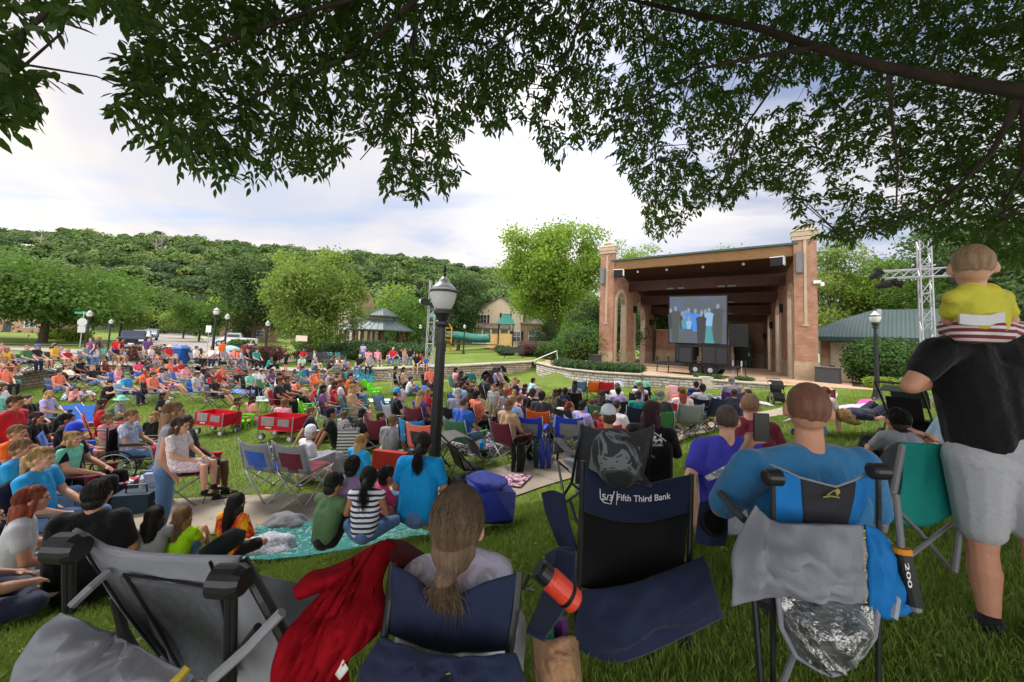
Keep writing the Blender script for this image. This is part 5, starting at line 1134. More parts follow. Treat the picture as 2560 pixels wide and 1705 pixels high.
POSES = {
 'S': dict(pel=(0, 0, .95), che=(0, .01, 1.24), nek=(0, -.01, 1.45), hed=(0, .02, 1.60), sh_=(.18, -.01, 1.40), el_=(.24, -.04, 1.12), wr_=(.23, .08, .90), hi_=(.09, 0, .92), kn_=(.10, .02, .50), an_=(.10, -.03, .09)),
 'W': dict(pel=(0, 0, .94), che=(0, .03, 1.23), nek=(0, .03, 1.44), hed=(0, .06, 1.59), sh_=(.18, .02, 1.39), el_=(.24, -.02, 1.12), wr_=(.22, .16, .94), hi_=(.09, 0, .92), kn_=(.10, .12, .50), an_=(.09, .20, .10)),
 'C': dict(pel=(0, -.08, .50), che=(0, -.13, .80), nek=(0, -.15, 1.01), hed=(0, -.11, 1.16), sh_=(.18, -.14, .97), el_=(.25, -.04, .72), wr_=(.14, .20, .61), hi_=(.09, -.05, .49), kn_=(.13, .38, .50), an_=(.13, .42, .09)),
 'D': dict(pel=(0, -.08, .48), che=(0, -.17, .77), nek=(0, -.21, .98), hed=(0, -.17, 1.13), sh_=(.18, -.20, .94), el_=(.29, -.08, .70), wr_=(.28, .18, .66), hi_=(.09, -.05, .47), kn_=(.12, .38, .48), an_=(.08, .62, .10)),
 'G': dict(pel=(0, 0, .13), che=(0, .02, .43), nek=(0, .03, .64), hed=(0, .07, .78), sh_=(.17, .02, .60), el_=(.25, .08, .34), wr_=(.15, .30, .25), hi_=(.09, .03, .13), kn_=(.33, .27, .16), an_=(-.08, .36, .07)),
 'K': dict(pel=(0, 0, .13), che=(0, .03, .42), nek=(0, .08, .62), hed=(0, .12, .76), sh_=(.17, .07, .58), el_=(.23, .22, .38), wr_=(.08, .44, .42), hi_=(.09, .03, .13), kn_=(.12, .40, .46), an_=(.12, .60, .08)),
 'L': dict(pel=(0, 0, .12), che=(0, -.11, .41), nek=(0, -.17, .61), hed=(0, -.14, .75), sh_=(.17, -.16, .57), el_=(.25, -.28, .34), wr_=(.27, -.40, .08), hi_=(.09, .03, .13), kn_=(.10, .45, .20), an_=(.10, .86, .08)),
 'H': dict(pel=(0, -.06, .12), che=(0, -.04, .42), nek=(0, -.02, .63), hed=(0, .02, .77), sh_=(.17, -.03, .59), el_=(.25, .02, .34), wr_=(.13, .26, .24), hi_=(.09, -.03, .13), kn_=(.13, .38, .12), an_=(.13, .36, -.34)),
 'R': dict(pel=(0, -.08, .42), che=(0, -.27, .66), nek=(0, -.40, .82), hed=(0, -.42, .98), sh_=(.18, -.36, .78), el_=(.27, -.18, .60), wr_=(.18, .08, .58), hi_=(.09, -.05, .42), kn_=(.11, .36, .50), an_=(.10, .70, .16)),
 'Y': dict(pel=(0, 0, .12), che=(0, -.30, .13), nek=(0, -.52, .14), hed=(0, -.67, .13), sh_=(.18, -.47, .13), el_=(.28, -.25, .08), wr_=(.22, .0, .10), hi_=(.09, .03, .12), kn_=(.11, .42, .28), an_=(.11, .78, .08)),
 'B': dict(pel=(0, -.1, .36), che=(0, .20, .54), nek=(0, .40, .60), hed=(0, .52, .66), sh_=(.17, .34, .56), el_=(.2, .44, .30), wr_=(.2, .48, .05), hi_=(.09, -.1, .33), kn_=(.12, .08, .06), an_=(.12, -.34, .06)),
}
TOPZ = {'S': 1.72, 'W': 1.71, 'C': 1.28, 'D': 1.25, 'G': .90, 'K': .88, 'L': .87, 'H': .89, 'R': 1.1, 'Y': .3, 'B': .8}
def head_mats(j, hs):
    M = Matrix.Translation(j['hed'])
    if 'hrot' in j: M = M @ j['hrot']
    return M @ Matrix.Scale(hs, 4)
def prims(j, part, hs=1.0, sleeve=.5, leg=1.0, fat=1.0, fem=False, fingers=True):
    """list of ('c', p0, p1, r0, r1) capsules and ('e', matrix, c, r) ellipsoids"""
    o = []; a = 0.0 if part == 'body' else .014
    pel, che, nek = j['pel'], j['che'], j['nek']; side = (j['sh_R'] - j['sh_L']).normalized()
    if part in ('body', 'shirt'):
        w0, w1 = (.062, .062) if fem else (.05, .075); w0 *= fat; w1 *= fat
        up = (che - pel)
        for s in (-1, 1):
            o.append(('c', pel + side * s * w0 + up * .12, che + side * s * w1, (.098 * fat if fem else .098 * fat) + a, .102 * fat + a))
            o.append(('c', che + side * s * w1, che.lerp(nek, .62) + side * s * w1 * .8, .10 * fat + a, .078 + a))
        o.append(('c', j['sh_L'].lerp(nek, .12), j['sh_R'].lerp(nek, .12), .055 + a, .055 + a))
        o.append(('c', pel + up * .1, che, .10 * fat + a, .105 * fat + a))
        for s in 'LR': o.append(('c', nek.lerp(j['sh_' + s], .25) - up * .05, j['sh_' + s], .052 + a, .056 + a))
    if part == 'body':
        o.append(('c', nek - (nek - che) * .15, nek.lerp(j['hed'], .55), .056, .05))
        H = head_mats(j, hs)
        o += [('e', H, (0, -.008, .012), (.074, .092, .098)), ('e', H, (0, .022, -.045), (.056, .062, .062)), ('e', H, (0, .093, -.015), (.013, .02, .02)), ('e', H, (0, .076, .03), (.05, .02, .014)),
              ('e', H, (-.076, -.005, -.01), (.012, .02, .03)), ('e', H, (.076, -.005, -.01), (.012, .02, .03)), ('e', H, (0, .072, -.055), (.025, .02, .014)), ('e', H, (0, .06, -.085), (.03, .028, .022)), ('e', H, (-.04, .06, -.015), (.024, .024, .022)), ('e', H, (.04, .06, -.015), (.024, .024, .022))]
    for s in 'LR':
        sh, el, wr = j['sh_' + s], j['el_' + s], j['wr_' + s]
        if part == 'body':
            o += [('c', sh, el, .048 * fat, .040), ('c', el, el.lerp(wr, .35), .040, .042), ('c', el.lerp(wr, .35), wr, .042, .026)]
            f = (wr - el).normalized() if 'hd_' + s not in j else j['hd_' + s]; 
            sg = 1 if s == 'R' else -1; inn = (V_((-sg, 0, 0)) - f * f.dot(V_((-sg, 0, 0)))); inn = inn.normalized() if inn.length > .1 else V_((0, 0, 1)); nrm = f.cross(inn)
            pc = wr + f * .05
            o += [('c', wr, pc, .025, .028), ('c', pc - inn * .018, pc + inn * .018, .019, .019)]
            if fingers:
                for k, (off, ln) in enumerate(((.030, .066), (.011, .076), (-.009, .070), (-.028, .055))):
                    b0 = wr + f * .072 + inn * off; m = b0 + f * ln * .55 + nrm * sg * -.004; o += [('c', b0, m, .0105, .0095), ('c', m, m + (f * .7 + nrm * -.5 * (1 if s == 'R' else -1)).normalized() * ln * .5, .0095, .008)]
                b0 = wr + f * .03 + inn * .026; o.append(('c', b0, b0 + (f * .6 + inn * .8).normalized() * .045, .012, .0095))
        elif part == 'shirt' and sleeve > 0:
            if sleeve <= 1: o.append(('c', sh, sh.lerp(el, sleeve), .048 * fat + a + .004, .044 + a + .006))
            else: o += [('c', sh, el, .048 * fat + a, .042 + a + .004), ('c', el, el.lerp(wr, min(1, sleeve - 1)), .044 + a, .034 + a)]
    if part in ('body', 'trousers'):
        fx = 1.08 if fem else 1.0
        o += [('c', j['hi_L'] * 1.0, j['hi_R'] * 1.0, .088 * fat * fx + a, .088 * fat * fx + a), ('c', pel, pel.lerp(che, .18), .115 * fat + a * .8, .10 * fat + a * .5)]
        for s in 'LR':
            hi, kn, an = j['hi_' + s], j['kn_' + s], j['an_' + s]
            if part == 'body':
                c = kn.lerp(an, .3); ft = j.get('ft_' + s)
                if ft is None:
                    fw = V_(((kn - hi).x * .2, 1, 0)) if abs((an - kn).z) > .12 else V_((0, .5, 0)) + (an - kn) * .5
                    ft = an + V_((fw.x, fw.y, 0)).normalized() * .15 + V_((0, 0, -.05)); ft.z = max(ft.z, .03) if an.z > -.1 else an.z - .08
                o += [('c', hi, kn, .082 * fat, .055), ('c', kn, c, .053, .060), ('c', c, c.lerp(an, .45), .060, .046), ('c', c.lerp(an, .45), an, .046, .034), ('c', an, ft, .036, .030)]
            else:
                if leg <= .75: o.append(('c', hi, hi.lerp(kn, leg / .75 * .92), .082 * fat + a + .006, .064 + a + .012))
                else: o += [('c', hi, kn, .082 * fat + a, .058 + a), ('c', kn, kn.lerp(an, .95), .060 + a, .046 + a)]
    if part == 'shoes':
        for s in 'LR':
            kn, an, hi = j['kn_' + s], j['an_' + s], j['hi_' + s]; fw = V_(((kn - hi).x * .2, 1, 0)) if abs((an - kn).z) > .12 else V_((0, .5, 0)) + (an - kn) * .5
            ft = j.get('ft_' + s)
            if ft is None: ft = an + V_((fw.x, fw.y, 0)).normalized() * .15 + V_((0, 0, -.05)); ft.z = max(ft.z, .03) if an.z > -.1 else an.z - .08
            o += [('c', an + V_((0, 0, .01)), an + (ft - an) * .2, .046, .046), ('c', an - (ft - an) * .12 + V_((0, 0, -.035)), ft, .042, .040)]
    return o
def capsule(b, p0, p1, r0, r1, n=12):
    d = p1 - p0
    if d.length < 1e-5: d = V_((0, 0, 1e-4)); p1 = p0 + d
    t = d.normalized(); pts = []; rs = []
    for k in range(5): a = math.pi / 2 * k / 4; pts.append(p0 - t * r0 * math.cos(a)); rs.append(max(r0 * math.sin(a), .0008))
    for k in range(5): a = math.pi / 2 * (k + 1) / 5; pts.append(p1 + t * r1 * math.sin(a)); rs.append(max(r1 * math.cos(a), .0008))
    b.tube(pts, rs, n)
_dg = []
def remesh(b, vox, sm=4, name='body'):
    me = b.mesh('tmp'); bm = bmesh.new(); bm.from_mesh(me); bmesh.ops.recalc_face_normals(bm, faces=bm.faces); bm.to_mesh(me); bm.free()
    o = bpy.data.objects.new('tmp', me); scene.collection.objects.link(o)
    r = o.modifiers.new('r', 'REMESH'); r.mode = 'VOXEL'; r.voxel_size = vox; r.use_smooth_shade = True
    s = o.modifiers.new('s', 'SMOOTH'); s.factor = .5; s.iterations = sm
    dg = bpy.context.evaluated_depsgraph_get(); dg.update(); m2 = bpy.data.meshes.new_from_object(o.evaluated_get(dg)); m2.name = name
    bpy.data.objects.remove(o); bpy.data.meshes.remove(me); m2.materials.clear(); return m2
def build(pr, vox, sm, name):
    b = MB()
    for q in pr:
        if q[0] == 'c': capsule(b, q[1], q[2], q[3], q[4])
        else: b.ell(q[2], q[3], M=q[1])
    return remesh(b, vox, sm, name)
MC = {}
def face_bits(me, H):
    n0 = len(me.vertices); b = MB()
    for s in (-1, 1): b.ell((s * .030, .0805, .008), (.011, .007, .006), n=8, k=5, m=1)
    b.ell((0, .0905, -.058), (.020, .004, .0045), n=8, k=5, m=2)
    bm = bmesh.new(); bm.from_mesh(me); vs = [bm.verts.new(H @ V_(v)) for v in b.v]
    for f, mi in zip(b.f, b.mi):
        try: fc = bm.faces.new([vs[i] for i in dict.fromkeys(f)]); fc.material_index = mi; fc.smooth = True
        except Exception: pass
    bm.to_mesh(me); bm.free()
def jset(pose):
    j = mirror(POSES[pose])
    if pose == 'W': j['kn_L'] = V_((-.10, .02, .50)); j['an_L'] = V_((-.10, -.34, .22)); j['wr_L'] = V_((-.22, .02, .88)); j['ft_L'] = V_((-.10, -.24, .07))
    if pose == 'D': j['an_L'] = V_((-.02, .72, .16))
    if pose == 'Y': j['hrot'] = Matrix.Rotation(R_(80), 4, 'X')
    if pose == 'B': j['hrot'] = Matrix.Rotation(R_(-35), 4, 'X')
    if pose == 'C': j['hrot'] = Matrix.Rotation(R_(-4), 4, 'X')
    return j
def part_mesh(pose, part, kind, sleeve=.5, leg=1.0, vox=.012):
    key = (pose, part, kind, sleeve, leg)
    if key in MC: return MC[key]
    j = jset(pose); hs = 1.32 if kind == 'c' else 1.0
    me = build(prims(j, part, hs, sleeve, leg, 1.0 if kind != 'f' else 1.16, kind == 'w'), vox, 3, part)
    if part == 'body':
        for m in (SKIN[0], EYE, LIP): me.materials.append(m)
        face_bits(me, head_mats(j, hs))
    else: me.materials.append(clothc('grey'))
    MC[key] = me; return me
def hair_mesh(st, vox=.010):
    if ('hair', st) in MC: return MC[('hair', st)]
    I = Matrix.Identity(4); e = lambda c, r: ('e', I, c, r); c = lambda p, q, a, b_: ('c', V_(p), V_(q), a, b_)
    base = [e((0, -.016, .026), (.082, .098, .100)), e((0, -.045, -.03), (.070, .062, .075))]
    if st == 's': pr = base
    elif st == 'z': pr = [e((0, -.013, .020), (.0775, .0935, .0975))]
    elif st == 'l': pr = base + [e((0, -.04, -.04), (.086, .072, .10)), c((-.055, -.055, -.05), (-.05, -.085, -.24), .045, .030), c((.055, -.055, -.05), (.05, -.085, -.24), .045, .030), c((0, -.075, -.05), (0, -.10, -.27), .05, .03), c((-.07, .01, -.02), (-.075, -.01, -.20), .022, .018), c((.07, .01, -.02), (.075, -.01, -.20), .022, .018)]
    elif st == 'p': pr = base + [c((0, -.10, .03), (0, -.135, -.01), .026, .034), c((0, -.135, -.01), (0, -.13, -.20), .036, .014)]
    elif st == 'n': pr = [e((0, -.016, .026), (.083, .099, .101)), e((0, -.045, -.04), (.074, .060, .085)), c((0, -.085, -.075), (0, -.105, -.10), .024, .030), c((0, -.105, -.10), (.006, -.10, -.19), .034, .012)]
    elif st == 'b': pr = base + [e((0, -.09, .085), (.042, .042, .04))]
    elif st == 'k': pr = [e((0, -.02, .0), (.080, .092, .085))]
    else: pr = base
    me = build(pr, vox, 2, 'hair'); import mathutils.noise as mn
    for v, c_, n_ in [(v, v.co.copy(), v.normal.copy()) for v in me.vertices]: v.co = c_ + n_ * (.0035 * mn.noise(c_ * 38) + (.004 * mn.noise(V_((c_.x * 60, c_.y * 60, c_.z * 10))) if st != 'z' else 0))
    if st not in 'kn':
        b = MB(); g = random.Random(len(MC)); C0 = V_((0, -.016, .026)); ra = V_((.082, .098, .100)) if st != 'z' else V_((.0775, .0935, .0975))
        for k in range(300 if st != 'z' else 0):
            th = g.uniform(.1, 1.75); ph = g.uniform(math.pi * .98, math.pi * 2.02) if th > .9 else g.uniform(0, 6.28); ln = g.uniform(.3, .7) if st != 'z' else .08; pts = []
            for t in (0, .34, .67, 1):
                q = th + ln * t; w = ph + .12 * t * math.sin(k); r = 1.01 + .035 * t * g.random()
                pts.append(C0 + V_((ra.x * math.sin(q) * math.cos(w), ra.y * math.sin(q) * math.sin(w), ra.z * math.cos(q))) * r)
            if st in 'lpb' and pts[-1].z < -.03: pts = pts[:3]
            b.tube(pts, [.0028, .003, .0022, .0006][:len(pts)], 3, cap=False)
        if st == 'l':
            for k in range(120):
                x = g.uniform(-.085, .085); y0 = -.09 + .06 * (abs(x) / .085) ** 2; z = g.uniform(-.02, -.2)
                b.tube([V_((x, y0 - .01, z)), V_((x * 1.03, y0 - .025, z - .06)), V_((x * .98 + g.gauss(0, .006), y0 - .02 + g.gauss(0, .008), max(z - .13, -.34)))], [.004, .004, .001], 3, cap=False)
        bm = bmesh.new(); bm.from_mesh(me); vs = [bm.verts.new(v) for v in b.v]
        for f in b.f:
            try: bm.faces.new([vs[i] for i in f]).smooth = True
            except Exception: pass
        bm.to_mesh(me); bm.free()
    MC[('hair', st)] = me; me.materials.append(hairm('brown')); return me
def hat_mesh(st):
    if ('hat', st) in MC: return MC[('hat', st)]
    b = MB()
    if st == 'k':
        b.lathe([(.088, -.0), (.0895, .03), (.082, .07), (.055, .105), (.02, .12), (.004, .122)], (0, -.012, .03), 18)
        G = [[V_((.074 * math.sin(a) * (1 - .12 * t), -.012 + .088 * math.cos(a) + (.07 * t * math.cos(a * .9)), .040 - .018 * t)) for a in [R_(-62 + 124 * k / 8) for k in range(9)]] for t in (0, .5, 1)]; b.sheet(G, .005)
    else:
        b.lathe([(.17, -.01), (.165, .002), (.088, .02), (.086, .07), (.06, .10), (.01, .105)], (0, -.01, .035), 20)
    me = b.mesh('hat', True); me.materials.append(clothc('red')); MC[('hat', st)] = me; return me
def setm(o, m, i=0):
    o.material_slots[i].link = 'OBJECT'; o.material_slots[i].material = m
BOT = dict(jn=('denim', 1), bk=('black', 1), nv=('navy', 1), gp=('grey', 1), wp=('white', 1), ds=('denim', .6), bs=('black', .6), ks=('khaki', .6), gs=('grey', .6), ns=('navy', .6), ps=('pink', .6), pp=('purple', 1), rs=('maroon', .6))
SC_ = dict(m=1.0, w=.95, c=.68, t=.56, f=1.0)
BOTW = dict(jn='jeans', bk='black trousers', nv='navy trousers', gp='grey trousers', wp='white trousers', ds='denim shorts', bs='black shorts', ks='khaki shorts', gs='grey shorts', ns='navy shorts', ps='pink shorts', pp='purple leggings', rs='maroon shorts')
PEOPLE = []
def person(loc, rz, pose, kind, top, bot, hs, hc, skin=None, sleeve=None, hat=None, sc=None, label=None, hold=None, shoes=None, group=None, chair=None):
    mk = 'c' if kind in 'ct' else kind; s = sc or SC_[kind]; sl = sleeve if sleeve is not None else (0 if kind == 'w' and random.random() < .2 else .5)
    e = link('person', part_mesh(pose, 'body', mk)); e.location = loc; e.rotation_euler.z = rz; e.scale = (s, s, s)
    sk = SKIN[skin if skin is not None else random.choice((0, 0, 1, 1, 2, 4))]; setm(e, sk)
    o = link('shirt', part_mesh(pose, 'shirt', mk, sl), e); setm(o, clothc(top))
    c, lg = BOT[bot]; o = link('trousers' if lg == 1 else 'shorts', part_mesh(pose, 'trousers', mk, .5, lg), e); setm(o, clothc(c))
    o = link('shoes', part_mesh(pose, 'shoes', 'a'), e); setm(o, clothc(shoes or random.choice(('white', 'black', 'grey', 'charcoal'))))
    j = jset(pose); H = head_mats(j, 1.32 if mk == 'c' else 1.0)
    if hs in 'kh':
        o = link('hair', hair_mesh('k'), e); o.matrix_local = H; setm(o, hairm(hc)); o = link('hat', hat_mesh(hs), e); o.matrix_local = H; setm(o, clothc(hat or 'red'))
    elif hs != '0': o = link('hair', hair_mesh(hs), e); o.matrix_local = H; setm(o, hairm(hc))
    e['category'] = 'person'; e['group'] = group or 'people watching from the lawn'
    PEOPLE.append((e, dict(pose=pose, kind=kind, top=top, bot=bot, hs=hs, hc=hc, hat=hat, chair=chair, label=label)))
    return e
# ------------------------------------------------------------------ folding chairs
CH = {}
def chair_meshes(st):
    if st in CH: return CH[st]
    low = st == 'low'; z0 = .22 if low else .42; zt = .72 if low else .90; w_ = .26
    b = MB(); G = []
    for i in range(7):
        t = i / 6; row = []
        for k in range(7):
            s = k / 6 * 2 - 1; sag = .05 * (1 - s * s) * math.sin(math.pi * (.25 + .75 * (1 - t)))
            row.append(V_((s * (w_ - .0 + .02 * t), -.22 - .16 * t - sag, z0 + (zt - z0) * t - (.055 * (1 - s * s) if i == 6 else 0))))
        G.append(row)
    for i in range(6):
        for k in range(6): pass
    b.sheet(G, .006); back = b
    nf = 36; 
    for i in range(6):
        for k in range(6):
            if 1 <= k <= 4 and i < 4 and not (i == 0 and k in (1, 4)):
                for q in (0, 1): back.mi[(i * 6 + k) * 2 + q] = 1
    s_ = MB(); s_.sheet([[V_(((k / 5 * 2 - 1) * (w_ - .01), -.22 + .46 * i / 5, z0 + .01 - .05 * (1 - (k / 5 * 2 - 1) ** 2) * math.sin(math.pi * i / 5) + .03 * i / 5)) for k in range(6)] for i in range(6)], .006)
    f = MB(); x = w_ + .03
    def seg(p, q, r=.0105): f.tube([p, q], r, 6)
    A = {(sx, sy): V_((sx * x, sy, 0)) for sx in (-1, 1) for sy in (-.34, .30)}
    for sx in (-1, 1):
        seg(A[(sx, -.34)], V_((sx * x, .26, z0 + .02))); seg(A[(sx, .30)], V_((sx * x, -.24, z0 + .02)))
        seg(V_((sx * x, -.23, z0)), V_((sx * (w_ + .01), -.385, zt))); seg(V_((sx * x, .27, z0)), V_((sx * x, .25, z0 + .20)))
    for sy, y2 in ((-.34, -.24), (.30, .26)):
        seg(A[(-1, sy)], V_((x, y2, z0 + .01))); seg(A[(1, sy)], V_((-x, y2, z0 + .01)))
    for k in A.values(): f.box((k.x, k.y, .012), (.04, .04, .024))
    arms = []
    for sx in (-1, 1):
        a = MB(); a.sheet([[V_((sx * (x - .03 + .06 * k), -.31 + .60 * i / 5, z0 + .20 + .03 * (1 - i / 5) - .012 * math.sin(math.pi * i / 5))) for k in (0, 1)] for i in range(6)], .012)
        a.lathe([(.045, -.09), (.05, -.01), (.05, 0), (.04, 0)], (sx * x, .22, z0 + .2), 10); arms.append(a.mesh('armrest'))
    r = dict(back=back.mesh('backrest', True), seat=s_.mesh('seat', True), frame=f.mesh('frame', True), arms=arms)
    for k in ('back',): r[k].materials.append(clothc('grey')); r[k].materials.append(clothc('grey'))
    r['seat'].materials.append(clothc('grey')); r['frame'].materials.append(GREY)
    for a in arms: a.materials.append(clothc('grey'))
    CH[st] = r; return r
CHAIRS = []
FRM = [ALU, BLK, mat('frame_grey', (.22, .22, .23), .4, .05, metal=.4)]
def camp_chair(loc, rz, col, panel=None, st='std', sc=1.0, label=None, frame=None, hist=None):
    r = chair_meshes(st); e = bpy.data.objects.new('camp_chair', None); COL.objects.link(e); e.location = loc; e.rotation_euler.z = rz; e.scale = (sc, sc, sc)
    o = link('backrest', r['back'], e); setm(o, clothc(col)); setm(o, clothc(panel or col), 1)
    o = link('seat', r['seat'], e); setm(o, clothc(panel if panel and panel != col else col))
    o = link('frame', r['frame'], e); setm(o, frame or random.choice(FRM))
    for a in r['arms']: o = link('armrest', a, e); setm(o, clothc(col))
    e['category'] = 'folding chair'; e['group'] = 'folding chairs on the lawn'
    CHAIRS.append((e, dict(col=col, panel=panel, label=label, st=st))); return e
SCREEN = V_((11.0, 21.8))
def facing(p): return math.atan2(SCREEN.x - p.x, SCREEN.y - p.y)
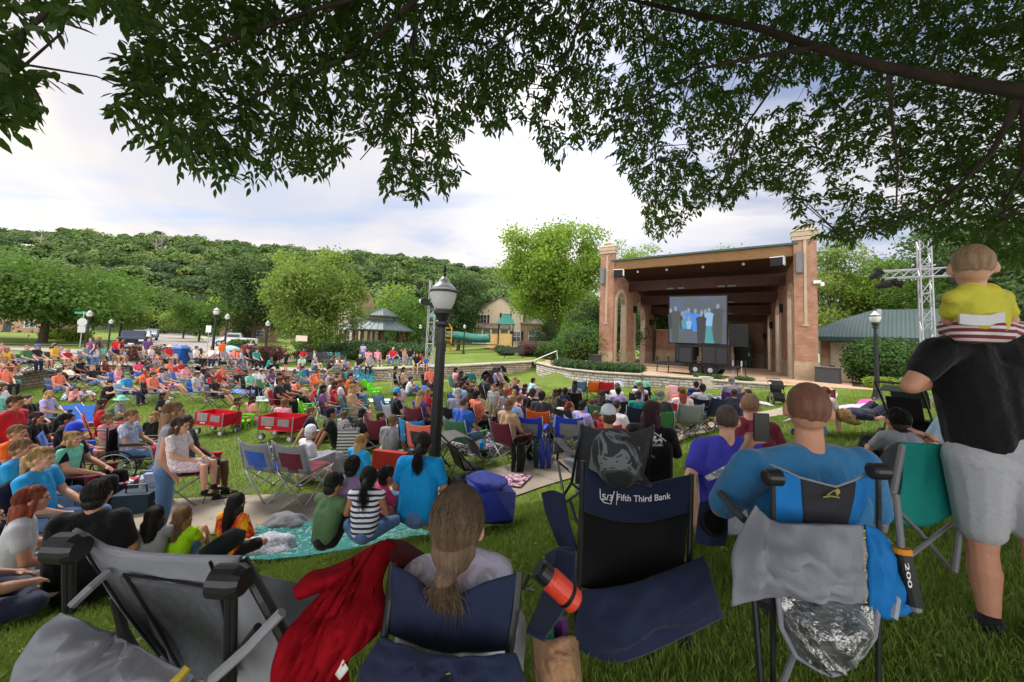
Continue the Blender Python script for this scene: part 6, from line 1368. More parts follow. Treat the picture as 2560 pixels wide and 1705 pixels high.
# tile table -------------------------------------------------------
TILES = dict(A=(0, 840, .12755), B=(280, 840, .12755), C=(560, 840, .12755), D=(840, 820, .12755), E=(1080, 900, .12755), F=(1340, 910, .12755), G=(1600, 910, .15306), X=(0, 780, .2933), Y=(560, 760, .30617))
CROWD = """
A 70 110 C w pink jn l brown tan
A 190 240 C w yellow bs s tan grey
A 590 225 C m green nv z tan green
A 810 250 C w purple bk l dark purple
A 780 330 C m black ks k brown grey hat=blue
A 1065 150 S c navy ns p blonde -
A 1150 210 C m yellow ks s dark navy
A 1380 215 R w lavender gs l grey silver
A 1750 310 C m grey jn k tan grey hat=red
A 1795 150 S w purple jn l brown - f=200
A 1930 110 S m charcoal wp s blonde - f=40
A 2030 235 S c mint gs l tan -
A 1340 440 C c red rs s blonde red
A 1500 570 R m cream bs s brown navy
A 1230 670 C w coral ds b dark denim
A 2120 480 C w maroon ds l brown black
A 30 300 C w tan ks l blonde black
A 40 640 K w pink ps s tan -
A 160 930 C w white jn l brown black
A 40 1040 C m mint gp s brown grey
A 680 1140 C m black bk z dark charcoal
A 1080 1070 C w lavender jn l blonde charcoal
A 2090 870 K m black bs k dark - hat=black
A 2170 1225 C w red rs l brown red
A 1600 1000 K c lavender gs l tan -
A 1440 1000 K c pink ps s brown -
B 110 115 S w red ns p dark - f=140
B 190 110 S w maroon gs p dark - f=60
B 210 270 C c white ns s tan grey
B 390 255 L w blue nv s brown -
B 680 120 D m sky bk s brown black
B 720 70 S m purple gs s dark - f=100
B 700 345 C w tan gs l tan grey
B 800 395 C w white ps l blonde green
B 1140 385 C m red ks h tan grey hat=cream
B 560 480 C w hotpink bs l dark navy
B 640 440 C w navy bs l brown navy
B 850 560 K c silver ds s blonde -
B 1000 560 C w orange ds s tan teal
B 1180 480 C w coral gs s tan teal
B 380 720 C m cyan nv k grey silver hat=green f=75
B 960 1110 G w black jn l black - f=60
B 270 1200 C c grey rs h tan green hat=mint
B 1500 560 C m pink jn s dark silver
B 1400 490 C w red bs l tan red
B 1690 335 C m white bk s dark grey
B 1910 305 C m white bk s dark grey f=200
B 2090 300 C m white nv s dark grey f=190
B 2170 180 S m orange bk s dark - f=90
B 2220 390 C w grey gs s tan silver
B 1740 705 C m silver ks s brown blue
B 1950 650 C w navy ds l brown grey
B 2130 670 C w red gs l blonde red
B 2110 800 D w black bs l brown grey
B 1830 860 K c white ds l tan -
B 1950 790 K c lavender gs s brown -
B 1870 560 C w black bk s dark white
B 2200 570 C w coral rs s tan red
B 110 400 C m royal ks k grey grey hat=navy
C 430 100 S m maroon rs s dark - f=20
C 540 90 S w silver gs s blonde - f=150
C 200 375 C w pink ps k tan grey hat=pink
C 350 290 C w coral gs l ginger grey
C 330 450 C w orange jn s blonde blue
C 250 490 C w coral ds l blonde grey
C 410 430 C w sky ds s tan grey
C 490 410 C m black bk s black black
C 660 440 C m teal bk s black black
C 690 640 C m white ks k dark green hat=black
C 790 660 C w white nv s black blue
C 1000 640 C w purple bk l maroonhair grey
C 1220 480 S c black bs s tan - f=180
C 1370 650 G w brown gp l dark -
C 1510 700 K w yellow ps l tan -
C 1360 785 D m black bk s brown black f=70
C 1170 820 C m black bk s brown red
C 1130 750 K w brown ds l tan -
C 1620 200 C w red ds s tan charcoal f=160 d=27.5
C 1610 350 K w mint gs l tan - f=160 d=25
C 1840 200 S c sky bs p tan - f=240 d=26
C 2060 420 K m charcoal bk s dark -
C 2160 440 K m charcoal gp s brown -
C 2280 430 K m charcoal jn s dark -
C 1810 730 G w silver gp l brown -
C 1900 870 G w mint bk l blonde -
C 2000 680 K w purple jn l blonde -
C 2140 660 C m grey gs k tan - hat=sage
C 1890 640 C w orange ds l brown orange
C 2090 950 D w plum jn l dark navy f=60
C 2220 630 K w cream gs s tan -
C 2300 600 K w white ds l dark -
C 2270 880 C w red ds l brown red
C 230 1200 G w tan ds l brown -
C 530 1170 G w floral ps l brown - f=20
C 1160 1235 G f pink bk b tan - f=10
C 1850 1390 L w navy bk b tan - f=70
C 2250 1400 L m black bk s black - f=60
C 2340 1500 G c silver gp b tan - f=20
D 580 90 S w lavender jn l brown - f=175 d=31
D 870 280 S c red rs s dark - f=20 d=27.5
D 1070 250 G w pink gs l brown - d=30
D 1340 255 G w white ds l dark - d=30
D 1160 350 C m red jn s white black f=175 d=26.5
D 1330 370 C w black jn s dark black f=160 d=26.3
D 1500 360 C w black jn s dark grey f=170 d=26.2
D 1390 450 S c tan ks s tan - f=120 d=25.2
D 530 515 H m black jn z white - f=178 wall
D 725 540 H w grey bk s tan - f=170 wall
D 700 440 C w pink rs h tan black hat=black f=150 d=26
D 880 480 C w pink ds s brown black f=140 d=25.6
D 1640 560 H w black bs l brown - f=175 wall
D 1820 610 H c blue bs s tan - f=175 wall
D 1700 520 G w red bk s dark - f=150 d=25.2
D 1230 750 C w black bk b dark silver f=70
D 1380 765 C w tan bs l dark grey f=70
D 1870 760 C w coral bk s tan black f=140
D 1340 930 L w black jn l dark - f=70
D 1720 1010 K m blue bk s brown -
D 1850 1010 K c black bk s dark -
D 1740 1215 C w purple bk l blonde maroon
D 1860 1200 C c red ds s blonde red
D 1420 950 K w white jn s dark -
D 2200 1300 K c navy bs s brown -
D 100 870 C w tan gs l brown -
D 180 1000 C w white ds l red maroon
D 290 980 K c cream ds s tan -
D 420 1040 C w orange gs l brown maroon
D 1290 1180 C w black bs k dark silver hat=cyan
E 520 150 C w pink bk s dark teal
E 630 210 C w black bk l dark -
E 630 310 K m black bk s black -
E 700 380 G c blue bk s grey -
E 800 400 K c pink ds s tan -
E 1110 290 C w charcoal gs s dark black
E 1270 145 C w lavender bk l black black
E 1350 140 C w silver wp s black black
E 1690 330 C w navy bk l blonde red
E 1940 350 K m sky ks s dark -
E 480 440 G w silver gp l brown -
E 560 545 C m grey gp s white black f=20
E 820 540 C w black bk l brown black f=25
E 960 590 C w coral bk s black black
E 1210 490 S c silver ks s tan - f=200
E 1330 440 K w brown gp l brown -
E 1380 420 K w lemon gs l blonde -
E 1450 590 S c grey gs s tan - f=30
E 1600 580 G w silver gp p blonde - f=20
E 1550 570 G c lime ds s blonde -
E 1790 540 G w lavender bk l brown -
E 1900 640 G w pink rs l dark - f=25
E 2020 545 C m black bk s brown maroon
E 2110 525 C m silver gp s white grey
E 2190 600 C m charcoal bk s dark orange
E 1690 700 G w pink ps s tan -
E 480 970 G w grey ds l blonde - f=40
E 1980 850 G c coral ds s brown - f=20
F 370 490 G w olive gp l brown -
F 450 480 G w yellow gs l dark -
F 610 480 C c navy bk s black navy
F 780 320 C w grey ks l dark black f=20
F 560 700 G w white gp s brown - f=20
F 680 770 G w grey gs l blonde - f=25
F 820 715 G c navy bs z blonde - f=60
F 1370 500 K w maroon gs s dark -
F 1640 370 C w white ks s tan white
F 1620 445 C w lavender bk s black navy f=20
F 2060 345 C w white gs s tan navy
F 2085 195 C m mint jn s grey navy f=20
F 1170 925 G w black bk b tan - f=30
F 1900 560 K c lime ks l tan -
G 335 430 C m charcoal bk s grey green f=20
G 245 430 K c green ds s blonde -
G 910 275 C w navy bk s dark royal f=20
G 1020 490 C w silver ds s dark navy f=25
G 680 490 C w white ks l ginger red f=15
G 650 360 C w coral ds s tan pink
G 1360 435 G c purple ds s brown -
G 1480 410 C m grey gp s grey purple f=20
G 1550 480 G f navy nv s brown - f=20
G 1650 360 G w black bk l blonde -
G 1800 570 G w mint gp l brown - f=320
G 430 620 G w white bk l dark - f=15
F 2060 445 S c lavender ps l tan - f=290
X 100 935 S w red jn s brown - f=75
X 1560 800 S w grey jn l tan - f=50 d=4.35
X 390 850 C w black bk l maroonhair charcoal f=70
X 310 1075 C w cyan jn s tan black f=60
X 490 1145 C w cyan jn p blonde navy f=70
X 620 1035 S c mint gs l blonde - f=80
X 740 945 C m black bk k tan maroon hat=royal f=65
X 1290 870 C c black bk s blonde grey f=170
X 970 875 C c pink gs s tan -
X 1760 980 C m charcoal bs z black red f=75 skin=3 d=5.7
X 400 1340 C c teal ps s brown - f=60
X 120 865 C w coral ks s dark black f=60
X 240 960 C w orange ks s tan orange f=70
X 180 1500 G w silver gp l ginger red f=40
Y 680 1000 G m white ks k white - hat=white f=40
Y 1100 1070 G w cyan gs l blonde - f=30
Y 1110 860 G w black bk k black - hat=black f=30
Y 1265 895 G c hotpink ps s brown - f=80
Y 1370 910 G m grey gp s tan - f=15
Y 1310 950 K c black bk s black - f=40
Y 1430 935 K c silver ds s tan -
Y 1575 955 G c royal ds b black - f=20
Y 1640 900 G c purple ds s brown -
"""

ALLP = []
for ln in CROWD.strip().splitlines():
    t = ln.split(); ox, oy, k = TILES[t[0]]; px, py = ox + float(t[1]) * k, oy + float(t[2]) * k
    pose, kind, top, bot, hs, hc, chn = t[3:10]; ex = dict(q.split('=') for q in t[10:] if '=' in q)
    s = SC_[kind]; h = TOPZ[pose] * s
    if kind in 'ct' and pose in 'CDR': s *= 1.12; h = TOPZ[pose] * s
    if 'wall' in t[10:]:
        x0 = px; d = wall_r(px) - .12; z = CAMZ + ray(px, py).z * d - h; loc = V_(((px - 1280) / F * d, d, terr_z((px - 1280) / F * d, d) + .04))
    elif 'd' in ex: d = float(ex['d']); x_ = (px - 1280) / F * d; loc = V_((x_, d, terr_z(x_, d) if t[0] in 'CD' else lawn_z(x_, d)))
    else: loc = hit(px, py, h, {'X': 3.0, 'Y': 5.6}.get(t[0], 6.0), 60)
    f = R_(float(ex['f'])) if 'f' in ex else facing(loc) + random.uniform(-.3, .3)
    if f > math.pi: f -= 2 * math.pi
    person(loc, -f, pose, kind, top, bot, hs, hc, hat=ex.get('hat'), sc=s, chair=chn if chn != '-' else None, skin=int(ex['skin']) if 'skin' in ex else None)
    if chn != '-' and pose in 'CDR': camp_chair(loc, -f, chn, sc=s if kind in 'ct' else 1.0)
g_ = random.Random(21)
ZONES = [(0, 880, 897, 925, 19), (300, 900, 925, 962, 14), (1110, 1340, 950, 1000, 9), (1400, 1790, 972, 1010, 12), (0, 200, 1010, 1100, 5)]
for (xa, xb, ya, yb, n) in ZONES:
    k = 0; tries = 0
    while k < n and tries < 400:
        tries += 1; px, py = g_.uniform(xa, xb), g_.uniform(ya, yb); pose = g_.choice('CCCDGKK'); kind = g_.choice('wwmcwm'); s = SC_[kind] * (1.12 if kind == 'c' and pose in 'CD' else 1)
        loc = hit(px, py, TOPZ[pose] * s, 6.0, 60)
        if loc.y > 40 or min(((e.location - loc).length for e, i in PEOPLE), default=9) < .62: continue
        f = facing(loc) + g_.uniform(-.35, .35); top = g_.choice(['coral', 'white', 'pink', 'red', 'navy', 'sky', 'tan', 'black', 'grey', 'lavender', 'teal', 'orange', 'cream', 'maroon', 'mint', 'blue'])
        chn = g_.choice(['navy', 'black', 'blue', 'red', 'green', 'charcoal', 'grey', 'teal', 'maroon'])
        person(loc, -f, pose, kind, top, g_.choice(['jn', 'bk', 'ks', 'ds', 'bs', 'gs', 'ps']), g_.choice('lsslpbk') if kind != 'm' else g_.choice('szk'), g_.choice(['brown', 'dark', 'blonde', 'tan', 'black', 'ginger']), sc=s, hat=g_.choice(['navy', 'red', 'white', 'black']))
        if pose in 'CD': camp_chair(loc, -f, chn)
        k += 1
# empty chairs in the crowd: px, py(top of back), colour, panel, facing
def chair_at(px, py, col, panel, f, st='std', sc=1.0, label=None, frame=None, wcrowd=None):
    top = (.72 if st == 'low' else .88) * sc; loc = hit(px, py, top, 5.2, 60); camp_chair(loc, -R_(f), col, panel, st, sc, label, frame); return loc
chair_at(690, 1089, 'grey', 'blue', 15, sc=1.0, label='empty grey camp chair with blue centre panel, back turned, beside its red-panelled twin', frame=ALU)
chair_at(769, 1093, 'grey', 'maroon', 10, sc=1.0, label='grey camp chair with dark red centre panel next to the blue-panelled one', frame=ALU)
chair_at(1328, 1032, 'royal', 'grey', 12, sc=1.05, label='royal blue camp chair with grey mesh panel, teal backpack hanging beside it', frame=ALU)
chair_at(1423, 1033, 'royal', 'grey', 8, sc=1.05, label='royal blue camp chair with grey mesh panel, behind the man in the mesh cap', frame=ALU)
chair_at(1712, 1010, 'grey', 'grey', 5, sc=1.0, label='grey camp chair topped with red fabric beside the navy chair', frame=ALU)
chair_at(1774, 1002, 'navy', None, -12, sc=1.0, label='navy camp chair with loose skirt beside the red-topped grey chair', frame=BLK)
chair_at(455, 929, 'blue', None, 20, label='pale blue slatted lawn chair, empty, beside the man in pink', frame=ALU)
chair_at(400, 929, 'red', None, 25, label='red striped lawn chair, empty, next to the pale blue one', frame=FRM[2])
chair_at(52, 926, 'lavender', 'navy', 60, label='lavender and navy folding chair in front of the stone wall bend', frame=FRM[2])
chair_at(772, 921, 'blue', None, 10, sc=1.1, label='bright blue chair with tall back and cup pocket, behind the man in black', frame=BLK)
chair_at(1488, 951, 'orange', None, 10, label='bright orange chair before the pale stage wall', frame=BLK); chair_at(1514, 952, 'red', None, 8, label='red chair next to the orange one before the stage wall', frame=BLK)
chair_at(1450, 950, 'denim', None, 12, label='faded blue chair left of the orange one before the stage wall', frame=BLK)
chair_at(1184, 931, 'teal', None, 20, label='empty green-teal chair against the long stone wall', frame=ALU)
chair_at(975, 984, 'denim', None, 40, label='faded blue chair beside the plaid shirt hung on a chair', frame=BLK)
chair_at(668, 920 + 25, 'green', None, 30, label='green and white chair with narrow back, in the middle of the seated crowd', frame=ALU)
for u, y, c, lab in ((826, 857, 'purple', 'dark purple empty chair on the terrace grass'), (836, 862, 'mint', 'pale aqua empty chair on the terrace grass'), (856, 857, 'teal', 'teal low chair on the terrace grass, nearest the hedge')):
    p = P(u, y, 30); z = terr_z(p.x, p.y); camp_chair((p.x, p.y, z), -R_(100), c, None, 'std', 1.0, lab, ALU)
chair_at(1291, 1018, 'black', 'red', 10, sc=.75, label='small black and red child chair near the boy in grey', frame=BLK)
chair_at(2050, 976, 'maroon', 'navy', 30, st='low', label='low navy and maroon chair behind the person lying on the blanket', frame=BLK)
chair_at(1075, 1048, 'coral', 'charcoal', 15, sc=1.05, label='coral orange camp chair half hidden by the near lamp post', frame=BLK)
chair_at(1052, 1040, 'cyan', None, 15, label='bright blue chair just behind the near lamp post', frame=BLK)
# labels ---------------------------------------------------------------
LM = []
def landmark(name, px, d): LM.append((name, V_(((px - 1280) / F * d, d))))
for nm, px, d in (('the near lamp post', 1090, 4.9), ('the long stone wall', 200, 20), ('the hedge wall', 950, 23), ('the wall by the handrail', 1250, 24), ('the curved stage wall', 1450, 21), ('the wall by the trailer', 1770, 19), ('the blue bin', 461, 23.5), ('the stop sign', 212, 30), ('the nearer red wagon', 700, 7.9), ('the farther red wagon', 540, 9.2),
    ('the blue tarp', 640, 13), ('the wheelchair', 300, 5.8), ('the blue loungers', 230, 8.5), ('the maroon bush', 668, 26), ('the truss', 1068, 25), ('the black stroller', 1215, 12), ('the blanket pile', 1195, 8.5), ('the royal blue chairs', 1380, 8), ('the lime chair', 765, 9.5), ('the purple-shirted man', 1820, 3.0), ('the wall bend', 50, 13), ('the dark bench', 808, 27), ('the plaid shirt', 1000, 11), ('the orange chair', 1488, 17), ('the right lamp post', 2192, 13.4)): landmark(nm, px, d)
PW_ = dict(S='standing', W='walking', C='seated', D='leaning back', G='cross-legged', K='sitting', L='stretched out', H='on the wall edge', R='reclining', Y='lying down', B='bending down')
def rel(loc):
    p = V_((loc[0], loc[1])); nm, q = min(LM, key=lambda t: (t[1] - p).length); v = p - q; t = q.normalized()
    a = v.dot(t); s = v.x * t.y - v.y * t.x
    if abs(a) > abs(s): return ('behind ' if a > 0 else 'in front of ') + nm
    return ('left of ' if s < 0 else 'right of ') + nm
def finish_labels():
    def run(lst, base, cat):
        seen = {}
        for e, i in lst:
            if i['label']: e['label'] = i['label']; continue
            seen.setdefault(base(e, i), []).append(e)
        for k, es in seen.items():
            if len(es) == 1: es[0]['label'] = k
            else:
                es.sort(key=lambda e: e.location.y)
                on = ['nearest', 'second nearest', 'third nearest', 'fourth nearest', 'fifth nearest', 'sixth nearest', 'seventh nearest']
                for n, e in enumerate(es): e['label'] = k + ', ' + (('the nearer one' if n == 0 else 'the farther one') if len(es) == 2 else on[min(n, 6)])
    def pb(e, i):
        hair = {'maroonhair': 'reddish', 'fuzz': 'reddish', 'fuzzdark': 'dark', 'fuzzfair': 'fair'}.get(i['hc'], i['hc'])
        hw = '%s cap' % i['hat'] if i['hs'] == 'k' and i['hat'] else ('%s sun hat' % i['hat'] if i['hs'] == 'h' else '%s %shair' % (hair, {'l': 'long ', 'p': 'tied ', 'b': 'pinned ', 'z': 'cropped ', 's': ''}.get(i['hs'], '')))
        return '%s in %s, %s, %s %s' % ('child' if i['kind'] in 'ct' else 'person', i['top'], hw, PW_[i['pose']], rel(e.location))
    run(PEOPLE, pb, 'person')
    run(CHAIRS, lambda e, i: 'occupied %s folding chair %s' % (i['col'] if not i['panel'] else i['col'] + ' and ' + i['panel'], rel(e.location)), 'chair')
# ------------------------------------------------------------------ near figures
def hero(pose, head, f, kind, top, bot, hs, hc, label, skin=0, sleeve=.5, over=None, fat=1.0, s=None, vox=.009, hat=None, hr=None, topm=None, botm=None, shoes='black', legmul=None, hk=None, strands=0, zfix=False, hair_scale=1.0):
    j = jset(pose); hz = j['hed'].z
    if pose in 'GK' and s is None and kind in 'cwm' and head[-1] != 2.85: s = {'c': .62, 'w': .88}.get(kind, 1.0)
    if len(head) == 2:
        q = hit(head[0], head[1], hz * s, 1.6, 30); head = (head[0], head[1], q.y)
    hp = P(*head); gz = ground_z(hp.x, hp.y)
    if s is None: s = (hp.z - gz) / hz
    R = Matrix.Rotation(-f, 3, 'Z'); loc = hp - (R @ j['hed']) * s
    if not zfix: loc.z = max(loc.z, ground_z(loc.x, loc.y)) if abs(loc.z - ground_z(loc.x, loc.y)) > .12 else loc.z
    inv = (Matrix.Translation(loc) @ R.to_4x4() @ Matrix.Scale(s, 4)).inverted()
    for k, v in (over or {}).items(): j[k] = inv @ P(*v)
    if hr is not None: j['hrot'] = Matrix.Rotation(R_(hr[0]), 4, 'Z') @ Matrix.Rotation(R_(hr[1]), 4, 'X')
    mk = 'c' if kind == 'c' else kind; hsz = hk or (1.25 if kind == 'c' else 1.0)
    me = build(prims(j, 'body', hsz, fat=fat, fem=(kind == 'w')), vox / s, 3, 'body')
    for m in (SKIN[skin], EYE, LIP): me.materials.append(m)
    face_bits(me, head_mats(j, hsz)); e = link('person', me); e.location = loc; e.rotation_euler.z = -f; e.scale = (s, s, s)
    m2 = build(prims(j, 'shirt', hsz, sleeve, fat=fat, fem=(kind == 'w')), vox * 1.15 / s, 4, 'shirt'); m2.materials.append(topm or clothc(top))
    # soft folds
    import mathutils.noise as mn
    for v, c, nv_ in [(v, v.co.copy(), v.normal.copy()) for v in m2.vertices]:
        n = mn.noise(V_((c.x * 5 + len(PEOPLE), c.y * 5, c.z * 3))) + .5 * mn.noise(V_((c.x * 14, c.y * 14, c.z * 7))); v.co = c + nv_ * (.006 * n)
    sh = link('shirt', m2, e)
    c, lg = BOT[bot]; m3 = build(prims(j, 'trousers', hsz, leg=lg, fat=fat, fem=(kind == 'w')), vox * 1.2 / s, 4, 'trousers'); m3.materials.append(botm or clothc(c)); link('trousers' if lg == 1 else 'shorts', m3, e)
    ps_ = prims(j, 'shoes')
    for q_ in (ps_[:2], ps_[2:]): m4 = build(q_, vox * 1.3 / s, 3, 'shoe'); m4.materials.append(clothc(shoes)); link('shoe', m4, e)
    H = head_mats(j, hsz)
    if hs in 'kh': o = link('hair', hair_mesh('k'), e); o.matrix_local = H; setm(o, hairm(hc)); o = link('hat', hat_mesh(hs), e); o.matrix_local = H; setm(o, clothc(hat or 'red')); 
    elif hs != '0':
        o = link('hair', hair_mesh(hs), e); o.matrix_local = H @ Matrix.Scale(hair_scale, 4); setm(o, hairm(hc))
        if strands:
            b = MB(); g = random.Random(len(PEOPLE))
            for k in range(strands):
                a = g.uniform(-2.3, 2.3) + math.pi; tilt = g.uniform(.12, 1.9 if hs == 'n' else 1.35); r = (.085, .101, .103)
                pts = []
                if hs in 'pbn':
                    tgt = V_((0, -.118, .012)) if hs != 'n' else V_((0, -.092, -.078)); a0 = g.uniform(0, 6.28); st = V_((r[0] * math.sin(tilt) * math.cos(a0), -.016 + r[1] * math.sin(tilt) * math.sin(a0), .026 + r[2] * math.cos(tilt)))
                    if st.y > .05: continue
                    for t in (0, .25, .5, .75, 1):
                        q = st.lerp(tgt, t); d_ = q - V_((0, -.016, .026)); sc2 = math.sqrt((d_.x / r[0]) ** 2 + (d_.y / r[1]) ** 2 + (d_.z / r[2]) ** 2); 
                        if t < .8: q = V_((0, -.016, .026)) + d_ / max(sc2, .3) * 1.012
                        pts.append(q)
                    if hs == 'n': w = g.gauss(0, .016); pts += [V_((w, -.125 + g.gauss(0, .01), -.12)), V_((w * 1.4, -.115 + g.gauss(0, .012), -.16)), V_((w * 1.6, -.11 + g.gauss(0, .014), -.19 - g.random() * .05))]
                    if hs == 'p': w = g.gauss(0, .018); pts += [V_((w, -.16 + g.gauss(0, .012), -.06)), V_((w * 1.5, -.15 + g.gauss(0, .014), -.15)), V_((w * 1.3, -.14 + g.gauss(0, .016), -.20 - g.random() * .08))]
                else:
                    x = g.uniform(-.08, .08); a0 = math.pi * 1.5 + x / .085 * 1.2
                    for t in (.1, .5, .9, 1.25): pts.append(V_((.086 * math.sin(t) * math.cos(a0), -.016 + .102 * math.sin(t) * math.sin(a0), .026 + .104 * math.cos(t))))
                    if hs == 'l': q = pts[-1]; pts += [V_((q.x * 1.05, q.y - .012, -.08)), V_((q.x * 1.0 + g.gauss(0, .006), q.y - .03, -.17)), V_((q.x * .95 + g.gauss(0, .01), q.y - .03 + g.gauss(0, .01), -.25 - g.random() * .06))]
                b.tube(pts, [.0016 if strands < 1000 else .0009] * (len(pts) - 1) + [.0004], 3, cap=False)
            b.obj('hair_strands', hairm(hc), o, fix=False, smooth=True)['kind'] = 'stuff'
    tag(e, label, 'person', None); PEOPLE.append((e, dict(label=label, pose=pose, kind=kind, top=top, bot=bot, hs=hs, hc=hc, hat=hat))); return e
def stripe(name, c1, c2, sc, axis=2):
    m = bpy.data.materials.new(name); m.use_nodes = True; N = m.node_tree.nodes; L = m.node_tree.links; b = N['Principled BSDF']; b.inputs['Roughness'].default_value = .9
    tc = N.new('ShaderNodeTexCoord'); sp = N.new('ShaderNodeSeparateXYZ'); L.new(tc.outputs['Object'], sp.inputs[0]); a = N.new('ShaderNodeMath'); a.operation = 'MULTIPLY'; a.inputs[1].default_value = sc; L.new(sp.outputs[axis], a.inputs[0])
    s = N.new('ShaderNodeMath'); s.operation = 'FRACT'; L.new(a.outputs[0], s.inputs[0]); g = N.new('ShaderNodeMath'); g.operation = 'GREATER_THAN'; g.inputs[1].default_value = .55; L.new(s.outputs[0], g.inputs[0])
    mx = N.new('ShaderNodeMix'); mx.data_type = 'RGBA'; L.new(g.outputs[0], mx.inputs[0]); mx.inputs[6].default_value = (*srgb(c1), 1); mx.inputs[7].default_value = (*srgb(c2), 1); L.new(mx.outputs[2], b.inputs['Base Color']); return m
def blotch(name, cols, sc, rough=.9, metal=0, bump=.5, bs=12, dist=.02):
    m = bpy.data.materials.new(name); m.use_nodes = True; N = m.node_tree.nodes; L = m.node_tree.links; b = N['Principled BSDF']; b.inputs['Roughness'].default_value = rough; b.inputs['Metallic'].default_value = metal
    tc = N.new('ShaderNodeTexCoord'); n = N.new('ShaderNodeTexNoise'); n.inputs['Scale'].default_value = sc; n.inputs['Detail'].default_value = 3; n.inputs['Distortion'].default_value = 1.2; L.new(tc.outputs['Object'], n.inputs['Vector'])
    r = N.new('ShaderNodeValToRGB'); r.color_ramp.interpolation = 'CONSTANT'; E = r.color_ramp.elements; k = len(cols)
    E[0].position = 0; E[0].color = (*srgb(cols[0]), 1); E[1].position = .36 + .28 / k; E[1].color = (*srgb(cols[1]), 1)
    for i in range(2, k): e = E.new(.36 + .28 * i / k); e.color = (*srgb(cols[i]), 1)
    L.new(n.outputs['Fac'], r.inputs[0]); L.new(r.outputs[0], b.inputs['Base Color'])
    n2 = N.new('ShaderNodeTexNoise'); n2.inputs['Scale'].default_value = bs; n2.inputs['Detail'].default_value = 4; L.new(tc.outputs['Object'], n2.inputs['Vector']); bp = N.new('ShaderNodeBump'); bp.inputs['Strength'].default_value = bump; bp.inputs['Distance'].default_value = dist; L.new(n2.outputs['Fac'], bp.inputs['Height']); L.new(bp.outputs[0], b.inputs['Normal']); return m
TIE = blotch('tie_dye', ['c8241c', 'd84418', 'e87a1c', 'f0b020'], 5)
hero('C', (2020, 1025, 1.5), R_(32), 'm', 'blueteal', 'nv', 'z', 'fuzz', 'man with cropped reddish hair in blue shirt filling the blue-sided camp chair', 1, .85,
     over=dict(nek=(2025, 1128, 1.5), sh_L=(1880, 1172, 1.46), sh_R=(2150, 1166, 1.5), el_L=(1800, 1268, 1.62), wr_L=(1872, 1110, 1.95), el_R=(2190, 1290, 1.55), che=(2015, 1260, 1.5)), fat=1.28, vox=.0065, topm=mat('blue_tee', '2a6f9e', .9, .1, 5, .7, 7, sheen=.2, bdist=.05), strands=0)
man = hero('S', (2450, 765, 1.88), R_(40), 'm', 'black', 'gs', 's', 'dark', 'man in black tee and light grey shorts standing with a toddler on his shoulders', 1, .5,
     over=dict(nek=(2452, 835, 1.86), sh_L=(2348, 878, 1.86), sh_R=(2570, 872, 1.84), el_L=(2276, 965, 1.88), wr_L=(2350, 948, 2.08), el_R=(2700, 1000, 1.85), wr_R=(2640, 900, 2.1), che=(2470, 960, 1.86), pel=(2490, 1115, 1.86), hi_L=(2442, 1150, 1.86), hi_R=(2560, 1150, 1.84), kn_L=(2455, 1372, 1.86), an_L=(2475, 1555, 1.84), kn_R=(2600, 1380, 1.75), an_R=(2640, 1590, 1.7), ft_L=(2415, 1548, 1.98), ft_R=(2680, 1600, 1.85)), fat=1.22, vox=.0065, s=1.0, zfix=True, botm=mat('heather_grey', 'a9aaae', .95, .05, 60, .4, 30, sheen=.2), topm=mat('black_tee', '0b0b0e', .9, .1, 6, .8, 7, sheen=.1, bdist=.05))
tod = hero('C', (2430, 668, 1.66), R_(42), 'c', 'paleyellow', 'jn', 'z', 'fuzzfair', 'toddler in yellow tee riding on the shoulders of the man in black', 0, .6,
     over=dict(nek=(2440, 722, 1.66), sh_L=(2386, 745, 1.66), sh_R=(2502, 745, 1.66), che=(2450, 757, 1.66), pel=(2455, 812, 1.67), hi_L=(2418, 828, 1.68), hi_R=(2492, 828, 1.68), kn_L=(2372, 818, 1.9), kn_R=(2540, 822, 1.9), an_L=(2400, 905, 2.02), an_R=(2530, 905, 2.02), ft_L=(2405, 925, 2.06), ft_R=(2530, 925, 2.06), el_L=(2368, 800, 1.74), wr_L=(2395, 770, 1.92), el_R=(2530, 800, 1.74), wr_R=(2500, 770, 1.92)), s=.60, hk=1.5, vox=.006, zfix=True, topm=mat('yellow_tee', 'c9c244', .9, .1, 5, .6, 9, bdist=.03), botm=stripe('striped_leggings', '7c2c34', 'd9cfd2', 21, 2), fat=.95)
b = MB(); b.sheet([[P(2398 + 112 * k / 6, 784 + 4 * math.sin(k / 6 * math.pi) - (4 if k > 4 else 0) + 13 * r, 1.585 - .012 * math.sin(k / 6 * math.pi)) for k in range(7)] for r in (0, 1, 2)], .008)
b.obj('diaper', mat('diaper_white', (.6, .6, .6), .8, .05), None); dp = COL.objects[-1]; dp.parent = tod; dp.matrix_parent_inverse = (Matrix.Translation(tod.location) @ tod.rotation_euler.to_matrix().to_4x4() @ Matrix.Scale(.60, 4)).inverted()
hero('K', (1818, 1050, 2.85), R_(35), 'm', 'indigo', 'gs', 'z', 'fuzzdark', 'man with buzzed hair in violet-blue tee propped on one arm on the bank', 0, .6,
     over=dict(sh_L=(1752, 1120, 2.83), sh_R=(1880, 1118, 2.9), el_L=(1724, 1195, 2.72), wr_L=(1738, 1290, 2.75)), vox=.008, fat=1.1, topm=mat('violet_tee', '3f3fae', .9, .1, 5, .6, 8, bdist=.04))
hero('K', (1876, 1062, 3.5), R_(40), 'm', 'maroon', 'ks', 'z', 'tan', 'person in dark maroon tee mostly hidden behind the violet-shirted man', 0, .6, fat=1.1)
hd = hero('K', (1628, 1032, 3.35), R_(25), 'w', 'black', 'bk', 'l', 'maroonhair', 'woman with long dark reddish hair in black hoodie with white house logo', 0, 2.0, fat=1.22, vox=.008, strands=260, hr=(0, 0))
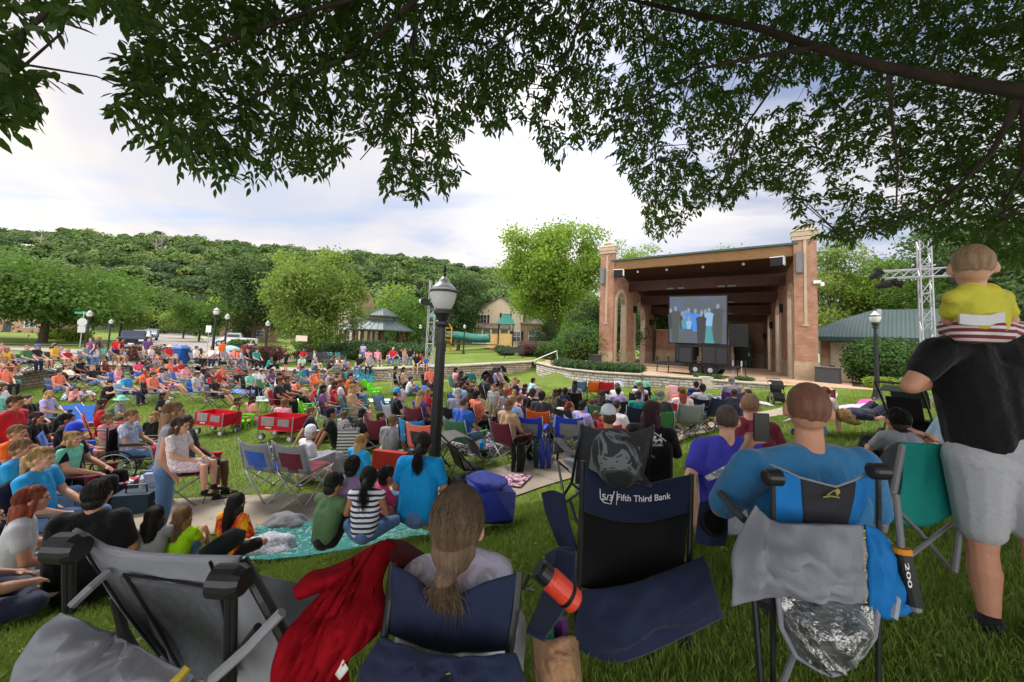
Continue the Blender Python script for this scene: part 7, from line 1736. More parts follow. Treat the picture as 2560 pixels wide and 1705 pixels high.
hero('C', (1520, 1042, 3.05), R_(-5), 'm', 'maroon', 'jn', 'k', 'brown', 'bearded man in maroon tee and blue and white mesh cap in the low grey chair', 1, .6, fat=1.05, hat='meshcap', hr=(15, -4), vox=.009)
hero('G', (1057, 1110, 3.4), R_(2), 'w', 'cyan', 'jn', 'p', 'dark', 'woman with dark ponytail in bright blue tee on the turquoise blanket', 1, .6, fat=1.12, vox=.0075, strands=320, hr=(0, 0), topm=mat('azure_tee', '0f8fd2', .9, .08, 5, .7, 7, bdist=.05))
hero('K', (882, 1166, 3.3), R_(0), 'c', 'mauve', 'bs', 's', 'black', 'boy in pale purple tee between the green-shirted boy and striped girl', 2, .6, topm=mat('mauve_tee', '8c7a9e', .9, .1, 5, .5, 8, bdist=.03), vox=.008)
hero('K', (836, 1212, 3.1), R_(15), 'c', 'sage', 'bs', 's', 'black', 'boy in sage green tee leaning on his hand on the blanket edge', 2, .6, hr=(-20, -18), topm=mat('green_tee', '55704e', .9, .1, 5, .6, 7, bdist=.04), vox=.008)
hero('G', (922, 1196, 3.05), R_(-5), 'c', 'white', 'jn', 'p', 'black', 'girl in navy and white striped top with dark ponytail', 2, 0.0, topm=stripe('navy_stripes', 'dcdce2', '20264a', 16, 2), strands=160, vox=.008)
hero('K', (968, 1190, 3.5), R_(55), 'c', 'hotpink', 'ps', 's', 'dark', 'small child in bright pink top hidden behind the striped girl', 2, .6)
hero('G', (592, 1258, 3.55), R_(5), 'c', 'orange', 'bs', 'l', 'dark', 'child with long dark hair in red and yellow tie-dye shirt', 1, .9, topm=TIE, strands=220, vox=.0075)
hero('K', (458, 1292, 3.45), R_(-8), 'c', 'lime', 'ds', 'l', 'tan', 'girl in neon yellow-green tee with long light brown hair', 0, .5, topm=mat('neon_tee', 'a8e020', .9, .06, 5, .5, 8, bdist=.03), strands=220, vox=.0075)
hero('K', (386, 1292, 3.3), R_(-30), 'c', 'grey', 'gs', 'l', 'dark', 'girl with long dark hair in washed grey top beside the neon-shirted girl', 0, .5, strands=220, vox=.0075)
hero('G', (245, 1236, 3.05), R_(-18), 'm', 'black', 'bk', 's', 'dark', 'broad man in plain black tee sitting on the bank, back turned', 1, .7, fat=1.35, vox=.008, topm=MATS['black_tee'])
hero('G', (-45, 1300, 2.5), R_(20), 'w', 'royal', 'nv', 's', 'brown', 'person in royal blue top cut off at the picture edge', 0, .6, fat=1.2)
grl = hero('C', (1146, 1312, 1.0), R_(10), 'c', 'silver', 'gp', 'n', 'chestnut', 'girl with brown ponytail and pale grey sweater in the nearest navy chair', 0, 2.0, over=dict(nek=(1150, 1400, 1.02), sh_L=(1052, 1444, 1.03), sh_R=(1236, 1438, 1.05), el_L=(1030, 1540, 1.05), el_R=(1260, 1530, 1.08)), s=.74, vox=.0065, hk=1.10, strands=1700, zfix=True, hr=(0, 0), topm=blotch('soft_fleece', ['b9b4cc', 'a7a4b4', 'c6c2d2'], 7))
held = hero('C', (452, 1064, 4.05), R_(80), 'c', 'white', 'ps', 'l', 'brown', 'little girl in white patterned clothes carried on a woman\'s hip', 0, .6, s=.62, zfix=True, topm=blotch('print_tee', ['e2dcd8', 'c8a8b0', 'e6e0dc'], 20), botm=blotch('print_leggings', ['d8ccd0', 'b48ca0', 'e0d8d8'], 20))
hero('Y', (2112, 1036, 5.3), R_(70), 'c', 'navy', 'nv', 'l', 'blonde', 'blonde child lying on the purple and white towel', 0, .5, s=.75)
hero('B', (2062, 985, 5.6), R_(60), 'w', 'cream', 'jn', 's', 'ginger', 'woman in pale top bending over the child on the towel', 0, .5, s=.85)
hero('K', (2243, 1052, 3.3), R_(10), 'c', 'grey', 'bk', 's', 'dark', 'child with tousled dark hair in grey shirt left of the man in black', 1, .6, s=.75)
hero('C', (2372, 1010, 2.7), R_(-60), 'w', 'sky', 'jn', 's', 'blonde', 'person in pale blue shirt partly hidden by the man in black', 0, .6, s=.8, zfix=True, over=dict(wr_L=(2310, 1092, 2.5), wr_R=(2330, 1095, 2.5)))
# ------------------------------------------------------------------ cloth helper
import mathutils.noise as mnoise
def cat(p0, p1, p2, p3, t): return 0.5 * ((2 * p1) + (p2 - p0) * t + (2 * p0 - 5 * p1 + 4 * p2 - p3) * t * t + (3 * p1 - 3 * p2 + p3 - p0) * t ** 3)
def dense(row, k):
    o = []
    for i in range(len(row) - 1):
        for q in range(k): o.append(cat(row[max(i - 1, 0)], row[i], row[i + 1], row[min(i + 2, len(row) - 1)], q / k))
    o.append(row[-1]); return o
def drape(name, rows, m, parent, k=6, fold=.004, fs=9.0, t=.004, seed=0, aniso=(1, 1)):
    R = [[P(*q) for q in r] for r in rows]; R = [dense(r, k) for r in R]; C_ = list(zip(*R)); C_ = [dense(list(c), k) for c in C_]; G = [list(r) for r in zip(*C_)]
    a, b_ = len(G), len(G[0]); G2 = []
    for i in range(a):
        row = []
        for j in range(b_):
            p = G[i][j]; u, v = i / (a - 1) * aniso[0], j / (b_ - 1) * aniso[1]
            n = 1.1 - 2.2 * abs(mnoise.noise(V_((u * fs * .55 + v * 1.3, v * fs * .8 - u, seed)))) ** .7 + .7 * mnoise.noise(V_((u * fs, v * fs, seed))) + .35 * (1 - 2 * abs(mnoise.noise(V_((u * fs * 1.6, v * fs * 2.0 + u * 2, seed + 5)))))
            em_ = min(1, .12 + 3.5 * min(i, a - 1 - i) / a) * min(1, .12 + 3.5 * min(j, b_ - 1 - j) / b_); row.append(p + V_((0, -1, .15)) * fold * 2 * n * em_)
        G2.append(row)
    b = MB(); b.sheet(G2, t); o = b.obj(name, m, None, smooth=False)
    o.data.polygons.foreach_set('use_smooth', [True] * len(o.data.polygons))
    if parent is not None: o.parent = parent; o.matrix_parent_inverse = Matrix.Translation(parent.location).inverted()
    return o
def ptube(name, pts, r, m, parent, n=8, smooth=True):
    b = MB(); b.tube([P(*q) for q in pts], r, n); o = b.obj(name, m, None, smooth=False)
    if parent is not None: o.parent = parent; o.matrix_parent_inverse = Matrix.Translation(parent.location).inverted()
    return o
def pell(name, c, r, m, parent, rot=None):
    b = MB(); M = Matrix.Translation(P(*c)) @ (rot or Matrix.Identity(4)); b.ell((0, 0, 0), r, M=M, n=24, k=14); o = b.obj(name, m, None, smooth=True)
    if parent is not None: o.parent = parent; o.matrix_parent_inverse = Matrix.Translation(parent.location).inverted()
    return o
def text_decal(name, s, fn, m, parent, ext=.0, bold=0.0):
    cu = bpy.data.curves.new('t', 'FONT'); cu.body = s; cu.size = 1.0; cu.offset = bold; o = bpy.data.objects.new('t', cu); scene.collection.objects.link(o)
    dg = bpy.context.evaluated_depsgraph_get(); dg.update(); me = bpy.data.meshes.new_from_object(o.evaluated_get(dg)); bpy.data.objects.remove(o)
    xs = [v.co.x for v in me.vertices]; x0, x1 = min(xs), max(xs)
    for v in me.vertices: v.co = fn((v.co.x - x0) / (x1 - x0), v.co.y)
    me.materials.clear(); me.materials.append(m); o = link(name, me, None)
    if parent is not None: o.parent = parent; o.matrix_parent_inverse = (Matrix.Translation(parent.location) @ parent.rotation_euler.to_matrix().to_4x4() @ Matrix.Diagonal((*parent.scale, 1))).inverted()
    return o
GF = mat('grey_canvas', '85878c', .85, .1, 14, .35, 160, sheen=.1, bdist=.002); GFD = mat('dark_grey_mesh', '525458', .85, .15, 60, .3, 200, bdist=.002); NVF = mat('navy_canvas', '1a2440', .8, .12, 10, .3, 150, sheen=.1, bdist=.002); LGF = mat('light_grey_canvas', '84868e', .8, .1, 9, .35, 150, bdist=.002)
BLKF = mat('black_mesh', '0c0c0e', .8, .2, 60, .3, 200, bdist=.002); TEALF = mat('teal_canvas', '0a7a70', .8, .1, 9, .35, 120, bdist=.002); BLUF = mat('blue_canvas', '0f6fb4', .75, .1, 9, .35, 120, bdist=.002); REDF = mat('red_fleece', '86101a', .98, .2, 5, .8, 45, spec=.05, bdist=.006)
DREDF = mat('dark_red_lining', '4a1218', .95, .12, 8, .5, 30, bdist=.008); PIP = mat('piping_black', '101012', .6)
# chair one : grey rocker at the lower left
e = empty('camp_chair', hit(330, 1700, 0, .5), 'large grey padded camp chair at the lower left with round black arm hinges', 'folding chair')
e.location = (P(400, 1700, 1.0).x, 1.05, lawn_z(-.9, 1.05))
drape('backrest', [[(187, 1328, .98), (262, 1372, .975), (350, 1390, .965), (475, 1397, .93), (602, 1399, .90)], [(237, 1420, 1.0), (302, 1442, 1.02), (382, 1458, 1.02), (505, 1470, .98), (648, 1472, .9)], [(305, 1520, 1.0), (362, 1545, 1.04), (432, 1562, 1.05), (560, 1570, 1.0), (684, 1545, .9)], [(400, 1640, 1.0), (435, 1660, 1.04), (500, 1680, 1.04), (600, 1680, 1.0), (700, 1640, .9)], [(470, 1730, 1.0), (500, 1745, 1.04), (560, 1750, 1.04), (640, 1750, 1.0), (712, 1720, .9)]], GF, e, 8, .002, 5, .008, 3)
drape('back_panel', [[(310, 1436, 1.005), (400, 1450, 1.0), (480, 1462, .975), (540, 1470, .945)], [(345, 1500, 1.01), (420, 1515, 1.02), (500, 1525, .99), (562, 1535, .95)], [(395, 1590, 1.0), (450, 1605, 1.02), (520, 1615, 1.0), (572, 1620, .95)], [(450, 1680, 1.0), (500, 1695, 1.0), (540, 1700, 1.0), (580, 1700, .95)]], GFD, e, 7, .001, 6, .026, 8)
for pts in (((308, 1436, .99), (420, 1450, .985), (536, 1470, .94)), ((312, 1438, .99), (352, 1500, .99), (400, 1580, .985), (448, 1670, .985)), ((525, 1404, .91), (548, 1468, .93), (562, 1540, .935), (570, 1600, .935)), ((187, 1330, .975), (240, 1420, .99), (305, 1520, .99), (400, 1642, .99))): ptube('piping', pts, .0035, PIP, e, 6)
for pts in (((187, 1325, .97), (262, 1368, .965), (350, 1386, .955), (475, 1393, .92), (602, 1395, .89)),): ptube('top_hem', pts, .006, LGF, e, 6)
for (c, q0, q1) in (((168, 1370, .92), (166, 1440, .93), (168, 1530, .95)), ((572, 1452, .84), (571, 1560, .85), (569, 1720, .87))):
    b = MB(); M = Matrix.Translation(P(*c)) @ Matrix.Rotation(math.pi / 2, 4, 'Y'); b.lathe([(.02, -.035), (.032, -.03), (.034, .02), (.026, .035)], n=18, M=M); o = b.obj('hinge', BLK, None); o.parent = e; o.matrix_parent_inverse = Matrix.Translation(e.location).inverted()
    ptube('arm_post', [(c[0], c[1] + 25, c[2]), q0, q1], .0085, BLK, e); ptube('arm_post', [(c[0] + 14, c[1] + 20, c[2]), (q0[0] + 14, q0[1], q0[2]), (q1[0] + 14, q1[1], q1[2])], .007, BLK, e)
b = MB(); pts = [P(*q) for q in ((495, 1400, 1.25), (540, 1375, 1.3), (580, 1348, 1.36), (608, 1342, 1.4))]; b.tube(pts, [.03, .04, .04, .022], 12, flat=.45); o = b.obj('armrest', mat('soft_rubber', '2c2e32', .5), None, smooth=True); o.parent = e; o.matrix_parent_inverse = Matrix.Translation(e.location).inverted()
ptube('strap', [(270, 1430, .99), (225, 1470, .95), (178, 1515, .93)], .010, GF, e, 6); ptube('strap', [(705, 1530, .84), (620, 1620, .83), (530, 1700, .83)], .011, GF, e, 6)
ptube('frame_post', [(285, 1490, 1.05), (310, 1580, 1.06), (345, 1640, 1.08), (380, 1760, 1.1)], .011, BLK, e); ptube('frame_post', [(605, 1400, .89), (660, 1500, .88), (715, 1600, .88), (740, 1720, .88)], .013, BLK, e); ptube('frame_post', [(645, 1568, .84), (590, 1640, .86), (540, 1720, .9)], .009, BLK, e)
ptube('back_leg', [(300, 1540, 1.08), (350, 1900, 1.15)], .011, BLK, e)
o = drape('seat_side', [[(616, 1426, 1.25), (660, 1440, 1.24), (720, 1452, 1.2), (800, 1466, 1.2), (880, 1472, 1.2)], [(640, 1490, 1.2), (680, 1500, 1.19), (740, 1515, 1.15), (810, 1530, 1.14), (880, 1540, 1.14)], [(680, 1600, 1.1), (720, 1610, 1.1), (770, 1620, 1.1), (820, 1620, 1.1), (880, 1620, 1.1)]], GF, e, 6, .005, 6, .006, 11)
e2 = empty('jacket', (P(280, 1640, .8).x, .8, lawn_z(-.8, .8) + .3), 'light grey cloth draped over a chair back in the bottom left corner', 'jacket')
drape('cloth', [[(154, 1531, .86), (250, 1568, .85), (340, 1612, .84), (487, 1690, .83)], [(95, 1580, .84), (205, 1625, .80), (320, 1665, .81), (460, 1730, .81)], [(45, 1660, .83), (160, 1690, .79), (280, 1720, .80), (430, 1770, .80)], [(20, 1740, .82), (130, 1760, .80), (260, 1790, .8), (400, 1810, .8)]], LGF, e2, 10, .016, 5, .004, 21, (.8, 2.0))
ptube('collar_tag', [(415, 1725, .79), (452, 1690, .79), (470, 1668, .80)], .008, mat('mustard', 'a8942c', .7), e2, 6)
# red jacket over the chair arm
e = empty('jacket', (P(850, 1600, .9).x, .9, lawn_z(-.5, .9) + .2), 'bright red fleece jacket slung over the chair beside the ponytailed girl', 'jacket')
drape('jacket_body', [[(872, 1402, 1.0), (915, 1375, 1.0), (962, 1351, 1.02), (990, 1362, 1.05)], [(812, 1475, .93), (865, 1455, .90), (915, 1442, .91), (955, 1450, .97)], [(762, 1530, .9), (830, 1522, .86), (900, 1512, .86), (968, 1532, .92)], [(705, 1600, .86), (790, 1605, .82), (880, 1592, .83), (942, 1580, .9)], [(680, 1700, .85), (750, 1715, .81), (820, 1695, .82), (872, 1642, .88)], [(690, 1760, .85), (760, 1770, .81), (820, 1760, .82), (870, 1700, .88)]], REDF, e, 10, .020, 6.5, .008, 31, (.8, 1.8))
drape('sleeve', [[(884, 1398, .985), (820, 1424, .955), (775, 1436, .94), (736, 1474, .93)], [(880, 1420, .93), (830, 1440, .90), (790, 1458, .89), (742, 1484, .90)], [(900, 1436, .96), (850, 1458, .93), (800, 1475, .92), (748, 1494, .92)]], REDF, e, 7, .006, 5, .012, 35)
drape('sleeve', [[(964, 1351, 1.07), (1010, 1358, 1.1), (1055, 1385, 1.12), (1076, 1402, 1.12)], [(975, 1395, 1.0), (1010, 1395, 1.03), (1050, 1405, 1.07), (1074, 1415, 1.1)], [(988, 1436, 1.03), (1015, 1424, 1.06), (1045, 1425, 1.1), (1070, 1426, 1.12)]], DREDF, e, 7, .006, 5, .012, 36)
drape('care_label', [[(832, 1678, .80), (858, 1648, .80)], [(850, 1700, .80), (872, 1672, .80)]], WHT, e, 3, .001, 3, .002)
# chair two : nearest navy chair with the girl
e = empty('camp_chair', (P(1120, 1700, .95).x, .95, lawn_z(-.15, .95)), 'nearest navy camp chair with sagging back, holding the ponytailed girl', 'folding chair')
drape('backrest', [[(980, 1412, .93), (1030, 1436, .925), (1075, 1474, .925), (1116, 1502, .925), (1160, 1480, .915), (1220, 1452, .90), (1297, 1431, .88)], [(978, 1500, .9), (1030, 1520, .90), (1075, 1535, .90), (1116, 1545, .90), (1160, 1540, .90), (1220, 1530, .89), (1290, 1520, .86)], [(968, 1582, .88), (1030, 1605, .89), (1075, 1620, .89), (1116, 1630, .89), (1160, 1630, .89), (1210, 1630, .88), (1266, 1625, .85)]], NVF, e, 6, .005, 5, .006, 41)
drape('seat_bag', [[(955, 1590, .83), (1040, 1622, .80), (1150, 1640, .79), (1290, 1632, .8)], [(905, 1665, .82), (1040, 1690, .78), (1150, 1700, .78), (1310, 1690, .79)], [(880, 1760, .82), (1040, 1790, .78), (1150, 1790, .78), (1320, 1760, .79)]], NVF, e, 8, .018, 6, .006, 43)
ptube('piping', [(1116, 1502, .92), (1117, 1560, .945), (1118, 1625, .94)], .002, PIP, e, 5)
ptube('frame_post', [(982, 1408, .94), (972, 1500, .9), (960, 1600, .87), (940, 1760, .86)], .009, BLK, e); ptube('frame_post', [(1298, 1428, .885), (1290, 1520, .86), (1272, 1640, .84), (1262, 1760, .84)], .009, BLK, e)
drape('armrest', [[(1392, 1370, 1.25), (1440, 1385, 1.22)], [(1360, 1470, 1.15), (1425, 1490, 1.12)], [(1316, 1580, 1.0), (1360, 1600, .98)]], NVF, e, 6, .004, 4, .01, 47)
drape('brand_tag', [[(1108, 1690, .775), (1125, 1680, .775), (1150, 1700, .775)], [(1100, 1720, .775), (1125, 1720, .775), (1155, 1720, .775)]], mat('lime_tag', '7f9a2c', .7), e, 3, 0, 3, .002)
# insulated bottle
e = empty('bottle', P(1395, 1465, 1.02), 'coral red steel bottle with black lid tucked in the chair cup pocket', 'bottle')
A0, B0_ = P(1350, 1424, 1.02), P(1440, 1506, 1.02); dv = (B0_ - A0)
def wt(name, pts, r, m, n=18):
    b = MB(); b.tube(pts, r, n); o = b.obj(name, m, None, smooth=False); o.parent = e; o.matrix_parent_inverse = Matrix.Translation(e.location).inverted(); return o
wt('body', [A0 + dv * .22, A0 + dv * .3, A0 + dv * .95, A0 + dv], [.025, .030, .030, .024], mat('coral_steel', 'd8442e', .35, .04, 5, spec=.5)); wt('lid', [A0 - dv * .06, A0, A0 + dv * .22], [.021, .027, .027], BLK); wt('cup_strap', [A0 + dv * .72, A0 + dv * .8], [.0312, .0312], PIP)
wt('carry_loop', [A0 + dv * .02 + V_((-.03, -.02, 0)), A0 + V_((-.045, -.03, -.03)), A0 + dv * .15 + V_((-.03, -.03, -.02))], .005, BLK, 6)
# chair three : bank chair
e = empty('camp_chair', (P(1590, 1600, 1.8).x, 1.8, lawn_z(.6, 1.8)), 'navy and black folding chair with a bank name across its back', 'folding chair')
c3 = [[(1462, 1166, 1.85), (1530, 1198, 1.88), (1605, 1210, 1.89), (1670, 1198, 1.87), (1727, 1186, 1.82)], [(1459, 1230, 1.84), (1530, 1255, 1.895), (1605, 1262, 1.91), (1665, 1252, 1.89), (1724, 1238, 1.82)], [(1457, 1276, 1.83), (1530, 1300, 1.9), (1605, 1305, 1.92), (1662, 1296, 1.9), (1720, 1280, 1.82)]]
drape('top_band', c3, NVF, e, 6, .002, 5, .006, 51)
drape('mesh_back', [[(1457, 1277, 1.83), (1530, 1301, 1.9), (1605, 1306, 1.92), (1662, 1297, 1.9), (1720, 1281, 1.82)], [(1452, 1380, 1.8), (1530, 1400, 1.88), (1600, 1405, 1.9), (1655, 1395, 1.87), (1712, 1375, 1.8)], [(1450, 1468, 1.78), (1530, 1477, 1.85), (1600, 1468, 1.86), (1650, 1444, 1.83), (1706, 1416, 1.78)]], BLKF, e, 6, .002, 5, .005, 52)
drape('seat_flap', [[(1454, 1474, 1.76), (1560, 1462, 1.72), (1660, 1430, 1.7), (1757, 1390, 1.74)], [(1440, 1545, 1.74), (1550, 1550, 1.66), (1680, 1520, 1.64), (1787, 1468, 1.7)], [(1428, 1616, 1.72), (1530, 1655, 1.66), (1640, 1622, 1.64), (1808, 1544, 1.7)]], NVF, e, 8, .020, 4, .005, 53)
lo = lambda u, a, b_: a + (b_ - a) * u
def bank(u, y): px = lo(u, 1543, 1677); py = 1250 + 6 * math.sin(u * math.pi) - 4 * u - y * 22.5; return P(px, py, 1.875 + .012 * math.sin(u * math.pi) - .03 * max(0, u - .5))
TXT = mat('print_white', (.78, .78, .78), .7)
text_decal('lettering', 'Fifth Third Bank', bank, TXT, e, bold=.012)
b = MB()
pts = [P(1500, 1222, 1.86), P(1501, 1246, 1.86), P(1510, 1256, 1.86), P(1527, 1260, 1.865), P(1536, 1228, 1.865)]; b.tube(pts, .0028, 5)
b.tube([P(1541, 1262, 1.86), P(1543, 1228, 1.86)], .0018, 5); o = b.obj('emblem', TXT, None); o.parent = e; o.matrix_parent_inverse = Matrix.Translation(e.location).inverted()
text_decal('emblem_number', '5/3', lambda u, y: P(lo(u, 1505, 1532), 1249 + 3 * u - y * 21, 1.86), TXT, e, bold=.02)
ptube('frame_post', [(1458, 1152, 1.86), (1453, 1300, 1.83), (1446, 1470, 1.78), (1436, 1720, 1.75)], .013, BLK, e); ptube('frame_post', [(1729, 1184, 1.825), (1726, 1300, 1.82), (1722, 1440, 1.8), (1719, 1730, 1.75)], .012, BLK, e)
ptube('leg', [(1615, 1640, 1.72), (1690, 1740, 1.62)], .011, BLK, e); ptube('leg', [(1708, 1400, 1.8), (1702, 1600, 1.78), (1698, 1730, 1.78)], .010, BLK, e); ptube('arm_bar', [(1425, 1250, 1.95), (1440, 1300, 1.9), (1456, 1318, 1.86)], .009, BLK, e)
drape('armrest', [[(1353, 1232, 1.98), (1384, 1226, 1.98), (1412, 1238, 1.96)], [(1370, 1300, 1.93), (1395, 1298, 1.93), (1422, 1305, 1.9)], [(1402, 1375, 1.86), (1420, 1372, 1.86), (1447, 1378, 1.83)]], NVF, e, 6, .003, 4, .02, 55)
drape('side_pocket', [[(1362, 1388, 1.7), (1400, 1368, 1.72), (1436, 1372, 1.74)], [(1368, 1430, 1.66), (1400, 1425, 1.64), (1438, 1440, 1.7)], [(1385, 1490, 1.66), (1410, 1495, 1.64), (1440, 1500, 1.7)]], NVF, e, 6, .008, 4, .012, 56)
drape('cup_holder', [[(1750, 1258, 1.78), (1782, 1252, 1.76), (1815, 1262, 1.75)], [(1745, 1310, 1.74), (1780, 1312, 1.70), (1815, 1318, 1.72)], [(1740, 1358, 1.72), (1775, 1362, 1.69), (1808, 1362, 1.72)]], NVF, e, 6, .003, 4, .02, 57)
b = MB(); M = Matrix.Translation(P(1782, 1308, 1.67)) @ Matrix.Rotation(R_(60), 4, 'X'); b.lathe([(.05, -.02), (.052, .01), (.042, .012), (.040, -.04)], n=20, M=M); o = b.obj('cup_ring', PIP, None); o.parent = e; o.matrix_parent_inverse = Matrix.Translation(e.location).inverted()
# camo cap hung on the post
e = empty('hat', P(1545, 1160, 1.8), 'dark camouflage cap hung on the corner of the bank chair', 'hat'); CAMO = blotch('camo', ['1c1c1e', '3a3c3e', '64686a', '26282a'], 7, bump=.15, bs=30)
pell('crown', (1542, 1146, 1.78), (.112, .10, .142), CAMO, e, Matrix.Rotation(R_(-24), 4, 'Y')); b = MB(); M = Matrix.Translation(P(1592, 1186, 1.76)) @ Matrix.Rotation(R_(38), 4, 'Y'); b.ell((0, 0, 0), (.085, .06, .022), M=M, n=20, k=10); o = b.obj('brim', CAMO, None, smooth=True); o.parent = e; o.matrix_parent_inverse = Matrix.Translation(e.location).inverted()
# chair four : blue sided chair
e = empty('camp_chair', (P(2060, 1600, 1.3).x, 1.3, lawn_z(1.1, 1.3)), 'blue and charcoal camp chair with a small mountain emblem on its back', 'folding chair')
c4 = lambda a, b_: [[q for q in r[a:b_]] for r in ([(1925, 1163, 1.3), (1962, 1178, 1.29), (2000, 1196, 1.275), (2089, 1219, 1.265), (2138, 1202, 1.27), (2165, 1186, 1.29), (2190, 1168, 1.3)], [(1930, 1240, 1.29), (1968, 1250, 1.29), (2004, 1262, 1.28), (2089, 1272, 1.27), (2130, 1258, 1.27), (2152, 1248, 1.28), (2172, 1238, 1.29)], [(1936, 1318, 1.28), (1972, 1322, 1.28), (2008, 1326, 1.27), (2085, 1330, 1.26), (2112, 1326, 1.27), (2126, 1322, 1.27), (2138, 1318, 1.28)])]
drape('side_panel', c4(0, 3), BLUF, e, 6, .002, 5, .006, 61); drape('centre_panel', c4(2, 5), mat('charcoal_canvas', '2a2b30', .8, .1, 12, .3, 120, bdist=.002), e, 6, .002, 5, .007, 62); drape('side_panel', c4(4, 7), BLUF, e, 6, .002, 5, .006, 63)
ptube('top_hem', [(1925, 1161, 1.295), (1962, 1176, 1.285), (2000, 1194, 1.27), (2089, 1217, 1.26), (2138, 1200, 1.265), (2190, 1166, 1.295)], .0035, GF, e, 6)
b = MB(); b.tube([P(2068, 1238, 1.252), P(2086, 1225, 1.25), P(2094, 1240, 1.25)], .0022, 5); b.tube([P(2058, 1243, 1.252), P(2078, 1240, 1.25), P(2098, 1244, 1.25)], .0022, 5); b.ell((0, 0, 0), (.008, .003, .010), M=Matrix.Translation(P(2094, 1229, 1.25))); o = b.obj('emblem', mat('gold_thread', '9a8a4c', .6), None); o.parent = e; o.matrix_parent_inverse = Matrix.Translation(e.location).inverted()
for (x, y, d, yb) in ((1932, 1193, 1.22, 1300), (2196, 1178, 1.24, 1300)):
    b = MB(); M = Matrix.Translation(P(x, y, d)) @ Matrix.Rotation(math.pi / 2, 4, 'Y'); b.lathe([(.018, -.028), (.026, -.022), (.026, .022), (.018, .028)], n=16, M=M); o = b.obj('hinge', BLK, None); o.parent = e; o.matrix_parent_inverse = Matrix.Translation(e.location).inverted()
    ptube('arm_post', [(x, y + 14, d), (x + 1, yb, d), (x, 1730, 1.2)], .0075, BLK, e)
ptube('arm_bar', [(1800, 1232, 1.5), (1840, 1280, 1.4), (1862, 1300, 1.35)], .013, DGREY, e); ptube('leg', [(1885, 1480, 1.25), (1905, 1730, 1.2)], .010, BLK, e); ptube('leg', [(1990, 1620, 1.2), (1945, 1740, 1.15)], .009, GREY, e)
e = empty('jacket', P(2050, 1400, 1.2), 'grey and blue rain jacket spread over the back of the blue chair', 'jacket'); e.location.z = lawn_z(1, 1.2) + .3
drape('jacket_body', [[(1888, 1262, 1.24), (1936, 1303, 1.2), (2050, 1309, 1.18), (2162, 1312, 1.2)], [(1832, 1372, 1.2), (1930, 1375, 1.13), (2050, 1400, 1.13), (2164, 1405, 1.17)], [(1830, 1450, 1.18), (1940, 1445, 1.11), (2052, 1455, 1.12), (2166, 1460, 1.16)], [(1828, 1515, 1.18), (1945, 1490, 1.12), (2056, 1508, 1.12), (2168, 1513, 1.16)]], LGF, e, 8, .022, 4.2, .005, 71, (1, 1.8))
drape('sleeve', [[(2163, 1311, 1.19), (2195, 1325, 1.19), (2240, 1378, 1.22)], [(2167, 1420, 1.16), (2212, 1430, 1.15), (2256, 1450, 1.2)], [(2172, 1516, 1.15), (2216, 1548, 1.14), (2286, 1526, 1.19)]], BLUF, e, 7, .010, 4, .006, 72, (1, 2))
ptube('reflective_stripe', [(2240, 1385, 1.18), (2248, 1450, 1.165), (2232, 1545, 1.14)], .011, mat('reflective', '8e929a', .4), e, 6)
text_decal('lettering', 'MOUNTAIN', lambda u, y: P(2158 + 8 * u * .6 + y * 9, lo(u, 1325, 1508), 1.135 + .02 * (1 - u)), mat('yellow_print', 'b0a450', .7), e)
e = empty('cooler_bag', P(2070, 1600, 1.13), 'open insulated bag with crinkled silver lining under the rain jacket', 'bag'); e.location.z = lawn_z(1, 1.1) + .05
SIL = mat('silver_foil', (.42, .43, .42), .36, .1, 8, 1.0, 13, metal=.9, bdist=.08); drape('foil_lining', [[(1946, 1488, 1.15), (2030, 1500, 1.13), (2110, 1508, 1.13), (2193, 1514, 1.15)], [(1956, 1570, 1.14), (2030, 1580, 1.06), (2110, 1580, 1.06), (2182, 1590, 1.14)], [(1992, 1638, 1.12), (2040, 1650, 1.08), (2092, 1655, 1.08), (2150, 1636, 1.12)], [(2050, 1672, 1.11), (2068, 1682, 1.1), (2084, 1682, 1.1), (2100, 1674, 1.11)]], SIL, e, 8, .015, 6, .004, 81)
ptube('rim', [(1944, 1486, 1.145), (1954, 1570, 1.13), (1990, 1640, 1.11), (2050, 1676, 1.1), (2080, 1686, 1.09), (2104, 1678, 1.1), (2154, 1636, 1.11), (2186, 1590, 1.13), (2196, 1514, 1.14)], .007, LGF, e, 8)
e = empty('umbrella', P(2268, 1450, 1.15), 'rolled black umbrella with orange collar leaning on the rain jacket', 'umbrella'); e.location.z = lawn_z(1.2, 1.15)
ptube('sleeve', [(2254, 1380, 1.16), (2270, 1445, 1.15), (2286, 1512, 1.14)], .021, BLK, e, 14); ptube('collar', [(2252, 1368, 1.162), (2255, 1382, 1.16)], .0235, mat('orange_ring', 'd88a10', .5), e, 14); ptube('handle', [(2240, 1235, 1.18), (2252, 1368, 1.162)], .008, GREY, e, 8); ptube('tip', [(2286, 1512, 1.14), (2293, 1526, 1.138)], .012, LGF, e, 8)
text_decal('lettering', '200', lambda u, y: P(2262 + 14 * u * .7 + y * 14, lo(u, 1408, 1470), 1.125), TXT, e, bold=.01)
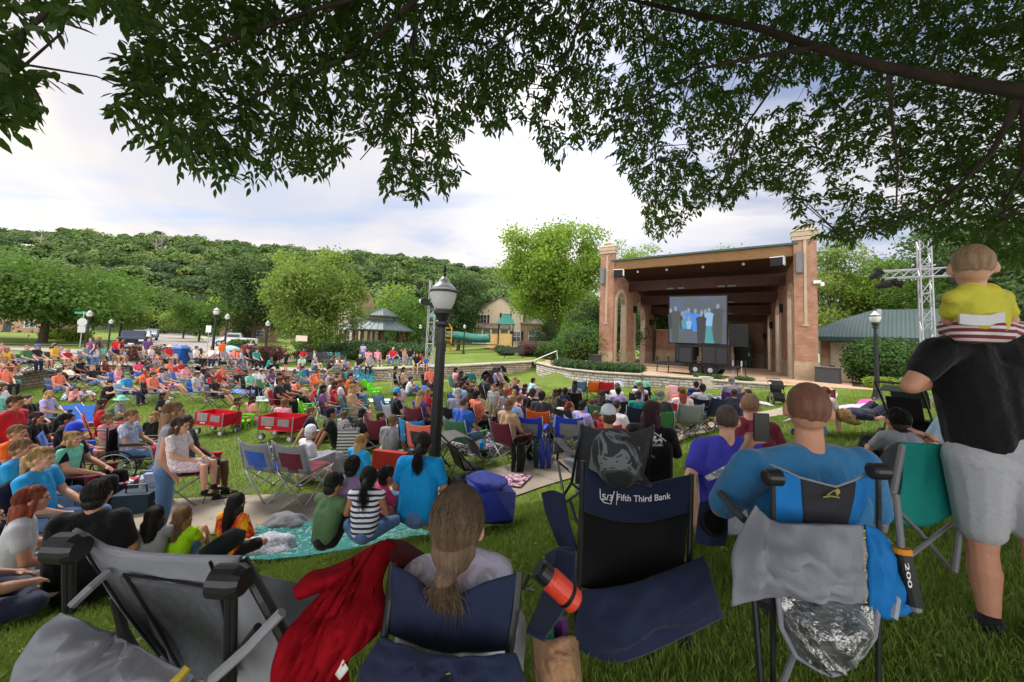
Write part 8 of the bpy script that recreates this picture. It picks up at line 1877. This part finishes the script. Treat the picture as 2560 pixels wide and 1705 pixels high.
# chair five : teal
e = empty('camp_chair', (P(2300, 1400, 1.95).x, 1.95, lawn_z(2.1, 1.95)), 'teal folding chair with grey tube frame beside the man in black', 'folding chair')
drape('backrest', [[(2250, 1104, 1.95), (2300, 1108, 1.96), (2345, 1110, 1.96), (2392, 1114, 1.96)], [(2256, 1200, 1.94), (2305, 1205, 1.97), (2350, 1205, 1.97), (2395, 1205, 1.95)], [(2232, 1306, 1.93), (2300, 1316, 1.95), (2345, 1305, 1.95), (2395, 1275, 1.94)]], TEALF, e, 7, .004, 4, .006, 91)
drape('side_panel', [[(2188, 1160, 2.1), (2220, 1118, 2.0), (2250, 1103, 1.95)], [(2195, 1215, 2.08), (2225, 1190, 2.02), (2254, 1190, 1.95)], [(2205, 1270, 2.05), (2222, 1270, 2.0), (2236, 1280, 1.94)]], GFD, e, 6, .004, 4, .006, 92)
for pts, r in ((((2256, 1112, 1.92), (2236, 1220, 1.9), (2208, 1330, 1.88)), .014), (((2208, 1240, 1.9), (2300, 1330, 1.95), (2372, 1418, 2.0)), .010), (((2378, 1310, 1.98), (2262, 1400, 1.9)), .010), (((2400, 1320, 1.9), (2386, 1430, 1.88)), .013), (((2246, 1250, 1.88), (2258, 1370, 1.85)), .008), (((2262, 1400, 1.9), (2215, 1345, 1.86)), .009)): ptube('frame_tube', pts, r, GREY, e)
# small chair under the capped man
camp_chair((P(1500, 1100, 2.95).x, 2.95, lawn_z(.7, 2.95)), R_(5), 'charcoal', 'grey', 'std', .95, 'grey folding chair carrying the man in the mesh cap', BLK)
e = hd; text_decal('lettering', 'QUITABL', lambda u, y: P(lo(u, 1617, 1658), 1114 + 2 * math.sin(u * 3) - y * 9, 3.10), TXT, e, bold=.02)
b = MB(); dl = 3.10; b.tube([P(1605, 1104, dl), P(1637, 1082, dl), P(1665, 1103, dl)], .005, 5); b.tube([P(1652, 1092, dl), P(1652, 1085, dl)], .006, 5); b.box(tuple(P(1637, 1093, dl)), (.02, .01, .02))
for k in range(9): x = 1617 + 4.6 * k; b.box(tuple(P(x, 1103 - (k * 7 % 5), dl)), (.012, .006, .012 + .006 * (k % 3)))
o = b.obj('house_logo', TXT, None); o.parent = e; o.matrix_parent_inverse = (Matrix.Translation(e.location) @ e.rotation_euler.to_matrix().to_4x4() @ Matrix.Diagonal((*e.scale, 1))).inverted()
# ------------------------------------------------------------------ things on the lawn
def gsheet(name, cs, m, lab, cat_='blanket', n=10, wr=.012, grp=None, t=.02, world=False, thick=.012):
    c = [hit(*q) if not world else V_((*q, 0)) for q in cs]; G = []
    for i in range(n + 1):
        row = []
        for j in range(n + 1):
            u, v = i / n, j / n; p = (c[0] * (1 - v) + c[1] * v) * (1 - u) + (c[3] * (1 - v) + c[2] * v) * u
            z = ground_z(p.x, p.y) + .035 + wr * (1 + mnoise.noise(V_((p.x * 5, p.y * 5, 3))) + .6 * mnoise.noise(V_((p.x * 13, p.y * 13, 7)))); row.append(V_((p.x, p.y, z)))
        G.append(row)
    b = MB(); b.sheet(G, thick); o = b.obj(name, m, None, smooth=False); return tag(o, lab, cat_, grp)
TURQ = blotch('turquoise_print', ['176c6c', '237c7a', '125c60', '6a9c98'], 9, bump=.4)
gsheet('blanket', [(606, 1404), (850, 1362), (1078, 1326), (1010, 1290)][:2] + [(1078, 1326), (1000, 1255)], TURQ, 'turquoise patterned blanket edge under the seated children', n=16) if False else None
gsheet('blanket', [(590, 1416), (1092, 1346), (1030, 1290), (640, 1326)], TURQ, 'turquoise patterned blanket under the seated children and the woman in blue', n=18)
gsheet('blanket', [(-60, 1500), (245, 1446), (330, 1380), (60, 1400)], TURQ, 'turquoise blanket under the broad man in black', n=14)
def mound(name, c, r, m, lab, cat_, h=0.0, seed=0, rough=.25, px=True, n=30):
    p = hit(*c) if px else V_(c); g = MB(); g.ell((0, 0, 0), r, n=n, k=n // 2); e_ = []
    for v in g.v:
        q = V_(v); nn = mnoise.noise(V_((q.x / r[0] * 2 + seed, q.y / r[1] * 2, q.z / r[2] * 2))); n2 = 1 - 2 * abs(mnoise.noise(V_((q.x * 9 + seed, q.y * 9, q.z * 9)))); q = q * (1 + rough * nn + rough * .35 * n2); q.z = max(q.z, -.02); e_.append(q)
    g.v = [tuple(q) for q in e_]; o = g.obj(name, m, None, smooth=True); o.location = p + V_((0, 0, h)); return tag(o, lab, cat_)
FLE = blotch('fleece_print', ['b8bac4', '9aa0b0', 'c8cad2', 'a8acb8'], 14, bump=.7, bs=30)
mound('blanket', (665, 1385), (.30, .20, .17), FLE, 'crumpled pale grey fleece bundle on the turquoise blanket corner', 'blanket', seed=3, rough=.4)
mound('backpack', (716, 1318), (.26, .16, .15), mat('backpack_grey', '7c7c82', .8, .15, 8, .6, 20), 'grey backpack with black straps lying behind the green-shirted boy', 'backpack', seed=5)
PUR = blotch('purple_print', ['d8ccde', '4a3c66', 'e4dce6', '2a2438'], 9, bump=.8, bs=15)
mound('blanket', (1195, 1128), (.55, .38, .34), PUR, 'heap of purple and white patterned blanket on open grass', 'blanket', seed=8, rough=.4)
ROY = mat('royal_nylon', '2636a8', .45, .1, 5, .5, 14, spec=.5, bdist=.03)
e = empty('tote_bag', hit(1228, 1308), 'royal blue nylon storage bag standing on the bank beside the woman in blue', 'bag')
b = MB(); q = [P(1166, 1196, 3.5), P(1200, 1180, 3.9), P(1262, 1200, 3.9), P(1290, 1232, 3.7), P(1284, 1300, 3.45), P(1180, 1310, 3.2), P(1235, 1225, 3.4), P(1172, 1240, 3.25), P(1275, 1310, 3.8), P(1200, 1300, 3.9)]
b.add([tuple(v) for v in q], [(0, 1, 2, 6), (6, 2, 3), (0, 6, 7), (7, 6, 4, 5), (6, 3, 4), (3, 8, 4), (2, 8, 3), (1, 9, 8, 2), (0, 9, 1), (0, 7, 5, 9), (5, 4, 8, 9)]); o = b.obj('bag_body', ROY, None); o.parent = e; o.matrix_parent_inverse = Matrix.Translation(e.location).inverted()
drape('flap', [[(1164, 1192, 3.22), (1205, 1176, 3.7), (1262, 1192, 3.8)], [(1180, 1206, 3.2), (1222, 1205, 3.35), (1270, 1206, 3.6)], [(1190, 1214, 3.2), (1235, 1228, 3.3), (1262, 1212, 3.5)]], ROY, e, 5, .01, 4, .005, 2)
# folding wagons
def wagon(c, f, lab, col='c8142c'):
    e = empty('folding_wagon', hit(*c, 0, 5.5), lab, 'wagon', 'red folding wagons', -R_(f)); m = mat('wagon_red', col, .75, .1, 6, .4, 20)
    b = MB()
    for (x0, y0, x1, y1) in ((-.45, -.26, .45, -.26), (-.45, .26, .45, .26), (-.45, -.26, -.45, .26), (.45, -.26, .45, .26)):
        b.sheet([[V_((x0 + (x1 - x0) * t, y0 + (y1 - y0) * t, z + (.02 * math.sin(t * 3.14) if z < .5 else 0))) for t in (0, .25, .5, .75, 1)] for z in (.26, .42, .58)], .015)
    b.sheet([[V_((x, y, .26)) for x in (-.45, 0, .45)] for y in (-.26, 0, .26)], .012); b.obj('basket', m, e)
    b = MB(); b.box((-.20, -.275, .47), (.34, .012, .20)); b.box((.22, -.277, .46), (.3, .012, .16)); b.obj('mesh_pocket', mat('grey_mesh', '9c8f92', .8), e)
    b = MB(); b.box((-.16, -.284, .33), (.16, .006, .03)); b.obj('label_patch', WHT, e)
    for x in (-.46, .46):
        for y in (-.27, .27): b = MB(); b.tube([(x, y, .12), (x, y, .62)], .012, 6); b.obj('frame_post', ALU, e)
    for x in (-.38, .38):
        for y in (-.22, .22):
            b = MB(); M = Matrix.Translation((x, y, .085)) @ Matrix.Rotation(math.pi / 2, 4, 'X'); b.lathe([(.04, -.03), (.085, -.03), (.085, .03), (.04, .03)], n=16, M=M); w = b.obj('wheel', GREY, e); b = MB(); b.lathe([(.01, -.033), (.05, -.033), (.05, .033), (.01, .033)], n=12, M=M); b.obj('rim', WHT, w)
    b = MB(); b.tube([(.46, 0, .25), (.62, 0, .5), (.66, 0, .85)], .012, 6); b.tube([(.66, -.08, .85), (.66, .08, .85)], .015, 6); b.obj('handle', BLK, e)
wagon((705, 1098), 8, 'nearer red folding wagon with mesh pockets on its side'); wagon((542, 1084), 12, 'farther red folding wagon with mesh pockets, behind the woman in grey')
def child_chair(c, f, lab, col='6ee01e'):
    e = empty('child_chair', hit(*c, 0, 5.5), lab, 'chair', 'lime green plastic child chairs', -R_(f)); m = mat('lime_plastic', col, .4, .05, 4, spec=.5)
    b = MB(); b.box((0, 0, .22), (.34, .32, .03)); b.obj('seat', m, e)
    b = MB(); b.prism([(-.17, 0), (.17, 0), (.19, .26), (.12, .36), (0, .40), (-.12, .36), (-.19, .26)], .03, M=Matrix.Translation((0, -.17, .2)) @ Matrix.Rotation(R_(108), 4, 'X')); b.obj('backrest', m, e)
    for sx in (-1, 1):
        b = MB(); b.box((sx * .2, .02, .36), (.07, .36, .025)); b.obj('armrest', m, e)
        for y in (-.14, .15): b = MB(); b.box((sx * .19, y, .175), (.035, .05, .35)); b.obj('leg', m, e)
child_chair((606, 1072), 80, 'lime green plastic child chair right of the farther red wagon'); child_chair((768, 1040), 60, 'lime green plastic child chair behind the bun-haired person in navy'); child_chair((917, 975), 20, 'small lime green child chair near the long wall'); child_chair((938, 992), 100, 'tipped lime green child chair beside the pale blanket')
def lounger(c, f, lab):
    e = empty('beach_lounger', hit(*c, 0, 5), lab, 'lounger', 'blue striped beach loungers', -R_(f)); m = mat('lounger_blue', '3468c0', .7, .15, 6)
    b = MB(); b.sheet([[V_((x, -.25 - .45 * t, .16 + .42 * t)) for x in (-.25, -.08, .08, .25)] for t in (0, .33, .66, 1)], .02); b.obj('backrest', m, e)
    b = MB(); b.sheet([[V_((x, -.25 + .5 * t, .16 - .03 * math.sin(t * 3))) for x in (-.25, 0, .25)] for t in (0, .5, 1)], .02); b.obj('seat', m, e)
    b = MB()
    for x in (-.27, .27): b.tube([(x, -.72, .6), (x, -.25, .15), (x, .28, .15)], .013, 6); b.tube([(x, -.2, .0), (x, -.2, .15), (x, .2, .15), (x, .2, 0)], .013, 6)
    b.obj('frame', WHT, e)
lounger((222, 1062), 95, 'blue striped low beach lounger, the nearer to the bearded man'); lounger((262, 1066), 95, 'blue striped low beach lounger, the one beside the cap boy')
# wheelchair
e = empty('wheelchair', hit(330, 1205, 0, 3.5), 'black wheelchair with large spoked wheels carrying the woman in tie-dye lavender', 'wheelchair', None, -R_(70)); RIMS = mat('tyre', (.02, .02, .02), .7)
for sx in (-.31, .31):
    b = MB(); M = Matrix.Translation((sx, -.12, .31)) @ Matrix.Rotation(math.pi / 2, 4, 'Y'); c0 = [M @ V_((.30 * math.cos(a), .30 * math.sin(a), 0)) for a in [2 * math.pi * k / 28 for k in range(29)]]; b.tube(c0, .014, 6); w = b.obj('wheel', RIMS, e)
    b = MB(); c1 = [M @ V_((.26 * math.cos(a), .26 * math.sin(a), .03 * (1 if sx > 0 else -1))) for a in [2 * math.pi * k / 28 for k in range(29)]]; b.tube(c1, .008, 6); b.obj('hand_rim', ALU, w)
    b = MB()
    for k in range(14): a = 2 * math.pi * k / 14; b.tube([M @ V_((.03 * math.cos(a), .03 * math.sin(a), 0)), M @ V_((.29 * math.cos(a + .2), .29 * math.sin(a + .2), 0))], .0025, 3)
    b.lathe([(.035, -.02), (.035, .02)], n=10, M=M); b.obj('spokes', ALU, w)
    b = MB(); b.box((sx * .85, .05, .70), (.06, .34, .04)); b.obj('armrest', BLK, e); b = MB(); M2 = Matrix.Translation((sx * .9, .34, .10)) @ Matrix.Rotation(math.pi / 2, 4, 'Y'); b.lathe([(.03, -.02), (.10, -.02), (.10, .02), (.03, .02)], n=14, M=M2); b.obj('caster', RIMS, e)
    b = MB(); b.tube([(sx * .85, -.28, 1.0), (sx * .85, -.25, .3), (sx * .85, .28, .3), (sx * .85, .42, .1)], .013, 6); b.tube([(sx * .85, -.28, .95), (sx * .85, -.42, .96)], .014, 6); b.obj('frame_tube', BLK, e)
b = MB(); b.sheet([[V_((x, -.25 - .02 * math.cos(x * 5), z)) for x in (-.24, 0, .24)] for z in (.45, .7, .95)], .02); b.obj('backrest', BLKF, e); b = MB(); b.sheet([[V_((x, y, .48 - .02 * math.cos(x * 5))) for x in (-.24, 0, .24)] for y in (-.24, 0, .22)], .03); b.obj('seat', BLKF, e)
wp = e.location + V_((0, 0, .03)); pe = person(wp, -R_(70), 'C', 'w', 'lavender', 'jn', 's', 'tan', label='woman with short curly hair in mottled lavender shirt seated in the wheelchair'); setm([c for c in pe.children if c.name.startswith('shirt')][0], blotch('lav_tie', ['a8b0cc', '8c94b8', 'c0c4d8'], 6))
# strollers
def stroller(c, f, lab, s=1.0, can='141416', loc=None):
    e = empty('stroller', loc or hit(*c, 0, 4), lab, 'stroller', None, -R_(f)); e.scale = (s, s, s); m = mat('canopy_' + can, can, .7, .15, 6, .4, 15)
    b = MB(); G = [[V_((x, -.18 + .34 * math.sin(a) - .12, .62 + .34 * math.cos(a))) for x in (-.22, -.1, .1, .22)] for a in [R_(-40 + 26 * k) for k in range(6)]]; b.sheet(G, .012); b.obj('canopy', m, e)
    b = MB(); b.sheet([[V_((x, y, z)) for x in (-.2, 0, .2)] for y, z in ((-.35, .78), (-.2, .45), (.1, .42), (.2, .25))], .03); b.obj('seat', BLKF, e); b = MB(); b.box((0, 0, .2), (.38, .5, .14)); b.obj('basket', BLKF, e)
    b = MB()
    for x in (-.25, .25): b.tube([(x, -.62, 1.02), (x, -.1, .5), (x, .42, .12)], .014, 6); b.tube([(x, -.1, .5), (x, -.35, .1)], .013, 6)
    b.tube([(-.25, -.62, 1.02), (.25, -.62, 1.02)], .018, 6); b.obj('frame', BLK, e)
    for x in (-.27, .27):
        for y, r in ((-.35, .13), (.42, .10)): b = MB(); M = Matrix.Translation((x, y, r)) @ Matrix.Rotation(math.pi / 2, 4, 'Y'); b.lathe([(r * .4, -.02), (r, -.02), (r, .02), (r * .4, .02)], n=16, M=M); b.obj('wheel', RIMS, e)
    return e
s1 = stroller((1175, 1235), 60, 'nearest dark stroller with cup tray beside the lamp post base', 1.0, '5a5458'); b = MB(); b.box((0, .12, .70), (.4, .16, .04)); b.obj('tray', BLK, s1); b = MB(); b.lathe([(.035, 0), (.04, .09), (.03, .1), (.012, .13)], (.1, .12, .72), 12); b.obj('cup', mat('cup_blue', '1e9be0', .4), s1)
stroller((155, 982), 70, 'black stroller beside the reclining couple before the stone wall'); stroller((243, 925), 60, 'dark stroller near the stop sign lamp', 1.0, '3a4050', loc=TP(268, 24.5)); stroller((505, 950), 80, 'black and white hooded stroller in the mid crowd', 1.0, 'c8c8c8'); stroller((1213, 985), -40, 'large black stroller with pink seat near the long wall', 1.1); stroller((1258, 962), 60, 'black stroller beside the reclining woman in lavender', 1.1, '2a2030'); stroller((1945, 1010), 200, 'black stroller on the open grass before the stage', .9)
stroller((2290, 1085), 60, 'camouflage patterned stroller left of the man in black', .8, '3c403c', loc=V_((P(2275, 1000, 4.9).x, 4.9, lawn_z(P(2275, 1000, 4.9).x, 4.9))))
# blankets and tarps
def bl(cs, cols, lab, grp=None, wr=.01): gsheet('blanket', [(x, y, 0, 5) for x, y in cs], blotch('bl%d' % len(bpy.data.materials), cols, 7, bump=.4), lab, 'blanket', wr=wr)
bl([(575, 984), (690, 990), (680, 974), (590, 974)], ['5f80d8', '5f80d8', '6c8ae0'], 'large flat blue tarp in the middle of the lawn')
bl([(590, 970), (612, 975), (628, 960), (600, 958)], ['4a68b0', '7888c0', '3c5498'], 'blue patterned mat behind the blue tarp')
bl([(770, 1012), (850, 1018), (840, 1004), (780, 1002)], ['e08a60', '70c0b0', 'd8785a'], 'orange and mint towel in front of the woman in plum')
bl([(925, 1008), (985, 1012), (975, 1000), (920, 1000)], ['b8d4dc', 'd8e4e4', '98c0cc'], 'pale aqua blanket beside the faded blue chair')
bl([(880, 955), (940, 956), (935, 949), (885, 948)], ['3c78a8', '60c0b8', '2a4c78'], 'teal and navy towels before the long wall')
bl([(840, 905), (905, 900), (900, 893), (850, 897)], ['9cb8d0', 'c8d4dc', '8ca8c0'], 'pale blue blanket beside the bald man on the terrace') if False else None
bl([(800, 1092), (1010, 1104), (1000, 1076), (830, 1068)], ['cfc8cc', 'b4a8b4', 'e0dcda'], 'pale patterned blanket under the hooded group')
bl([(150, 1004), (240, 990), (230, 978), (160, 984)], ['48b0c8', 'd8d0c8', '78a8b8'], 'aqua and white blanket of the couple before the wall')
bl([(100, 1070), (20, 1075), (20, 1060), (90, 1056)], ['48a0a8', '70b8b8'], 'teal blanket by the people in chairs on the edge')
bl([(1955, 1060), (2130, 1032), (2195, 1010), (2070, 1020)], ['d8d4e0', '9a78b0', 'e4e0e8', 'b898c8'], 'purple and white towel spread on the grass right of the man in blue')
bl([(2140, 1015), (2185, 1008), (2178, 1000), (2150, 1003)], ['e0409a', 'e85cac'], 'bright pink towel near the right lamp post')
bl([(1885, 1008), (1935, 1018), (1925, 1010), (1890, 1004)], ['e0dce4', 'a890b8'], 'small white and purple blanket on the open lawn')
bl([(1225, 1215), (1300, 1225), (1330, 1195), (1270, 1190)], ['e4c8d0', '7c4458', 'd8b0c0', '4c2c3c'], 'pink and maroon patterned cloth on the path edge')
bl([(1215, 1050), (1290, 1052), (1280, 1040), (1225, 1038)], ['4c5060', '5c6478'], 'dark grey mat near the boy in grey')
bl([(1340, 1040), (1440, 1040), (1430, 1028), (1350, 1026)], ['2c3c78', '4c5c98'], 'navy mat behind the royal blue chairs') if False else None
# cooler bags, boxes, baskets
def cbox(c, d, m, lab, cat_='bag', rz=.3, lid=None, hd=True, dm=4):
    p = hit(c[0], c[1], 0, dm); b = MB(); b.box((0, 0, d[2] / 2), d, taper=.96); o = b.obj('cooler_bag', m, None); o.location = p; o.rotation_euler.z = rz; tag(o, lab, cat_)
    b = MB(); b.box((0, 0, d[2] + .012), (d[0] * 1.0, d[1] * 1.0, .03)); b.obj('lid', lid or m, o)
    if hd: b = MB(); b.tube([(-d[0] * .3, 0, d[2]), (-d[0] * .25, 0, d[2] + .12), (d[0] * .25, 0, d[2] + .12), (d[0] * .3, 0, d[2])], .012, 6); b.obj('handle', BLK, o)
    return o
CB = mat('cooler_blue', '1c4c70', .6, .15, 6); CR = blotch('cooler_red', ['c02038', 'e8e4e4', '3090c8'], 4)
cbox((292, 1268), (.34, .26, .34), CB, 'blue insulated lunch bag with red top beside the broad man in black', lid=CR, dm=3.5); cbox((335, 1282), (.42, .26, .26), mat('navy_bag', '26384c', .7, .15, 6), 'navy soft cooler on the path next to the lunch bag', dm=3.5); cbox((365, 1225), (.36, .22, .18), mat('white_bag', 'cfd4dc', .7), 'white plastic bag heap behind the navy cooler', dm=3.5)
cbox((392, 1260), (.36, .08, .42), mat('pale_blue', 'a4b0c8', .7), 'pale lavender folded board standing on the path', hd=False, dm=3.5); mound('backpack', (398, 1205), (.24, .2, .30), mat('bright_blue_bag', '1c80d8', .6, .3, 5, .6, 15), 'bright blue backpack with white trim by the wheelchair', 'backpack', seed=12, rough=.3)
cbox((468, 1216), (.4, .3, .12), DGREY, 'flat dark bag on the path under the striding woman', hd=False, dm=4) if False else None
STP = stripe('grey_white_stripe', 'd8d8d4', '4c4c50', 16, 2)
cbox((868, 1142), (.38, .28, .52), STP, 'tall grey and white striped cooler backpack among the low chairs', rz=.2, dm=5); mound('tote_bag', (818, 1180), (.32, .2, .36), mat('pale_tote', '9a9aa4', .8, .2, 5, .6, 14), 'pale grey tote bag behind the boy in purple', 'bag', seed=14, rough=.3)
cbox((1232, 1000), (.3, .2, .22), mat('silver_can', '8c8c94', .4), 'small silver cooler among the far chairs', dm=6)
RC = mat('rust_red', 'a83020', .7, .1, 5); cbox((972, 1195), (.62, .12, .42), RC, 'rust red low beach chair back behind the seated children', hd=False, rz=-.2, dm=4.5)
q = hit(958, 1120, 0, 4.6); camp_chair(q, -R_(15), 'maroon', None, 'low', 1.0, 'low rust red chair under the man in grey tee', ALU)
mound('paper_bag', (1395, 1700), (.13, .11, .24), mat('kraft_paper', 'a07c5c', .85, .1, 4, 1.0, 14, bdist=.03), 'crumpled brown paper bag on the grass beside the bank chair', 'bag', seed=19, rough=.25) if False else None
e = empty('paper_bag', V_((P(1395, 1680, 1.2).x, 1.2, lawn_z(.15, 1.2))), 'crumpled brown paper bag on the grass between the two navy chairs', 'bag')
drape('bag_front', [[(1332, 1592, 1.22), (1370, 1600, 1.17), (1420, 1590, 1.18), (1445, 1602, 1.25)], [(1334, 1650, 1.2), (1375, 1655, 1.13), (1425, 1655, 1.15), (1450, 1660, 1.24)], [(1340, 1730, 1.2), (1380, 1740, 1.13), (1425, 1740, 1.15), (1455, 1730, 1.24)]], mat('kraft_paper', 'a07c5c', .85, .1, 4, 1.0, 14, bdist=.03), e, 6, .012, 6, .004, 5)
drape('bag_back', [[(1338, 1586, 1.36), (1380, 1580, 1.38), (1440, 1592, 1.36)], [(1340, 1740, 1.36), (1380, 1740, 1.38), (1445, 1740, 1.36)]], MATS['kraft_paper'], e, 6, .01, 6, .004, 6)
ptube('snack_box', [(1402, 1545, 1.28), (1404, 1600, 1.27)], .022, mat('violet_box', '5c2c70', .5), e, 4); ptube('snack_pack', [(1362, 1560, 1.28), (1372, 1605, 1.26)], .03, mat('mint_pack', '4cc0a0', .5), e, 4)
# blue-roofed umbrella and blue recycling neighbours
q = TP(585, 24.5); e = empty('sun_umbrella', q, 'small pale aqua umbrella over a black cart on the terrace', 'umbrella'); b = MB(); b.lathe([(.62, 1.05), (.5, 1.2), (.2, 1.32), (.02, 1.36)], n=12); b.obj('canopy', mat('aqua_canopy', '8cc4d0', .6), e); b = MB(); b.tube([(0, 0, 0), (0, 0, 1.4)], .02, 6); b.obj('pole', BLK, e); b = MB(); b.box((0, 0, .35), (.7, .5, .5)); b.obj('cart', BLKM, e)
q = TP(485, 24.2); b = MB(); b.box((0, 0, .86), (1.6, .6, .05)); [b.tube([(x, 0, 0), (x, 0, .85)], .03, 6) for x in (-.6, .6)]; o = b.obj('folding_table', mat('maroon_top', '3c1c20', .7)); o.location = q; tag(o, 'dark maroon folding table beside the blue bin', 'table')
q = hit(655, 1030, 0, 6); e = empty('camp_table', q, 'small black-legged camp table with clear tubs behind the wagon', 'table'); b = MB(); b.box((0, 0, .42), (.6, .4, .03)); b.obj('tabletop', WHT, e); [(lambda b: (b.tube([(x, y, 0), (x, y, .41)], .012, 6), b.obj('leg', BLK, e)))(MB()) for x in (-.27, .27) for y in (-.17, .17)]
b = MB(); b.box((0, 0, .48), (.26, .2, .10)); o = b.obj('food_tub', mat('clear_tub', 'b8c8c4', .3)); o.location = q + V_((-.1, 0, 0)); tag(o, 'clear plastic tub on the small camp table', 'tub')
b = MB(); b.box((.25, .05, .47), (.16, .14, .08)); o = b.obj('food_tub', mat('green_tub', '6c8c5c', .3)); o.location = q; tag(o, 'green snack tub on the small camp table', 'tub')
# cloths on chairs
q = hit(1000, 992 + 40, 0, 6); e = empty('shirt', q, 'black, red and white plaid flannel shirt hung on a chair back', 'shirt'); d = q.y
drape('cloth', [[(990, 978, d), (1003, 972, d), (1016, 980, d)], [(982, 1000, d - .1), (1000, 1000, d - .15), (1014, 998, d - .1)], [(980, 1020, d - .1), (996, 1026, d - .12), (1008, 1014, d - .1)]], blotch('plaid', ['2c2428', 'd8c8c8', '8c2434', 'e4dcdc'], 16), e, 5, .02, 4, .02, 3)
q = hit(1062, 1030, 0, 6); e = empty('shawl', q, 'dark maroon striped shawl over the back of a chair by the near lamp', 'shawl'); d = q.y + .6
drape('cloth', [[(1045, 985, d), (1058, 983, d), (1078, 992, d)], [(1040, 1010, d - .1), (1058, 1012, d - .12), (1080, 1015, d - .1)], [(1036, 1034, d - .1), (1056, 1040, d - .12), (1072, 1036, d - .1)]], stripe('shawl_stripe', '3a1424', '5c2038', 22, 0), e, 5, .02, 4, .02, 3)
q = hit(1680, 1040, 0, 6); e = empty('towel', q, 'pink printed towel draped over a chair back near the stage wall', 'towel'); d = q.y
drape('cloth', [[(1663, 966, d), (1680, 963, d), (1697, 966, d)], [(1665, 985, d - .05), (1680, 985, d - .08), (1697, 985, d - .05)], [(1668, 1001, d - .05), (1682, 1003, d - .08), (1694, 1002, d - .05)]], blotch('towel_print', ['e8a8b4', 'eeb4bc', 'e0a860', 'ecb0bc'], 4), e, 5, .01, 4, .02, 3)
q = hit(1545, 990, 0, 6); e = empty('towel', q, 'white and blue towel over a chair back beside the red chair', 'towel'); d = q.y
drape('cloth', [[(1532, 954, d), (1546, 952, d), (1558, 956, d)], [(1531, 966, d - .05), (1546, 967, d - .08), (1560, 968, d - .05)]], blotch('towel_print2', ['d8dce8', 'a8b4d4', 'e4e8ee'], 5), e, 5, .01, 4, .02, 3)
q = hit(1790, 1030, 0, 6); e = empty('towel', q, 'aqua and white striped towel stretched between two chairs', 'towel'); d = q.y
drape('cloth', [[(1775, 996, d), (1790, 992, d + .2), (1806, 988, d + .4)], [(1777, 1010, d), (1790, 1012, d + .2), (1806, 1008, d + .4)]], stripe('aqua_stripe', '48a8c0', 'd4dce8', 9, 2), e, 5, .01, 4, .02, 3)
q = hit(1378, 1120, 0, 5); e = empty('backpack', q, 'teal drawstring backpack hanging between the two royal blue chairs', 'backpack'); pell('bag', (1378, 1056, q.y), (.11, .08, .20), mat('teal_bag', '2c98a0', .7, .2, 6, .5, 14), e); ptube('strap', [(1370, 1030, q.y), (1372, 1075, q.y - .1), (1385, 1090, q.y)], .012, BLK, e, 6)
e = empty('folded_chairs', hit(1292, 1182, 0, 5), 'black folded chair bags standing upright on the path edge', 'bag'); d = e.location.y
for x in (1283, 1297, 1306): ptube('carry_bag', [(x, 1108, d), (x + 2, 1145, d), (x - 2, 1182, d)], [.035, .05, .03], BLKM, e, 8)
ptube('strap', [(1284, 1112, d), (1272, 1122, d), (1284, 1132, d)], .01, BLK, e, 5)
e = empty('umbrella', hit(1350, 1172, 0, 5), 'royal blue furled umbrellas hanging under the royal blue chair', 'umbrella'); d = e.location.y
for x in (1338, 1354, 1370): ptube('furled_canopy', [(x, 1098, d), (x + 2, 1135, d), (x + 2, 1170, d)], [.02, .06, .04], ROY if x > 1340 else mat('navy_bag', '26384c', .7), e, 8)
# magazine and phone of the men on the bank, stray foot
e = empty('magazine', P(1795, 1190, 2.3), 'open glossy magazine held beside the violet-shirted man', 'magazine'); drape('pages', [[(1762, 1192, 2.3), (1800, 1172, 2.4), (1838, 1152, 2.5)], [(1772, 1202, 2.25), (1808, 1188, 2.3), (1846, 1172, 2.4)]], blotch('magazine_print', ['d8d4d0', 'a89c98', 'e4e0dc', '7c8488'], 14), e, 4, .004, 4, .006, 2)
e = empty('phone', P(1902, 1072, 1.95), 'smartphone in a dark case held up by the man in blue', 'phone'); b = MB(); b.box(tuple(P(1903, 1070, 1.95)), (.078, .01, .15)); o = b.obj('case', BLK, None); o.parent = e; o.matrix_parent_inverse = Matrix.Translation(e.location).inverted(); b = MB(); b.box(tuple(P(1903, 1070, 1.942)), (.068, .006, .135)); o = b.obj('screen', mat('phone_back', '4c4a48', .2), None); o.parent = e; o.matrix_parent_inverse = Matrix.Translation(e.location).inverted()
# fallen leaves, litter of the bank
g = np.random.default_rng(3); n = 900; y = .8 + 6 * g.random(n); u = -200 + 2900 * g.random(n); x = (u - 1280) / F * y; z = np.array([lawn_z(a, b_) for a, b_ in zip(x, y)]) + .03
a = g.normal(size=(n, 3)) * [1, 1, .3]; a /= np.linalg.norm(a, axis=1)[:, None]; b_ = np.cross(a, [0, 0, 1.0]); p = np.c_[x, y, z]; s = (.012 + .014 * g.random(n))[:, None]
tag(link('leaf_litter', np_mesh('leaf_litter', np.stack([p - a * s, p - b_ * s * .5, p + a * s, p + b_ * s * .5], 1).reshape(-1, 3), np.arange(4 * n).reshape(-1, 4), [mat('dry_leaf', (.22, .20, .06), .8, .5, 20)])), None, None, None, 'stuff')
finish_labels()
LC.exclude = False
bpy.context.view_layer.update()
